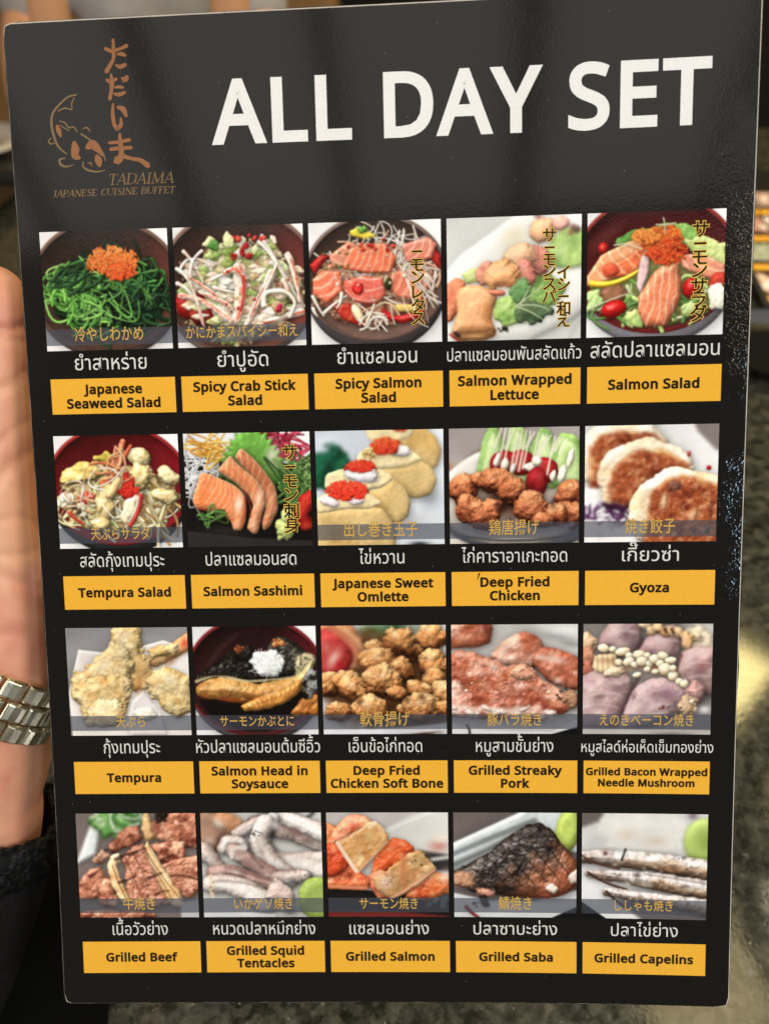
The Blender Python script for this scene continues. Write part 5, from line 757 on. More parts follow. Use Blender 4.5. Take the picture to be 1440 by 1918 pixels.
GLYPHS = """
 175|
A429|0,0 187,482 242,482 428,0 366,0 308,148 118,148 61,0|138,202 290,202 236,347 230,367 221,396 214,419 210,405 207,392 203,378 193,347
B437|65,0 65,480 202,480 244,478 281,473 312,465 338,453 364,431 379,400 384,361 382,334 374,311 361,290 343,274 320,262 293,255 293,251 312,247 331,241 348,234 363,224 376,212 386,197 394,180 399,160 400,136 395,96 380,63 356,36 331,20 303,9 270,2 234,0|126,275 214,275 251,278 279,284 299,295 312,310 319,330 322,354 319,378 309,397 294,411 272,420 242,426 205,428 126,428|126,51 222,51 261,54 290,62 311,76 325,94 333,116 336,141 333,165 324,185 310,202 288,215 257,222 218,225 126,225
C424|261,-7 226,-5 194,1 165,10 139,24 109,46 85,75 65,109 55,139 47,170 42,204 41,240 43,276 48,309 56,340 67,368 88,403 114,431 146,455 173,469 203,478 236,484 271,486 308,484 342,479 374,470 404,458 379,407 364,413 348,420 330,425 311,430 292,432 271,433 234,430 202,420 173,404 149,381 130,353 116,320 108,282 105,240 107,197 115,160 128,127 146,98 169,76 198,59 231,50 270,46 291,47 311,49 330,52 348,56 367,60 385,65 385,13 367,7 348,2 329,-2 309,-5 286,-6
D490|65,0 65,480 213,480 248,478 281,473 311,464 338,453 371,432 398,406 420,374 433,346 442,315 447,282 449,244 445,187 433,138 412,96 383,61 347,35 304,15 255,4 199,0|126,52 191,52 276,64 337,99 373,159 385,242 383,287 374,326 359,358 338,383 312,403 281,417 245,425 204,428 126,428
E373|65,0 65,480 333,480 333,426 126,426 126,277 321,277 321,224 126,224 126,53 333,53 333,0
F349|65,0 65,480 333,480 333,426 126,426 126,257 320,257 320,203 126,203 126,0
G489|271,-7 235,-5 202,1 172,10 145,23 114,46 88,74 67,108 56,137 48,169 43,203 41,240 43,276 48,310 58,341 71,370 87,396 107,419 129,439 155,456 185,469 217,479 252,484 289,486 316,485 341,483 366,479 389,473 411,466 433,458 410,406 392,413 373,419 352,425 331,430 309,432 286,433 245,430 210,420 178,404 152,381 131,353 116,320 107,282 104,240 106,203 112,169 123,139 137,112 157,89 181,70 210,57 245,48 285,46 305,46 323,47 338,49 353,51 366,54 379,57 379,199 273,199 273,253 439,253 439,18 413,10 387,4 361,-1 333,-4 303,-6
H498|65,0 65,480 126,480 126,277 371,277 371,480 432,480 432,0 371,0 371,224 126,224 126,0
J183|-3,-128 -13,-127 -22,-127 -31,-125 -39,-123 -46,-121 -52,-119 -52,-68 -30,-73 -21,-74 -13,-74 -4,-75 7,-74 18,-72 28,-68 37,-62 45,-54 52,-44 58,-32 61,-16 62,3 62,480 122,480 122,7 118,-35 107,-69 88,-95 63,-113 32,-124
L352|65,0 65,480 126,480 126,54 335,54 335,0
M609|65,0 65,480 154,480 302,87 305,87 455,480 544,480 544,0 484,0 484,295 484,318 485,341 486,364 489,420 486,420 326,0 277,0 119,420 116,420 117,405 119,386 120,364 120,340 121,316 121,291 121,0
N510|65,0 65,480 135,480 391,83 394,83 392,115 390,162 389,178 389,194 389,209 389,480 445,480 445,0 375,0 118,398 116,398 117,381 118,362 119,340 120,316 121,292 121,268 121,0
O525|263,-7 227,-5 194,1 165,11 139,24 109,48 84,76 65,111 55,140 47,171 42,205 41,241 42,277 47,310 55,341 65,370 84,404 109,433 139,456 165,470 195,479 227,485 263,487 298,485 329,479 358,470 384,456 414,433 439,405 458,370 469,341 477,310 482,277 484,240 482,204 477,171 469,139 458,110 439,76 414,47 384,24 358,11 329,1 297,-5|263,46 301,49 333,59 361,75 382,98 399,126 410,159 417,198 420,240 417,283 410,321 399,354 382,382 361,405 334,421 301,431 263,434 225,431 193,421 165,405 143,382 126,354 114,321 107,283 105,240 107,198 114,159 126,126 143,98 165,75 192,59 225,49
P406|65,0 65,480 192,480 236,477 273,470 304,459 329,443 353,415 367,380 372,338 370,313 364,288 354,264 340,243 320,224 294,208 263,196 225,189 181,187 126,187 126,0|126,238 174,238 216,241 250,248 276,261 295,279 306,304 310,336 306,364 296,387 280,405 257,418 225,425 187,428 126,428
S369|166,-7 140,-6 115,-4 91,-1 70,4 51,9 34,16 34,74 52,67 72,60 94,54 119,50 143,47 169,46 201,48 228,55 249,66 265,82 274,101 277,123 276,138 272,151 267,163 258,173 247,183 232,192 214,202 191,211 164,222 126,238 96,256 72,276 54,300 44,329 40,364 42,388 49,410 60,429 74,446 92,460 114,471 138,480 165,485 193,486 219,485 243,483 266,479 287,473 307,467 326,459 307,408 290,414 272,420 253,426 233,430 213,432 192,433 165,431 142,425 124,414 112,400 104,383 101,363 103,348 106,335 111,323 120,313 131,303 144,294 161,285 182,276 206,267 233,256 257,245 278,233 296,221 310,207 322,191 330,173 335,152 337,128 332,89 317,56 291,29 266,13 236,2 203,-4
T373|156,0 156,426 7,426 7,480 366,480 366,426 217,426 217,0
W625|135,0 8,480 71,480 146,187 151,166 155,146 160,127 163,108 166,90 169,73 171,91 175,110 179,130 183,150 188,170 194,190 279,480 341,480 429,188 435,167 440,147 445,127 449,107 453,89 455,73 458,90 461,108 465,127 469,146 474,167 479,187 553,480 616,480 488,0 427,0 334,314 323,353 320,366 317,377 314,388 310,409 309,401 306,389 303,372 298,352 293,333 287,312 196,0
Y380|160,0 160,183 0,480 66,480 190,244 315,480 380,480 220,186 220,0
a377|144,-7 114,-4 86,5 63,19 45,40 34,67 31,100 36,133 50,161 73,183 97,196 127,206 162,212 203,215 265,217 265,238 262,265 256,286 245,301 230,311 212,316 190,318 172,317 154,315 136,310 120,304 104,298 89,291 71,335 87,343 106,350 126,357 148,362 170,365 193,366 233,363 266,353 291,337 308,314 319,283 322,245 322,0 279,0 268,51 265,51 249,33 233,19 216,7 196,0 173,-5|158,41 187,44 212,52 234,66 251,86 261,112 264,144 264,176 211,174 171,170 140,163 118,152 103,138 95,121 92,99 94,81 100,66 110,55 124,47 140,43
b413|228,-7 201,-5 178,0 158,9 142,20 128,32 116,46 111,46 99,0 57,0 57,510 116,510 116,386 116,371 116,357 115,344 114,331 114,321 113,312 116,312 128,327 142,339 158,351 178,359 201,364 228,366 269,361 305,345 335,319 353,293 366,261 374,223 376,180 374,137 366,99 353,67 335,40 305,14 269,-1|219,42 248,46 273,58 291,78 304,105 312,139 315,181 309,240 291,283 260,308 218,317 183,313 157,302 138,284 126,258 119,224 116,182 116,179 119,138 126,105 138,78 157,58 184,46
c322|201,-7 171,-5 143,2 117,13 93,28 74,48 58,73 46,103 39,138 37,178 39,220 47,256 59,286 76,311 96,332 119,347 146,358 174,365 206,367 224,366 241,364 259,361 275,357 288,352 300,347 282,298 271,302 258,306 244,310 230,313 217,314 204,315 158,306 125,281 105,238 98,179 101,139 110,105 124,79 144,60 170,48 201,44 220,45 237,47 253,50 267,55 281,60 294,65 294,13 282,7 268,2 254,-2 239,-4 221,-6
d413|185,-7 143,-2 107,14 77,40 60,66 47,98 39,136 37,179 39,223 47,261 60,293 78,319 108,346 144,361 185,367 211,365 234,360 254,351 270,340 285,328 297,314 301,314 299,339 298,350 297,359 297,367 297,510 356,510 356,0 308,0 300,48 297,48 285,34 271,21 254,9 234,0 211,-5|194,42 228,46 255,56 274,74 287,98 295,129 298,168 298,179 295,220 288,254 275,282 256,302 229,314 193,318 164,313 140,301 122,280 109,252 101,218 98,178 101,138 109,105 122,78 141,58 165,46
e379|210,-7 177,-4 147,3 120,14 96,30 75,51 59,76 47,106 39,140 37,177 39,215 46,249 57,279 72,305 90,326 112,344 138,357 166,364 196,367 226,364 252,358 276,347 296,331 313,312 327,290 337,264 343,235 345,204 345,169 98,169 102,131 113,100 129,76 152,58 180,47 213,44 235,44 255,46 274,50 292,55 310,61 328,69 328,17 310,9 292,4 274,-1 255,-4 234,-6|99,216 283,216 280,244 273,269 262,290 245,306 223,315 195,318 169,315 147,306 129,291 114,271 105,245
f231|73,0 73,314 10,314 10,342 73,362 73,383 77,425 87,458 104,483 127,500 156,510 190,514 204,513 217,512 229,510 241,507 251,505 260,502 244,455 220,462 210,464 201,465 191,465 173,463 158,457 147,446 139,430 134,409 132,383 132,360 223,360 223,314 132,314 132,0
h415|57,0 57,510 116,510 116,361 116,343 115,326 113,310 117,310 130,327 146,341 164,352 185,360 206,364 229,366 269,363 302,352 328,335 346,310 357,276 361,234 361,0 302,0 302,230 293,278 266,307 222,317 186,313 158,302 139,283 126,257 119,225 116,186 116,0
i173|87,420 78,421 70,424 62,429 57,436 54,446 52,457 54,469 57,479 62,486 70,491 78,494 87,495 96,494 104,491 111,486 117,479 120,469 122,457 120,446 117,436 111,429 104,424 96,421|57,0 57,360 116,360 116,0
k359|57,0 57,510 116,510 116,244 115,216 113,185 116,185 128,201 144,221 158,238 273,360 343,360 197,206 353,0 281,0 156,168 116,132 116,0
l173|57,0 57,510 116,510 116,0
m628|57,0 57,360 105,360 113,311 117,311 129,328 144,342 162,353 182,361 202,365 223,367 262,363 293,352 317,333 333,306 336,306 350,325 366,340 386,352 407,360 429,365 452,367 489,363 520,353 543,335 560,310 570,277 574,234 574,0 515,0 515,232 507,279 483,308 442,317 410,314 385,304 367,287 355,264 347,234 345,199 345,0 286,0 286,232 278,279 253,308 212,317 180,313 155,302 137,283 125,258 118,226 116,187 116,0
n415|57,0 57,360 105,360 113,311 117,311 130,328 146,342 165,353 186,361 208,365 230,367 270,363 302,353 328,335 346,310 357,277 361,234 361,0 302,0 302,230 293,278 266,307 222,317 186,313 158,302 139,283 126,258 119,226 116,187 116,0
o406|202,-7 172,-4 143,3 117,15 94,32 75,53 58,79 46,109 39,143 37,181 40,223 48,260 62,292 82,318 106,339 135,355 168,364 204,367 236,364 264,357 290,345 314,328 333,307 349,282 361,252 368,218 370,181 367,139 359,101 345,69 325,42 300,21 271,6 239,-4|203,42 237,46 263,59 283,80 298,107 306,141 309,181 306,220 298,253 283,281 263,301 236,313 203,317 169,313 143,301 123,281 109,253 101,220 98,181 101,141 109,107 123,80 143,59 170,46
p413|57,-161 57,360 105,360 113,311 116,311 128,326 142,339 158,351 178,360 201,365 228,367 270,362 305,346 335,320 353,294 366,262 374,224 376,181 374,137 366,100 353,68 335,41 305,14 269,-1 228,-7 202,-5 179,0 159,9 142,20 128,32 116,46 112,46 115,17 116,6 116,-4 116,-13 116,-161|219,42 240,44 258,50 273,60 286,74 296,90 305,110 310,132 314,155 315,181 312,220 304,253 291,280 272,301 248,313 218,317 185,314 159,303 140,286 127,262 119,231 116,192 116,181 119,140 126,106 138,78 157,58 184,46
q413|297,-161 297,-7 298,21 298,31 299,40 300,48 296,48 285,34 270,21 254,9 234,0 210,-5 183,-7 143,-2 107,14 78,40 60,66 47,98 39,136 37,179 40,223 47,261 60,293 78,319 108,346 144,361 185,367 212,365 235,360 255,351 271,339 286,326 298,311 300,311 309,360 356,360 356,-161|195,42 228,46 255,56 274,73 287,97 295,128 298,167 298,179 295,221 287,255 275,282 256,302 228,314 193,318 164,313 140,301 122,280 108,252 101,218 98,178 101,139 109,105 122,78 141,58 165,46
r277|57,0 57,360 105,360 112,294 115,294 128,313 143,330 160,345 179,357 201,364 225,367 247,366 267,363 260,308 241,312 221,313 203,311 186,306 169,298 154,286 141,272 131,256 123,236 118,215 116,192 116,0
s322|148,-7 124,-6 102,-4 83,-1 66,4 50,9 35,16 35,70 50,63 68,56 87,50 107,45 128,42 149,41 176,43 198,47 214,55 225,66 232,79 234,94 234,103 231,111 227,118 221,125 212,133 200,140 186,147 168,155 146,164 124,173 104,182 86,191 71,200 58,211 48,223 40,237 36,253 34,271 38,299 51,323 72,342 99,356 132,364 169,367 191,366 211,364 231,360 249,355 267,350 284,343 264,296 248,301 233,307 216,312 200,315 183,318 165,318 143,317 124,313 110,307 99,298 93,287 91,275 92,265 95,257 99,249 107,243 116,236 129,229 144,222 162,215 183,206 205,198 225,189 242,180 257,170 269,159 279,147 286,133 290,118 291,99 287,67 274,41 253,20 224,5 189,-4
t242|167,-7 149,-6 132,-2 115,3 100,11 87,22 77,37 68,55 63,78 62,105 62,314 11,314 11,343 62,366 86,443 121,443 121,360 225,360 225,314 121,314 121,106 123,86 128,70 137,57 148,49 162,43 177,42 186,42 196,43 205,44 214,46 221,47 228,49 228,4 221,1 212,-1 201,-4 189,-5 178,-6
u415|184,-7 144,-3 111,7 86,25 68,49 57,83 53,124 53,360 113,360 113,128 122,81 148,52 193,42 229,46 256,57 276,76 289,102 296,134 299,173 299,360 358,360 358,0 310,0 301,48 298,48 285,31 269,17 250,6 229,-1 207,-5
w528|106,1 7,361 69,361 118,169 123,149 128,130 132,110 136,92 139,75 142,61 144,61 151,89 159,125 162,136 165,148 169,158 232,361 297,361 359,158 364,142 368,126 373,108 377,91 381,76 383,62 385,62 387,74 390,90 395,108 399,128 404,148 410,169 460,361 520,361 420,1 351,1 289,203 284,222 279,240 274,258 265,299 262,299 260,288 257,274 253,258 249,240 244,221 238,203 173,1
y343|56,-161 46,-161 37,-160 28,-160 7,-156 7,-109 25,-111 32,-112 40,-113 47,-113 66,-111 83,-105 97,-95 108,-82 118,-67 127,-49 146,-1 1,360 64,360 142,155 148,137 154,120 160,104 165,88 169,72 172,57 175,57 178,69 182,84 187,101 193,119 199,137 206,156 279,360 343,360 187,-50 174,-81 157,-108 139,-131 116,-148 89,-158
z316|26,0 26,39 220,314 38,314 38,360 285,360 285,316 94,46 289,46 289,0"""
# ---------------------------------------------------------------- lettering
GL = {}
for ln in GLYPHS.strip('\n').split('\n'):
    f = ln.split('|'); GL[ln[0]] = (int(f[0][1:]) / 1000, [[tuple(int(q) / 1000 for q in p.split(',')) for p in s.split()] for s in f[1:] if s])
_cache = {}
def _fill(cu):
    o = bpy.data.objects.new('glyph', cu); COL.objects.link(o); bpy.context.view_layer.update()
    e = o.evaluated_get(bpy.context.evaluated_depsgraph_get()); me = e.to_mesh()
    V = np.array([v.co[:2] for v in me.vertices]) if len(me.vertices) else np.zeros((0, 2)); F = [tuple(p.vertices) for p in me.polygons]
    e.to_mesh_clear(); bpy.data.objects.remove(o); bpy.data.curves.remove(cu); return V, F
def _font(s, off=0.0):
    c = bpy.data.curves.new('glyph', 'FONT'); c.body = s; c.size = 1; c.resolution_u = 3; c.offset = off; return _fill(c)
def stroke(p, d, k0):
    "a band of width d outside a closed outline: one short piece per side and a mitre per corner, each on its own hair-thin level"
    P = np.array(p); n = len(P); E = np.roll(P, -1, 0) - P; T = E / (np.linalg.norm(E, axis=1)[:, None] + 1e-9); N = np.stack([-T[:, 1], T[:, 0]], 1) * d; V, F = [], []
    def quad(pts, z): F.append(tuple(len(V) + q for q in range(len(pts)))); V.extend([(*q, z) for q in pts])
    for i in range(n):
        j = (i + 1) % n; z = .004 + .004 * ((k0 + i) % 4); q = T[i] * d * .04; quad([P[i] - q, P[i] + N[i] - q, P[j] + N[i] + q, P[j] + q], z)
        c = T[i][0] * T[j][1] - T[i][1] * T[j][0]
        if c < -.02:                                    # the outline turns away here: fill the open corner
            m = N[i] + N[j]; m = m / max((m @ m) / (2 * d * d), .3); quad([P[j], P[j] + N[i], P[j] + m, P[j] + N[j]], .022)
    return V, F
def glyph(ch, off):
    "outline mesh of one character at em size 1 and its advance"
    k = (ch, round(off, 4))
    if k in _cache: return _cache[k]
    if ch in GL:
        adv, polys = GL[ch]; polys = [[(x_, y_ + (.034 if ch in 'ij' and min(q[1] for q in p) > .37 else 0)) for x_, y_ in p] for p in polys]; c = bpy.data.curves.new('glyph', 'CURVE'); c.dimensions = '2D'; c.fill_mode = 'BOTH'
        for p in polys:
            sp = c.splines.new('POLY'); sp.points.add(len(p) - 1); sp.use_cyclic_u = True
            for q, (x, y) in zip(sp.points, p): q.co = (x, y, 0, 1)
        V, F = _fill(c) if polys else (np.zeros((0, 2)), [])
        V = np.column_stack([V, np.zeros(len(V))]); F = list(F)
        if off > 0:
            for k_, p in enumerate(polys): Vs, Fs = stroke(p, off, k_ * 2); F += [tuple(q + len(V) for q in f) for f in Fs]; V = np.vstack([V, Vs])
    else:
        V, F = _font(ch, off); V = np.column_stack([V, np.zeros(len(V))]); adv = _font(ch + '|')[0][:, 0].max() - _font('|')[0][:, 0].max()
    _cache[k] = (V, F, adv); return _cache[k]
UP = set('\u0e31\u0e34\u0e35\u0e36\u0e37\u0e47'); TONE = set('\u0e48\u0e49\u0e4a\u0e4b\u0e4c'); TALL = set('\u0e1b\u0e1d\u0e1f')
def layout(s, off, track=0.0):
    Vs, Fs, x, n, stack = [], [], 0.0, 0, False
    for i, ch in enumerate(s):
        V, F, a = glyph(ch, off); dx = dy = 0.0
        if ch in TONE and i and (s[i - 1] in UP): dy = 0.17
        if len(V): Vs.append(V + [x + dx, dy, 0]); Fs += [tuple(j + n for j in f) for f in F]; n += len(V)
        x += a + (track if a > 0.02 else 0)
    return (np.concatenate(Vs) if Vs else np.zeros((0, 3))), Fs
def text(s, x, base, h, width=None, align='c', off=0.0, track=0.0, xs=1.0, shear=0.0, hem=0.482):
    "flat lettering on the card in card mm: h is the capital height, base the baseline"
    V, F = layout(s, off, track); k = h / hem
    w = V[:, 0].max() - V[:, 0].min(); kx = (width / w) if width else k * xs
    X = (V[:, 0] - V[:, 0].min()) * kx; X += {'c': x - w * kx / 2, 'l': x, 'r': x - w * kx}[align]
    return np.stack([X + V[:, 1] * k * shear, base - V[:, 1] * k, V[:, 2]], 1), F
class Ink:
    "collects flat shapes in card mm and lays them on the bent card as one mesh"
    def __init__(s): s.V, s.F, s.n = [], [], 0
    def add(s, VF):
        V, F = VF; V = V if V.shape[1] == 3 else np.column_stack([V, np.zeros(len(V))]); s.V.append(V); s.F += [tuple(j + s.n for j in f) for f in F]; s.n += len(V); return s
    def quad(s, x0, y0, x1, y1, nx=8, ny=3):
        X, Y = np.meshgrid(np.linspace(x0, x1, nx + 1), np.linspace(y0, y1, ny + 1)); a = lambda i, j: j * (nx + 1) + i
        return s.add((np.stack([X.ravel(), Y.ravel()], 1), [(a(i, j), a(i, j + 1), a(i + 1, j + 1), a(i + 1, j)) for j in range(ny) for i in range(nx)]))
    def brush(s, pts, w, n=6):
        P = np.array(pts, float); w = np.interp(np.linspace(0, 1, len(P)), np.linspace(0, 1, len(w)), w)
        Q = np.vstack([2 * P[0] - P[1], P, 2 * P[-1] - P[-2]]); o, ww = [], []
        for i in range(len(P) - 1):
            for t in np.linspace(0, 1, n + 1)[:-1]:
                a, b, c, d = Q[i:i + 4]; o.append(.5 * (2 * b + (c - a) * t + (2 * a - 5 * b + 4 * c - d) * t * t + (3 * b - a - 3 * c + d) * t ** 3)); ww.append(w[i] * (1 - t) + w[i + 1] * t)
        o = np.array(o + [P[-1]]); ww = np.array(ww + [w[-1]]); T = np.gradient(o, axis=0); T /= np.linalg.norm(T, axis=1)[:, None] + 1e-9; N = np.stack([-T[:, 1], T[:, 0]], 1) * ww[:, None] / 2
        m = len(o); V = np.vstack([o + N, o - N, [o[0] - T[0] * ww[0] * .45], [o[-1] + T[-1] * ww[-1] * .45]])
        F = [(i, i + 1, m + i + 1, m + i) for i in range(m - 1)] + [(0, m, 2 * m), (m - 1, 2 * m + 1, 2 * m - 1)]
        return s.add((V, F))
    def build(s, name, mat, parent, lift, origin):
        V = np.concatenate(s.V); Wd = card(V[:, 0], V[:, 1], lift + V[:, 2])
        F = []
        for f in s.F:                                   # face towards the reader
            a, b, c = V[f[0]], V[f[1]], V[f[2]]
            F.append(f if (b[0] - a[0]) * (c[1] - a[1]) - (b[1] - a[1]) * (c[0] - a[0]) < 0 else f[::-1])
        return mesh(name, Wd, F, mat, parent, origin=origin)

# ---------------------------------------------------------------- the menu card
ORI = card(105, 297)
menu = empty("menu_card", ORI, "large glossy black menu card headed ALL DAY SET, held upright over the table", "menu")
NX, NY, TH = 42, 60, 0.75
def cardsheet(x0, y0, x1, y1):
    gx = np.linspace(0, CW, NX + 1); gy = np.linspace(0, CH, NY + 1); X, Y = np.meshgrid(gx, gy); r = 2.2   # softly rounded corners
    for cx, cy, sx, sy in ((r, r, -1, -1), (CW - r, r, 1, -1), (CW - r, CH - r, 1, 1), (r, CH - r, -1, 1)):
        dx, dy = np.maximum((X - cx) * sx, 0), np.maximum((Y - cy) * sy, 0); d = np.hypot(dx, dy); k = np.where(d > r, r / np.maximum(d, 1e-9), 1.0)
        X = np.where((dx > 0) & (dy > 0), cx + (X - cx) * k, X); Y = np.where((dx > 0) & (dy > 0), cy + (Y - cy) * k, Y)
    return X, Y
X, Y = cardsheet(0, 0, CW, CH)
rs = np.random.RandomState(3)
Xw = X.copy(); Xw[:, 0] += rs.randn(NY + 1) * .10; Xw[:, -1] += rs.randn(NY + 1) * .10; Yw = Y.copy(); Yw[0] += rs.randn(NX + 1) * .08
Fr = card(Xw, Yw).reshape(-1, 3); Bk = card(Xw, Yw, -TH).reshape(-1, 3); nF = len(Fr); w1 = NX + 1
ix = lambda i, j: j * w1 + i
faces = [(ix(i, j), ix(i, j + 1), ix(i + 1, j + 1), ix(i + 1, j)) for j in range(NY) for i in range(NX)]
panel = mesh("panel", Fr, faces, M_BLACK, menu, smooth=True, origin=ORI)
fb = [tuple(q + nF for q in f[::-1]) for f in faces]
ring = [ix(i, 0) for i in range(NX)] + [ix(NX, j) for j in range(NY)] + [ix(i, NY) for i in range(NX, 0, -1)] + [ix(0, j) for j in range(NY, 0, -1)]
mesh("backing", Bk, [tuple(q for q in f[::-1]) for f in faces], M_BACK, menu, smooth=True, origin=ORI)
fe = [(ring[k], ring[(k + 1) % len(ring)], ring[(k + 1) % len(ring)] + nF, ring[k] + nF) for k in range(len(ring))]
used = sorted(set(q for f in fe for q in f)); rm = {q: k for k, q in enumerate(used)}; AllV = np.concatenate([Fr, Bk])
mesh("edge", AllV[used], [tuple(rm[q] for q in f) for f in fe], M_EDGE, menu, origin=ORI)
rim = Ink()
def rimloop(i):
    t = np.linspace(0, 1, 90); L_, T_, R_, B_ = i
    return np.concatenate([np.stack([L_ + (CW - L_ - R_) * t[:-1], np.full(89, T_)], 1), np.stack([np.full(89, CW - R_), T_ + (CH - T_ - B_) * t[:-1]], 1), np.stack([CW - R_ - (CW - L_ - R_) * t[:-1], np.full(89, CH - B_)], 1), np.stack([np.full(89, L_), CH - B_ - (CH - T_ - B_) * t[:-1]], 1)])
o_, i_ = rimloop((.12, .12, .12, .12)), rimloop((.155, .42, .34, .135)); m_ = len(o_)
for q in ((o_, i_)): q[:, 0] = np.clip(q[:, 0], .12, CW - .12)
i_ += rs.randn(m_, 2) * .012
for cxy, sgn in (((2.2, 2.2), (-1, -1)), ((CW - 2.2, 2.2), (1, -1)), ((CW - 2.2, CH - 2.2), (1, 1)), ((2.2, CH - 2.2), (-1, 1))):
    for q, r in ((o_, 2.08), (i_, 1.86)):
        d = (q - cxy) * sgn; k = (d > 0).all(1); n = np.linalg.norm(d, axis=1); q[k] = (np.array(cxy) + (q - cxy) * (r / np.maximum(n, r))[:, None])[k]
rim.add((np.vstack([o_, i_]), [(k, (k + 1) % m_, m_ + (k + 1) % m_, m_ + k) for k in range(m_)]))
rim.build("film_rim", M_EDGE, menu, 0.05, ORI)
Ink().add(text("ALL DAY SET", 58.7, 34.5, 16.2, 138.6, 'l', 0.019, 0.028)).build("title", M_WHITE, menu, 0.10, ORI)

# logo: brush lettering, carp and the two lines below, read off in 1/4.8 photo pixels
LQ = {}
def lg(zx, zy):
    px, py = 60 + zx * .20833, 50 + zy * .20833; q = np.array([px / 6.5, py / 6.5])
    for _ in range(12):
        def pr(a):
            u = (a[0] - 105) / 105; v = (a[1] - 148.5) / 148.5; B = BEND; z = B[0] * u * u + B[1] * v * v + B[2] * u * v + B[3] * u ** 3 + B[4] * v ** 3 + B[5] * u * u * v + B[6] * u * v * v
            c = CR @ np.array([a[0] - 105, a[1] - 148.5, z]) + CT; return np.array([750 + 1500 * c[0] / c[2], 998.85 + 1500 * c[1] / c[2]])
        e = pr(q) - [px, py]; J = np.array([(pr(q + d) - pr(q)) / .05 for d in ([.05, 0], [0, .05])]).T; q = q - np.linalg.solve(J, e)
    return q
LA, LB, LC, LD = lg(100, 100), lg(1300, 100), lg(1300, 1560), lg(100, 1560)
def lmap(P):
    P = np.array(P, float); u = ((P[:, 0] - 100) / 1200)[:, None]; v = ((P[:, 1] - 100) / 1460)[:, None]
    return LA * (1 - u) * (1 - v) + LB * u * (1 - v) + LC * u * v + LD * (1 - u) * v
LS = .20833 / 6.42
kana, carp, patch = Ink(), Ink(), Ink()
def br(ink, pts, *w): ink.brush(lmap(pts), [x * LS for x in w])
for p, *w in (([(735, 120), (740, 220), (735, 300), (675, 405)], 22, 34, 30, 40), ([(662, 200), (720, 222), (790, 205), (860, 175)], 26, 34, 26, 34), ([(770, 250), (810, 248), (845, 262)], 16, 36, 26), ([(760, 345), (800, 362), (845, 342)], 18, 36, 34),
              ([(716, 425), (724, 500), (720, 570), (706, 650)], 18, 46, 32, 34), ([(675, 478), (715, 490), (770, 468)], 24, 40, 22), ([(810, 462), (845, 470), (862, 450)], 16, 50, 36), ([(826, 490), (845, 480)], 26, 14), ([(750, 545), (785, 540), (825, 545)], 18, 28, 24), ([(745, 602), (790, 608), (840, 590)], 22, 34, 30),
              ([(735, 692), (732, 780), (745, 870), (775, 920)], 20, 34, 36, 36), ([(775, 915), (805, 880), (805, 820)], 36, 36, 20), ([(775, 720), (825, 740), (855, 800)], 26, 52, 28),
              ([(795, 960), (800, 1040), (810, 1120), (800, 1180), (765, 1205)], 24, 40, 44, 60, 70), ([(700, 1042), (780, 1035), (885, 1015)], 26, 30, 30), ([(712, 1100), (790, 1090), (900, 1085)], 30, 34, 30), ([(820, 1160), (900, 1185), (980, 1200), (1050, 1250)], 40, 30, 36, 48)):
    br(kana, p, *w)
for p, *w in (([(405, 610), (330, 630), (260, 690), (195, 770), (180, 870), (205, 990), (245, 1080), (320, 1145)], 14, 16, 18, 20, 24, 24, 18, 10), ([(385, 640), (365, 680), (365, 740)], 12, 12, 12), ([(240, 755), (300, 730), (365, 745)], 12, 14, 10),
              ([(250, 845), (300, 860), (335, 905), (380, 900), (410, 940)], 8, 14, 12, 14, 12), ([(255, 880), (300, 910), (340, 935)], 8, 10, 8), ([(445, 960), (520, 1010), (600, 1080), (645, 1140), (668, 1205)], 14, 16, 20, 18, 8), ([(460, 915), (500, 905), (530, 940)], 8, 14, 10),
              ([(180, 1000), (155, 1020), (170, 1050), (210, 1045)], 10, 14, 14, 8), ([(305, 1180), (255, 1195), (265, 1240), (320, 1258), (385, 1240)], 10, 20, 22, 16, 6), ([(470, 1215), (465, 1255), (510, 1290), (590, 1305), (660, 1290)], 12, 16, 18, 16, 8), ([(512, 1225), (535, 1225), (545, 1250)], 10, 16, 12)):
    br(carp, p, *w)
for p, *w in (([(232, 890), (245, 930), (265, 985)], 30, 48, 20), ([(385, 1040), (395, 1100), (395, 1160), (435, 1180)], 40, 78, 66, 30), ([(500, 1085), (550, 1060), (600, 1100), (640, 1160)], 40, 86, 60, 14), ([(590, 1165), (605, 1205), (615, 1250)], 44, 70, 36)): br(patch, p, *w)
logo = empty("logo", (0, 0, 0), parent=menu)
kana.build("brush_lettering", M_COPPER, logo, 0.10, ORI); carp.build("carp_outline", M_TAN, logo, 0.10, ORI); patch.build("carp_patches", M_COPPER, logo, 0.12, ORI)
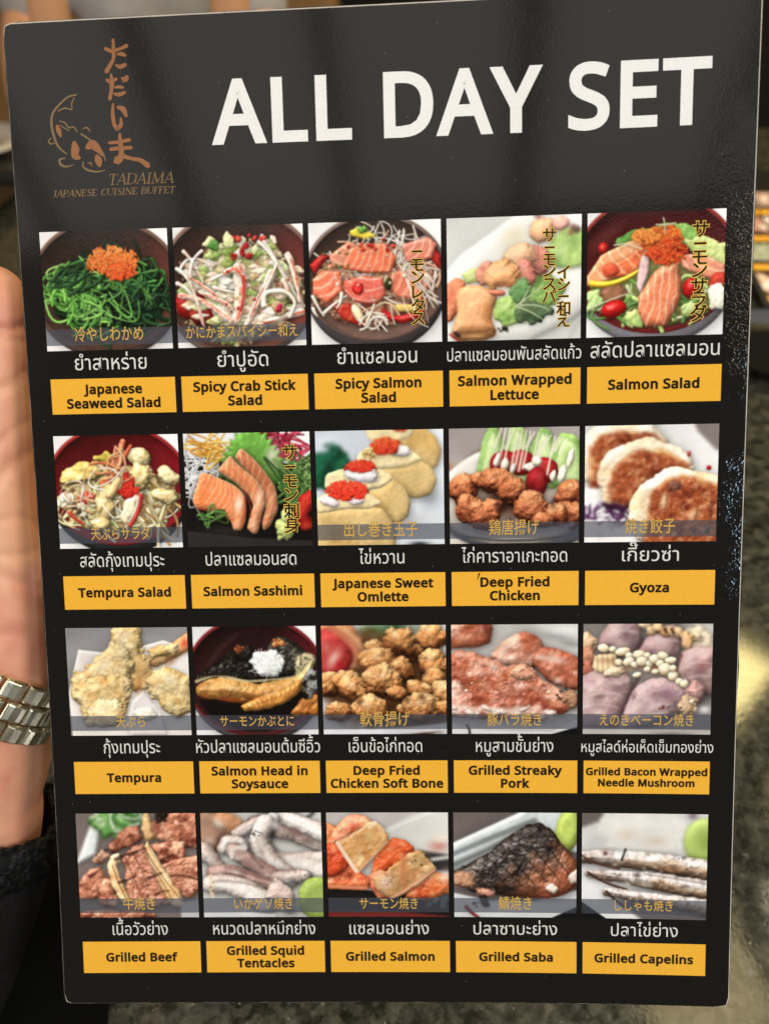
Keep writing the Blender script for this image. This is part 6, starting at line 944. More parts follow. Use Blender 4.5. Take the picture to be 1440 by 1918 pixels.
# thin italic roman capitals of the two lines: strokes (x, y from the baseline, thick or thin) in units of the capital height
RN = {'T': (.72, [((.36, 0), (.36, 1), 1), ((.02, .96), (.70, .96), 0), ((.02, .96), (.02, .78), 0), ((.70, .96), (.70, .78), 0), ((.22, .02), (.5, .02), 0)]),
      'A': (.80, [((.04, 0), (.42, 1), 0), ((.42, 1), (.72, 0), 1), ((.16, .34), (.58, .34), 0), ((-.06, .02), (.16, .02), 0), ((.58, .02), (.84, .02), 0)]),
      'D': (.86, [((.14, 0), (.14, 1), 1), ((.02, .97), (.4, .97), 0), ((.4, .97), (.68, .85), 0), ((.72, .85), (.76, .5), 1), ((.76, .5), (.68, .15), 1), ((.68, .12), (.4, .03), 0), ((.02, .03), (.4, .03), 0)]),
      'I': (.44, [((.2, 0), (.2, 1), 1), ((.06, .97), (.34, .97), 0), ((.06, .03), (.34, .03), 0)]),
      'M': (1.04, [((.12, 0), (.14, 1), 0), ((.14, 1), (.48, .05), 1), ((.48, .05), (.84, 1), 0), ((.86, 0), (.86, 1), 1), ((0, .02), (.26, .02), 0), ((.74, .02), (1., .02), 0)]),
      'J': (.50, [((.3, 1), (.28, .12), 1), ((.28, .12), (.06, -.1), 0), ((.14, .97), (.46, .97), 0)]),
      'P': (.70, [((.14, 0), (.14, 1), 1), ((.02, .97), (.46, .97), 0), ((.46, .97), (.6, .86), 0), ((.6, .86), (.6, .62), 1), ((.6, .6), (.42, .48), 0), ((.14, .48), (.44, .48), 0), ((.02, .02), (.28, .02), 0)]),
      'N': (.88, [((.14, 0), (.14, 1), 0), ((.12, 1), (.72, 0), 1), ((.74, 0), (.74, 1), 0), ((.02, .02), (.26, .02), 0), ((.62, .98), (.86, .98), 0)]),
      'E': (.70, [((.14, 0), (.14, 1), 1), ((.02, .97), (.6, .97), 0), ((.6, .97), (.6, .8), 0), ((.14, .52), (.46, .52), 0), ((.02, .03), (.62, .03), 0), ((.62, .03), (.66, .22), 0)]),
      'S': (.62, [((.52, .82), (.4, .97), 0), ((.4, .97), (.16, .9), 0), ((.14, .9), (.14, .64), 1), ((.14, .64), (.48, .38), 1), ((.48, .38), (.5, .12), 1), ((.5, .1), (.26, .02), 0), ((.26, .02), (.06, .16), 0)]),
      'C': (.78, [((.68, .8), (.56, .97), 0), ((.56, .97), (.26, .9), 0), ((.22, .86), (.1, .5), 1), ((.1, .5), (.22, .14), 1), ((.26, .08), (.5, .02), 0), ((.5, .02), (.68, .18), 0)]),
      'U': (.86, [((.14, 1), (.14, .24), 1), ((.14, .22), (.36, .02), 0), ((.36, .02), (.64, .1), 0), ((.7, .16), (.72, 1), 0), ((.02, .97), (.28, .97), 0), ((.6, .97), (.86, .97), 0)]),
      'B': (.74, [((.14, 0), (.14, 1), 1), ((.02, .97), (.44, .97), 0), ((.58, .88), (.56, .62), 1), ((.44, .97), (.58, .88), 0), ((.56, .6), (.14, .53), 0), ((.5, .52), (.64, .4), 0), ((.64, .4), (.62, .14), 1), ((.62, .12), (.4, .03), 0), ((.02, .03), (.42, .03), 0)]),
      'F': (.64, [((.14, 0), (.14, 1), 1), ((.02, .97), (.6, .97), 0), ((.6, .97), (.6, .8), 0), ((.14, .52), (.46, .52), 0), ((.02, .02), (.28, .02), 0)]), ' ': (.42, [])}
def roman(s, x0, x1, base, h, th):
    tot = sum(RN[c][0] for c in s); kx = (x1 - x0 - h * .2) / tot; ink = Ink(); x = x0
    for c in s:
        adv, st = RN[c]
        for a, b, t in st:
            f = lambda q: (x + q[0] * kx + q[1] * h * .22, base - q[1] * h); ink.brush([f(a), f(b)], [h * th * (1 if t else .45)] * 2, 1)
        x += adv * kx
    return ink
roman("TADAIMA", 27.8, 47.6, 44.9, 2.95, .15).build("house_name", M_TAN, logo, 0.10, ORI)
roman("JAPANESE CUISINE BUFFET", 11.2, 47.6, 47.75, 1.85, .20).build("house_line", M_TAN, logo, 0.10, ORI)

# the twenty dishes
EN = [["Japanese/Seaweed Salad", "Spicy Crab Stick/Salad", "Spicy Salmon/Salad", "Salmon Wrapped/Lettuce", "Salmon Salad"],
      ["Tempura Salad", "Salmon Sashimi", "Japanese Sweet/Omlette", "Deep Fried/Chicken", "Gyoza"],
      ["Tempura", "Salmon Head in/Soysauce", "Deep Fried/Chicken Soft Bone", "Grilled Streaky/Pork", "Grilled Bacon Wrapped/Needle Mushroom"],
      ["Grilled Beef", "Grilled Squid/Tentacles", "Grilled Salmon", "Grilled Saba", "Grilled Capelins"]]
TH_ = [[("ยำสาหร่าย", 21.6), ("ยำปูอัด", 15), ("ยำแซลมอน", 23.2), ("ปลาแซลมอนพันสลัดแก้ว", 38.4), ("สลัดปลาแซลมอน", 36)],
       [("สลัดกุ้งเทมปุระ", 26), ("ปลาแซลมอนสด", 27.6), ("ไข่หวาน", 13.7), ("ไก่คาราอาเกะทอด", 31.2), ("เกี๊ยวซ่า", 16.4)],
       [("กุ้งเทมปุระ", 17.7), ("หัวปลาแซลมอนต้มซีอิ้ว", 38.6), ("เอ็นข้อไก่ทอด", 22.6), ("หมูสามชั้นย่าง", 23.5), ("หมูสไลด์ห่อเห็ดเข็มทองย่าง", 39.2)],
       [("เนื้อวัวย่าง", 17.6), ("หนวดปลาหมึกย่าง", 32.4), ("แซลมอนย่าง", 25), ("ปลาซาบะย่าง", 26), ("ปลาไข่ย่าง", 20.4)]]
JP = [[("冷やしわかめ", 20.6), ("かにかまスパイシー和え", 33), None, None, None],
      [("天ぷらサラダ", 18.3), None, ("出し巻き玉子", 22), ("鶏唐揚げ", 14.8), ("焼き餃子", 14.5)],
      [("天ぷら", 9.2), ("サーモンかぶとに", 23), ("軟骨揚げ", 15.3), ("豚バラ焼き", 16.4), ("えのきベーコン焼き", 27.8)],
      [("牛焼き", 10.1), ("いかゲソ焼き", 18.5), ("サーモン焼き", 18.3), ("鯖焼き", 10.4), ("ししゃも焼き", 17.7)]]
VJ = {(0, 2): [("ーモンレタス", .82, .20, .86, 3.7)], (0, 3): [("サーモンスパ", .765, .11, .70, 3.5), ("イシー和え", .87, .41, .90, 3.5)], (0, 4): [("サーモンサラダ", .82, .10, .88, 4.1)], (1, 1): [("サーモン刺身", .84, .11, .88, 4.1)]}
DN = ["seaweed salad with orange roe", "crab stick salad", "spicy salmon salad in a brown bowl", "sauced salmon rolls on lettuce", "salmon salad in a red bowl",
      "tempura salad in a red bowl", "sliced salmon sashimi on green leaf", "rolled omelette slices topped with red roe", "fried chicken with cucumber and tomato", "three pan fried dumplings",
      "prawn tempura on white paper", "salmon head in a dark red bowl", "fried golden chicken pieces", "glazed grilled pork slices", "bacon rolls with needle mushrooms",
      "sliced grilled beef", "pale grilled squid tentacles", "grilled salmon pieces", "dark grilled mackerel fillet", "three grilled capelins"]
PX0, PITCHX, PWD = 6.4215, 39.5267, 37.8664; PYS = (57.356, 116.498, 175.221, 234.474); PHT = 34.082
YY = (99.7, 159.1, 217.75, 276.5)
THH = abs(_font('\u0e01')[0][:, 1].max())
def photo_mesh(img, x, y, origin):
    gx = np.linspace(x, x + PWD, PW); gy = np.linspace(y, y + PHT, PH); Xg, Yg = np.meshgrid(gx, gy); V = card(Xg, Yg, 0.05).reshape(-1, 3) - origin
    me = bpy.data.meshes.new("dish_photo"); n = PW * PH; me.vertices.add(n); me.vertices.foreach_set('co', V.astype(np.float32).ravel())
    a = (np.arange(PH - 1)[:, None] * PW + np.arange(PW - 1)[None, :]).ravel(); q = np.stack([a, a + PW, a + PW + 1, a + 1], 1)
    me.loops.add(q.size); me.loops.foreach_set('vertex_index', q.ravel().astype(np.int32)); me.polygons.add(len(q)); me.polygons.foreach_set('loop_start', np.arange(0, q.size, 4, dtype=np.int32))
    me.update(calc_edges=True); ca = me.color_attributes.new('ink', 'FLOAT_COLOR', 'POINT')
    c = np.ones((n, 4), np.float32); c[:, :3] = srgb(img.reshape(-1, 3)); ca.data.foreach_set('color', c.ravel()); me.materials.append(M_PHOTO); return me
for j in range(4):
    for i in range(5):
        x0 = PX0 + PITCHX * i; y0 = PYS[j]; cx = x0 + PWD / 2
        ph = link_obj("dish_photo", photo_mesh(DISHES[j][i](), x0, y0, ORI), menu); ph['label'] = "printed picture of " + DN[j * 5 + i]
        if JP[j][i]:
            s, w = JP[j][i]; size = w / len(s); Ink().add(text(s, cx, y0 + PHT * .915, size * .95 * .8, w, off=0.008, hem=0.56)).build("caption", M_GOLD, ph, 0.10, ORI)
        for s, u, v0, v1, size in VJ.get((j, i), ()):
            a, b = Ink(), Ink(); n = len(s); st = (v1 - v0) * PHT / n
            for k, ch in enumerate(s):
                for ink, off in ((a, 0.048), (b, 0.013)):
                    V, F = layout(ch, off); V = V[:, :2]; c = (V.max(0) + V.min(0)) / 2; sc = size / .82
                    Vc = (V - [c[0], .28]) * sc if ch in 'ーン' else (V - c) * sc
                    if ch == 'ー': Vc = (V - c) * sc * [.8, 1]
                    ink.add((np.stack([x0 + u * PWD + Vc[:, 0], y0 + v0 * PHT + (k + .5) * st - Vc[:, 1]], 1), F))
            a.build("caption_glow", M_GLOW, ph, 0.09, ORI); b.build("caption", M_INK, ph, 0.13, ORI)
        s, w = TH_[j][i]; hh = 3.35 if (j, i) not in ((0, 3), (2, 4)) else 2.85
        if j > 0: hh *= .94
        Ink().add(text(s, cx + (.0 if i < 4 else .3), y0 + PHT + 5.7, hh, w, off=0.0, hem=THH)).build("thai_name", M_THAI, menu, 0.10, ORI)
        yt = YY[j]; pl = Ink().quad(x0 + .35, yt, x0 + PWD + .1, yt + 10.35).build("name_plate", M_YEL, menu, 0.06, ORI)
        L = EN[j][i].split('/'); small = (j, i) == (2, 4); ink = Ink(); H = 2.62 if not small else 2.15
        for k, s in enumerate(L):
            bl = yt + (6.45 if len(L) == 1 else (4.45 + 4.15 * k if not small else 4.5 + 3.5 * k)); ink.add(text(s, cx + .2, bl, H, None, 'c', 0.030, 0.032, 1.03))
        if (j, i) == (1, 3): ink.brush([(x0 + 8.6, yt + .5), (x0 + 8.0, yt + 2.4)], [.45, .12], 2)
        ink.build("lettering", M_INK, pl, 0.12, ORI)
# ---------------------------------------------------------------- table and what stands on it
def granite():
    n = NT("granite"); c = n.coord('Object')
    nd = n.noise(c, 180, 3, 0.6); ad = n.n('ShaderNodeVectorMath'); ad.operation = 'MULTIPLY_ADD'; n.l(nd.outputs['Color'], ad.inputs[0]); ad.inputs[1].default_value = (0.006, 0.006, 0.006); n.l(c, ad.inputs[2])
    v1 = n.n('ShaderNodeTexVoronoi'); v1.inputs['Scale'].default_value = 300; n.l(ad.outputs[0], v1.inputs['Vector']); v1.feature = 'SMOOTH_F1'; v1.inputs['Smoothness'].default_value = 0.35
    n0 = n.noise(c, 120, 6, 0.7); n1 = n.noise(c, 520, 3, 0.6); n2 = n.noise(c, 430, 3, 0.75)
    mx = n.n('ShaderNodeMix'); mx.data_type = 'RGBA'; mx.inputs[0].default_value = 0.38
    r1 = n.ramp([(0.32, (0.004, 0.004, 0.002)), (0.47, (0.026, 0.025, 0.018)), (0.58, (0.070, 0.067, 0.048)), (0.74, (0.15, 0.145, 0.11))]); n.l(n0.outputs[0], r1.inputs[0])
    sep = n.n('ShaderNodeSeparateColor'); n.l(v1.outputs['Color'], sep.inputs[0])
    r2 = n.ramp([(0.1, (0.004, 0.004, 0.002)), (0.5, (0.035, 0.033, 0.024)), (0.85, (0.11, 0.105, 0.078))]); n.l(sep.outputs[0], r2.inputs[0])
    n.l(r1.outputs[0], mx.inputs[6]); n.l(r2.outputs[0], mx.inputs[7])
    r3 = n.ramp([(0.66, (0, 0, 0)), (0.74, (1, 1, 1))]); n.l(n2.outputs[0], r3.inputs[0]); m3 = n.n('ShaderNodeMix'); m3.data_type = 'RGBA'; n.l(r3.outputs[0], m3.inputs[0]); n.l(mx.outputs[2], m3.inputs[6]); m3.inputs[7].default_value = (0.40, 0.38, 0.30, 1)
    n.l(m3.outputs[2], n.p.inputs['Base Color'])
    n.set(Roughness=0.07); n.p.inputs['Specular IOR Level'].default_value = 0.6
    n.l(n.bump(n1.outputs[0], 0.05, 0.0004), n.p.inputs['Normal']); return n.m
M_GRAN = granite()
t = tag(empty("table", (0, 0.55, -0.76)), "dark speckled polished granite table under the menu card", "table")
V, F = box(-0.95, -0.62, 0.73, 0.95, 0.90, 0.76); V = np.array(V) ; bevel(mesh("tabletop", V - [0, .0, 0], F, M_GRAN, t), 0.004)
M_STEEL = NT("dark_steel").set(Base_Color=(0.05, 0.05, 0.05, 1), Metallic=1.0, Roughness=0.4).m
for sx in (-0.8, 0.8):
    V, F = box(sx - .04, .08, 0, sx + .04, .20, .729); bevel(mesh("leg", V, F, M_STEEL, t), 0.004)

def rounded(x, y, sx, sy, r, n=6):
    P = []
    for cx, cy, a0 in ((x + sx / 2 - r, y + sy / 2 - r, 0), (x - sx / 2 + r, y + sy / 2 - r, 90), (x - sx / 2 + r, y - sy / 2 + r, 180), (x + sx / 2 - r, y - sy / 2 + r, 270)):
        for k in range(n + 1): a = math.radians(a0 + 90 * k / n); P.append((cx + r * math.cos(a), cy + r * math.sin(a)))
    return P
def dish(rings, n, name, mat, parent=None, loc=(0, 0, 0)):
    "stacked outlines (lists of points with z) bridged into one shell, closed at both ends"
    V = [p for r in rings for p in r]; F = []
    for k in range(len(rings) - 1):
        for i in range(n): F.append((k * n + i, k * n + (i + 1) % n, (k + 1) * n + (i + 1) % n, (k + 1) * n + i))
    F.append(tuple(range(n))[::-1]); F.append(tuple((len(rings) - 1) * n + i for i in range(n)))
    return mesh(name, V, F, mat, parent, loc, smooth=False)
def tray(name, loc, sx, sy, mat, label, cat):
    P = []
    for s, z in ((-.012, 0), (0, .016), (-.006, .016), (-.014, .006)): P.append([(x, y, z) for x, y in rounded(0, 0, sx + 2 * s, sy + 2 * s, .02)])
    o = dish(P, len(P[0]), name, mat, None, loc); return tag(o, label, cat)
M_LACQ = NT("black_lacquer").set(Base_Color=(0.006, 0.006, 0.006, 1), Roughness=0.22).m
tray("stand_in_tray", (0.50, 0.655, 0.0), 0.42, 0.13, M_LACQ, "black tray standing in for the dark band on the table before the lying menu", "tray")  # added tray shape that makes the dark band on the table
tray("stand_in_tray", (-0.66, 1.06, 0.0), 0.34, 0.20, M_LACQ, "black tray standing in for the shaded table at the far left beside the white plate", "tray")  # added tray shape that darkens the table where it lies in shadow
# lying menu in the distance: plain card with blurred rows of pictures and yellow plates
m2 = tag(empty("menu_card", (0.46, 0.735, 0.006)), "second black menu card lying tilted on its rest behind the held one", "menu")
m2.rotation_euler = (math.radians(8.5), 0, math.radians(-1.5))
V, F = box(-.105, 0, 0, .105, .297, .0012); mesh("panel", V, F, NT("far_card").set(Base_Color=col4((24, 22, 20)), Roughness=.3).m, m2)
M_Y2 = NT("far_yellow").set(Base_Color=col4((232, 168, 50)), Roughness=.3).m
PC = [((150, 100, 90), (176, 150, 140)), ((168, 110, 96), (190, 150, 130)), ((190, 190, 170), (110, 130, 80)), ((200, 140, 100), (226, 200, 180))]
for j in range(4):
    yb = .297 - (PYS[j] + PHT) / 1000
    for i in range(5):
        xb = -.105 + (PX0 + PITCHX * i) / 1000; nt = NT("far_photo"); c = nt.coord('Object'); n0 = nt.noise(c, 60, 3, .6); r = nt.ramp([(.35, col4((60, 40, 34))), (.47, col4(PC[j][(i) % 2])), (.56, col4(PC[(j + i) % 4][1])), (.66, col4((236, 230, 222)))])
        mp = nt.n('ShaderNodeMapping'); mp.inputs['Location'].default_value = (i * 1.7, j * 2.3, 0); nt.l(c, mp.inputs[0]); nt.l(mp.outputs[0], n0.inputs['Vector']); nt.l(n0.outputs[0], r.inputs[0]); nt.l(r.outputs[0], nt.p.inputs['Base Color']); nt.set(Roughness=.3)
        V = [(xb, yb, .0015), (xb + PWD / 1000, yb, .0015), (xb + PWD / 1000, yb + PHT / 1000, .0015), (xb, yb + PHT / 1000, .0015)]; mesh("dish_photo", V, [(0, 1, 2, 3)], nt.m, m2)
        ya = .297 - (YY[j] + 10.3) / 1000; V = [(xb, ya, .0015), (xb + PWD / 1000, ya, .0015), (xb + PWD / 1000, ya + .0103, .0015), (xb, ya + .0103, .0015)]; mesh("name_plate", V, [(0, 1, 2, 3)], M_Y2, m2)
V = [(x, y, z) for x in (-.08, .08) for y, z in ((.02, -.0015), (.27, -.0015), (.27, -.036), (.235, -.036))]
mesh("rest", V, [(0, 1, 2, 3), (7, 6, 5, 4), (0, 4, 5, 1), (1, 5, 6, 2), (2, 6, 7, 3), (3, 7, 4, 0)], M_LACQ, m2)
# far left plate with pickles
def lathe(prof, n=40):
    V = [(r * math.cos(2 * math.pi * k / n), r * math.sin(2 * math.pi * k / n), z) for r, z in prof for k in range(n)]; m = len(prof)
    F = [(a * n + k, a * n + (k + 1) % n, (a + 1) * n + (k + 1) % n, (a + 1) * n + k) for a in range(m - 1) for k in range(n)]; F.append(tuple(range(n))[::-1]); F.append(tuple((m - 1) * n + k for k in range(n))); return V, F
M_PORC = NT("porcelain").set(Base_Color=col4((228, 224, 206)), Roughness=.25).m
V, F = lathe([(.05, 0), (.055, .004), (.10, .018), (.105, .022), (.10, .0235), (.05, .010), (.001, .009)]); tag(mesh("plate", V, F, M_PORC, None, (-0.66, 1.29, 0), smooth=True), "white round plate at the far left edge of the table", "plate")
rs = np.random.RandomState(9); Vp, Fp = [], []
V, F = lathe([(.001, 0), (.03, .001), (.042, .010), (.036, .022), (.02, .029), (.001, .031)], 24); V = np.array(V) * (1 + .08 * rs.randn(len(V), 1) * .6)
tag(mesh("pickle_heap", V + [-0.64, 1.27, .0105], F, NT("pickle").set(Base_Color=col4((222, 196, 40)), Roughness=.35).m, None, smooth=True), "heap of yellow pickles on the white plate", "food")

# added black sheet that stands in for shadow on the near left table
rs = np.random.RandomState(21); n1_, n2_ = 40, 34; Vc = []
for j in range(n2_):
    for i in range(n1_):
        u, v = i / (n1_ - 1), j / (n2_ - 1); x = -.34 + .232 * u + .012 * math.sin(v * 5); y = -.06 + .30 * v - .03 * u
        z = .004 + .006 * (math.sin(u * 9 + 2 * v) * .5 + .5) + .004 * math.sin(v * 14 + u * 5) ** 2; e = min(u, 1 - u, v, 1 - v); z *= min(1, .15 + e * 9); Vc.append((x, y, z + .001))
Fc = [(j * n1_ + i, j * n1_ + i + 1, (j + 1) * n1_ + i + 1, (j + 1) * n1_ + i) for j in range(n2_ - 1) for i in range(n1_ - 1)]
n_ = NT("shade_black"); c = n_.coord('Object'); nn = n_.noise(c, 900, 3, .6); n_.l(n_.bump(nn.outputs[0], .4, .0004), n_.p.inputs['Normal']); n_.set(Base_Color=(.003, .003, .003, 1), Roughness=1.0); n_.p.inputs['Specular IOR Level'].default_value = 0.05
o = mesh("shade_sheet", Vc, Fc, n_.m, smooth=True); o.modifiers.new('s', 'SOLIDIFY').thickness = .0015; tag(o, "black rumpled sheet standing in for the shadow on the table under the sleeve", "shade_sheet")

# ---------------------------------------------------------------- bodies
def skin_graph(name, pts, edges, mat, vox, parent=None, sub=2, smooth=8, post=None, root=0):
    me = bpy.data.meshes.new(name); P = np.array([p[:3] for p in pts]); me.from_pydata([tuple(p) for p in P], edges, []); me.update()
    o = bpy.data.objects.new(name, me); COL.objects.link(o); md = o.modifiers.new('skin', 'SKIN'); md.use_smooth_shade = True
    if not me.skin_vertices: bpy.context.view_layer.update()
    for k, p in enumerate(pts): sv = me.skin_vertices[0].data[k]; r = p[3]; sv.radius = (r, p[4] if len(p) > 4 else r); sv.use_root = (k == root)
    o.modifiers.new('sub', 'SUBSURF').levels = sub; o.modifiers['sub'].render_levels = sub
    rm = o.modifiers.new('rm', 'REMESH'); rm.mode = 'VOXEL'; rm.voxel_size = vox; rm.use_smooth_shade = True
    sm = o.modifiers.new('sm', 'SMOOTH'); sm.factor = .5; sm.iterations = smooth
    bpy.context.view_layer.update(); e = o.evaluated_get(bpy.context.evaluated_depsgraph_get()); nm = bpy.data.meshes.new_from_object(e); nm.name = name
    bpy.data.objects.remove(o); bpy.data.meshes.remove(me)
    V = np.empty(len(nm.vertices) * 3, np.float32); nm.vertices.foreach_get('co', V); V = V.reshape(-1, 3)
    if post is not None:
        N = np.empty(len(nm.vertices) * 3, np.float32); nm.vertices.foreach_get('normal', N); V = post(V, N.reshape(-1, 3)).astype(np.float32); nm.vertices.foreach_set('co', V.ravel()); nm.update()
    nm.polygons.foreach_set('use_smooth', [True] * len(nm.polygons)); nm.materials.clear(); nm.materials.append(mat)
    return link_obj(name, nm, parent)
def skin_mat(name, a, b, scale=60):
    n = NT(name); c = n.coord('Object'); n1 = n.noise(c, scale, 4, .6); n2 = n.noise(c, 1400, 2, .6); r = n.ramp([(.35, col4(a)), (.65, col4(b))]); n.l(n1.outputs[0], r.inputs[0]); n.l(r.outputs[0], n.p.inputs['Base Color'])
    w = n.n('ShaderNodeTexVoronoi'); w.feature = 'DISTANCE_TO_EDGE'; w.inputs['Scale'].default_value = 700; n.l(c, w.inputs['Vector'])
    bb = n.bump(n2.outputs[0], .25, .0003); bb = n.bump(w.outputs['Distance'], .12, .0002, bb); n.l(bb, n.p.inputs['Normal'])
    n.set(Roughness=.5); n.p.inputs['Subsurface Weight'].default_value = .12; n.p.inputs['Subsurface Radius'].default_value = (.004, .0016, .0008); n.p.inputs['Subsurface Scale'].default_value = 1.0; return n.m
M_SKIN = skin_mat("hand_skin", (226, 146, 116), (240, 176, 136), 38)
def hp(px, py, off): return plane_pt(px, py, off)
J = []; Ed = []
def jn(px, py, off, r, r2=None, to=None):
    w = c2w(hp(px, py, off)); J.append((*w, r * .001, (r2 or r) * .001)); k = len(J) - 1
    if to is not None: Ed.append((to, k))
    return k
w0 = jn(-30, 1370, 20, 25, 22)
a1 = jn(-65, 1600, 26, 28, 25, w0); a2 = jn(-165, 1930, 34, 30, 28, a1); a3 = jn(-300, 2300, 40, 33, 31, a2)
pb = jn(-12, 1190, 20, 26, 20, w0)
th1 = jn(-34, 1030, 17, 21, 18, pb); th2 = jn(-30, 830, 14, 16.5, 15, th1); th3 = jn(-20, 640, 12.5, 14, 13, th2); th4 = jn(-12, 482, 13, 12.6, 12, th3)
pl_ = jn(70, 1060, 30, 20, 14, pb)
for (m, p_, d, t_) in (((100, 850, 30), (250, 735, 26), (360, 700, 16), (430, 690, 11)), ((150, 900, 32), (330, 830, 28), (450, 800, 17), (520, 790, 11)), ((175, 965, 32), (340, 930, 28), (450, 910, 17), (515, 905, 11)), ((180, 1040, 32), (310, 1040, 26), (390, 1035, 16), (440, 1035, 11))):
    k1 = jn(*m, 11.5, None, pl_); k2 = jn(*p_, 9.5, None, k1); k3 = jn(*d, 8.5, None, k2); jn(*t_, 7.5, None, k3)
CREASE = [([(-30, 618), (10, 622), (45, 612)], 1.0, 1.7), ([(-20, 640), (20, 634), (45, 640)], .5, 1.2), ([(-20, 735), (20, 728), (48, 700)], .6, 2.0), ([(0, 830), (30, 800), (56, 790)], .4, 1.6), ([(-10, 905), (30, 862), (60, 850)], .7, 2.2), ([(-10, 1075), (30, 1092), (80, 1100)], .5, 2.0), ([(-10, 1040), (40, 1046), (75, 1030)], .35, 1.5), ([(-20, 1200), (40, 1170), (84, 1210)], .5, 2.2), ([(-10, 980), (40, 960), (70, 985)], .3, 1.6)]
def creases(V, N):
    out = V.copy(); Vc = np.stack([V[:, 0], -V[:, 1] * SP - (V[:, 2] - CAM_H) * CP, V[:, 1] * CP - (V[:, 2] - CAM_H) * SP], 1) * 1000
    px = 750 + 1500 * Vc[:, 0] / Vc[:, 2]; py = 998.85 + 1500 * Vc[:, 1] / Vc[:, 2]
    view = (N @ np.array([0, CP, -SP])) < .15
    for pts, dep, w in CREASE:
        P = np.array(pts, float); q = np.linspace(0, 1, 14)[:, None]; C = (1 - q) ** 2 * P[0] + 2 * q * (1 - q) * P[1] + q * q * P[2]
        d = np.sqrt(((px[:, None] - C[:, 0]) ** 2 + (py[:, None] - C[:, 1]) ** 2).min(1)) / 6.0
        out -= N * (np.exp(-(d / w) ** 2) * dep * .0012 * view)[:, None]
    return out
hand = skin_graph("person", J, Ed, M_SKIN, .0013, None, 2, 10, creases, 0)
tag(hand, "left hand and wrist holding the menu card by its left edge", "person")
# knitted sleeve with a lace cuff
def tube(axis, radii, n=56, wob=None):
    A_ = np.array(axis); V = []; T = np.gradient(A_, axis=0)
    for k in range(len(A_)):
        tt = T[k] / np.linalg.norm(T[k]); e1 = np.cross(tt, [0, 0, 1.0]); e1 /= np.linalg.norm(e1); e2 = np.cross(tt, e1)
        for i in range(n): a = 2 * math.pi * i / n; r = radii[k] * (1 + (wob(k, a) if wob else 0)); V.append(A_[k] + e1 * r * math.cos(a) + e2 * r * .9 * math.sin(a))
    F = [(k * n + i, k * n + (i + 1) % n, (k + 1) * n + (i + 1) % n, (k + 1) * n + i) for k in range(len(A_) - 1) for i in range(n)]; return V, F
n_ = NT("knit"); c = n_.coord('Object'); wv = n_.n('ShaderNodeTexWave'); wv.inputs['Scale'].default_value = 150; wv.inputs['Distortion'].default_value = 2.5; n_.l(c, wv.inputs['Vector']); nn = n_.noise(c, 500, 3, .6)
r = n_.ramp([(.2, col4((20, 18, 17))), (.8, col4((34, 31, 30)))]); n_.l(nn.outputs[0], r.inputs[0]); n_.l(r.outputs[0], n_.p.inputs['Base Color']); b = n_.bump(wv.outputs[0], .5, .0006); b = n_.bump(nn.outputs[0], .4, .0005, b); n_.l(b, n_.p.inputs['Normal']); n_.set(Roughness=.9); n_.p.inputs['Specular IOR Level'].default_value = .1; M_KNIT = n_.m
n_ = NT("lace"); c = n_.coord('Object'); vo = n_.n('ShaderNodeTexVoronoi'); vo.inputs['Scale'].default_value = 420; n_.l(c, vo.inputs['Vector']); n_.l(n_.bump(vo.outputs['Distance'], 1.0, .0012), n_.p.inputs['Normal']); n_.set(Base_Color=(.005, .0045, .004, 1), Roughness=.6); n_.p.inputs['Specular IOR Level'].default_value = 0.25; M_LACE = n_.m
ax = [c2w(hp(*q)) for q in ((-56, 1555, 26), (-62, 1585, 26), (-70, 1625, 27), (-95, 1710, 29), (-130, 1820, 32), (-170, 1940, 34), (-300, 2330, 40))]
V, F = tube(ax, [.0290, .0308, .0315, .0312, .0318, .0325, .036], 56, lambda k, a: .012 * math.sin(5 * a + k) + .01 * math.sin(9 * a + 2 * k)); sl = mesh("sleeve", V, F, M_KNIT, hand, smooth=True); sl.modifiers.new('s', 'SOLIDIFY').thickness = .0018
sl.modifiers.new('sub', 'SUBSURF').levels = 1
ax = [c2w(hp(*q)) for q in ((-48, 1512, 25), (-51, 1527, 25), (-54, 1545, 26), (-58, 1565, 26), (-63, 1590, 26))]
rl = np.random.RandomState(4); ph_ = rl.rand(8) * 6.28
V, F = tube(ax, [.0296, .0306, .0312, .0316, .0316], 140, lambda k, a: (.055 - .008 * k) * math.sin(17 * a + ph_[k] * .3) * .6 + .022 * math.sin(31 * a + ph_[k]) + .018 * rl.randn()); V = np.array(V); V[:140] += np.outer(.0016 * np.sin(np.arange(140) * 2 * math.pi / 140 * 22), (V[0] - V[140]) / np.linalg.norm(V[0] - V[140]))
lc = mesh("lace_cuff", V, F, M_LACE, hand, smooth=True); lc.modifiers.new('s', 'SOLIDIFY').thickness = .0012
# wristwatch on a three-row steel bracelet
n_ = NT("bracelet_steel"); c = n_.coord('Object'); nn = n_.noise(c, 240, 3, .6); rr = n_.ramp([(.3, (.24, .24, .24)), (.7, (.36, .36, .36))]); n_.l(nn.outputs[0], rr.inputs[0]); n_.l(rr.outputs[0], n_.p.inputs['Roughness']); n_.set(Base_Color=col4((230, 222, 198)), Metallic=1.0); n_.l(n_.bump(nn.outputs[0], .12, .0003), n_.p.inputs['Normal']); M_BR = n_.m
wc = c2w(hp(-34, 1268, 21)); axv = c2w(hp(-34, 1268, 21) + np.array([.46, -.84, .10])) - wc; axv /= np.linalg.norm(axv); tow = np.array([0, -CP, SP]); e2 = tow - axv * (tow @ axv); e2 /= np.linalg.norm(e2); e1 = np.cross(e2, axv); e1 /= np.linalg.norm(e1)
if e1[0] < 0: e1 = -e1
watch = tag(empty("wristwatch", wc), "steel bracelet wristwatch worn on the wrist beside the menu card", "watch")
RA, RB, NL = .0282, .0252, 22
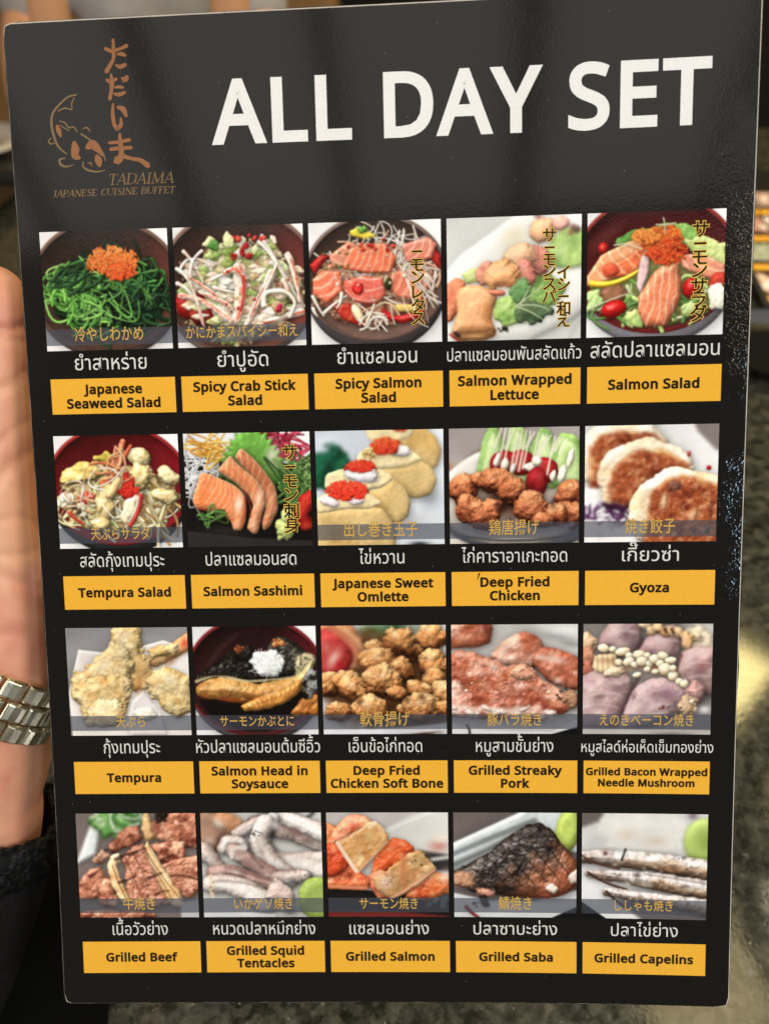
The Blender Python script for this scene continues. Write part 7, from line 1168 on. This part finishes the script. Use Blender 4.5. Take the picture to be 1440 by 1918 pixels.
def link(th, j, wd, hh, rad, nm="bracelet_link"):
    p = e1 * RA * math.cos(th) + e2 * RB * math.sin(th) + axv * (j * .0068); tg = -e1 * RA * math.sin(th) + e2 * RB * math.cos(th); L = np.linalg.norm(tg); tg /= L; no = np.cross(axv, tg); no /= np.linalg.norm(no)
    if no @ p < 0: no = -no
    V = []
    for s in (-1, -.8, -.35, .35, .8, 1):
        for q, z in ((-1, 0), (-1, .55), (-.8, 1), (.8, 1), (1, .55), (1, 0)): V.append(p + tg * s * wd / 2 + axv * q * hh / 2 + no * (z * rad * (1 - .34 * abs(s) ** 4) - rad * .35))
    F = [(a * 6 + b, a * 6 + b + 1, (a + 1) * 6 + b + 1, (a + 1) * 6 + b) for a in range(5) for b in range(5)] + [tuple(range(6))[::-1], tuple(range(30, 36)), ]
    F += [(a * 6 + 5, a * 6, (a + 1) * 6, (a + 1) * 6 + 5) for a in range(5)]
    return bevel(mesh(nm, V, F, M_BR, watch), .0003, 2)
for j in (-1, 0, 1):
    for k in range(NL):
        th = 2 * math.pi * (k + (.5 if j == 0 else 0) + .12) / NL
        if math.sin(th) < -.72: continue                       # the case sits here, behind the wrist
        link(th, j, 2 * math.pi * .0268 / NL * .93, .0064, .0030)
cc = -e2 * (RB + .001); V = []; n = 36
for r_, z in ((.014, 0), (.0165, -.002), (.0165, -.007), (.0145, -.009)): V += [tuple(cc + (e1 * math.cos(2 * math.pi * k / n) + axv * math.sin(2 * math.pi * k / n)) * r_ + e2 * z) for k in range(n)]
F = [(a * n + k, a * n + (k + 1) % n, (a + 1) * n + (k + 1) % n, (a + 1) * n + k) for a in range(3) for k in range(n)] + [tuple(range(n)), tuple(3 * n + k for k in range(n))]
mesh("watch_case", V, F, M_BR, watch)

# ---------------------------------------------------------------- the blurred far side of the table
M_BOOTH = NT("tan_leather").set(Base_Color=col4((150, 112, 66)), Roughness=.5).m
be = tag(empty("bench_seat", (-0.55, 1.95, -.76)), "tan upholstered bench with a high back across the table", "bench")
for nm, b in (("backrest", (-1.0, .0, .44, 0.42, .12, 1.25)), ("seat", (-1.0, -.45, .30, 0.42, -.003, .44)), ("plinth", (-.98, -.42, 0, .40, .06, .298))):
    V, F = box(*b); bevel(mesh(nm, V, F, M_BOOTH, be), .02, 3)
n_ = NT("far_skin").set(Base_Color=col4((214, 158, 116)), Roughness=.5); M_SK2 = n_.m
X0, Y0 = -.42, 1.62
B = [(X0, Y0, -.26, .10), (X0, Y0, -.02, .09), (X0, Y0 - .01, .22, .085), (X0, Y0 + .02, .30, .05), (X0, Y0, .36, .045), (X0, Y0 - .02, .45, .085), (X0, Y0 - .02, .55, .08)]
E_ = [(k, k + 1) for k in range(6)]
for s, ex, hx in ((-1, -.56, -.50), (1, -.22, -.255)):
    k = len(B); B += [(X0 + s * .16, Y0, .24, .05), (X0 + s * .20, Y0 - .10, .10, .042), (ex + (.06 if s > 0 else 0), Y0 - .27, .055, .036), (hx + .02, Y0 - .33, .15, .030), (hx + .03, Y0 - .34, .235, .030), (hx + .04, Y0 - .345, .29, .02)]
    E_ += [(2, k)] + [(k + q, k + q + 1) for q in range(5)]
diner = skin_graph("person", B, E_, M_SK2, .008, None, 2, 4, None, 1); tag(diner, "diner in a grey shirt seated across the table, out of focus", "person")
n_ = NT("grey_cloth"); c = n_.coord('Object'); nn = n_.noise(c, 14, 3, .6); r = n_.ramp([(.3, col4((150, 148, 146))), (.7, col4((176, 174, 170)))]); n_.l(nn.outputs[0], r.inputs[0]); n_.l(r.outputs[0], n_.p.inputs['Base Color']); n_.set(Roughness=.85)
T_ = [(X0, Y0, -.27, .115), (X0, Y0, -.02, .112), (X0, Y0 - .01, .22, .105), (X0, Y0 + .01, .28, .065)]; E2 = [(0, 1), (1, 2), (2, 3)]
for s in (-1, 1):
    k = len(T_); T_ += [(X0 + s * .16, Y0, .24, .064), (X0 + s * .195, Y0 - .09, .12, .056)]; E2 += [(2, k), (k, k + 1)]
skin_graph("shirt", T_, E2, n_.m, .009, diner, 2, 5, None, 1)
V, F = lathe([(.001, .0), (.05, -.006), (.085, -.03), (.098, -.08), (.092, -.13), (.07, -.15)], 28); mesh("hair", np.array(V) + [X0, Y0 + .005, .645], F, NT("dark_hair").set(Base_Color=(.012, .009, .007, 1), Roughness=.5).m, diner, smooth=True)
V, F = box(-4, 3.2, -.76, 4, 3.3, 2.6); o = mesh("wall", V, F, NT("dark_wall").set(Base_Color=col4((30, 24, 20)), Roughness=.8).m); tag(o, "dark brown restaurant wall in the far background", "wall")
V, F = box(-4, -3, -.80, 4, 3.2, -.762); tag(mesh("floor", V, F, NT("dark_floor").set(Base_Color=col4((46, 38, 32)), Roughness=.7).m), kind="structure")
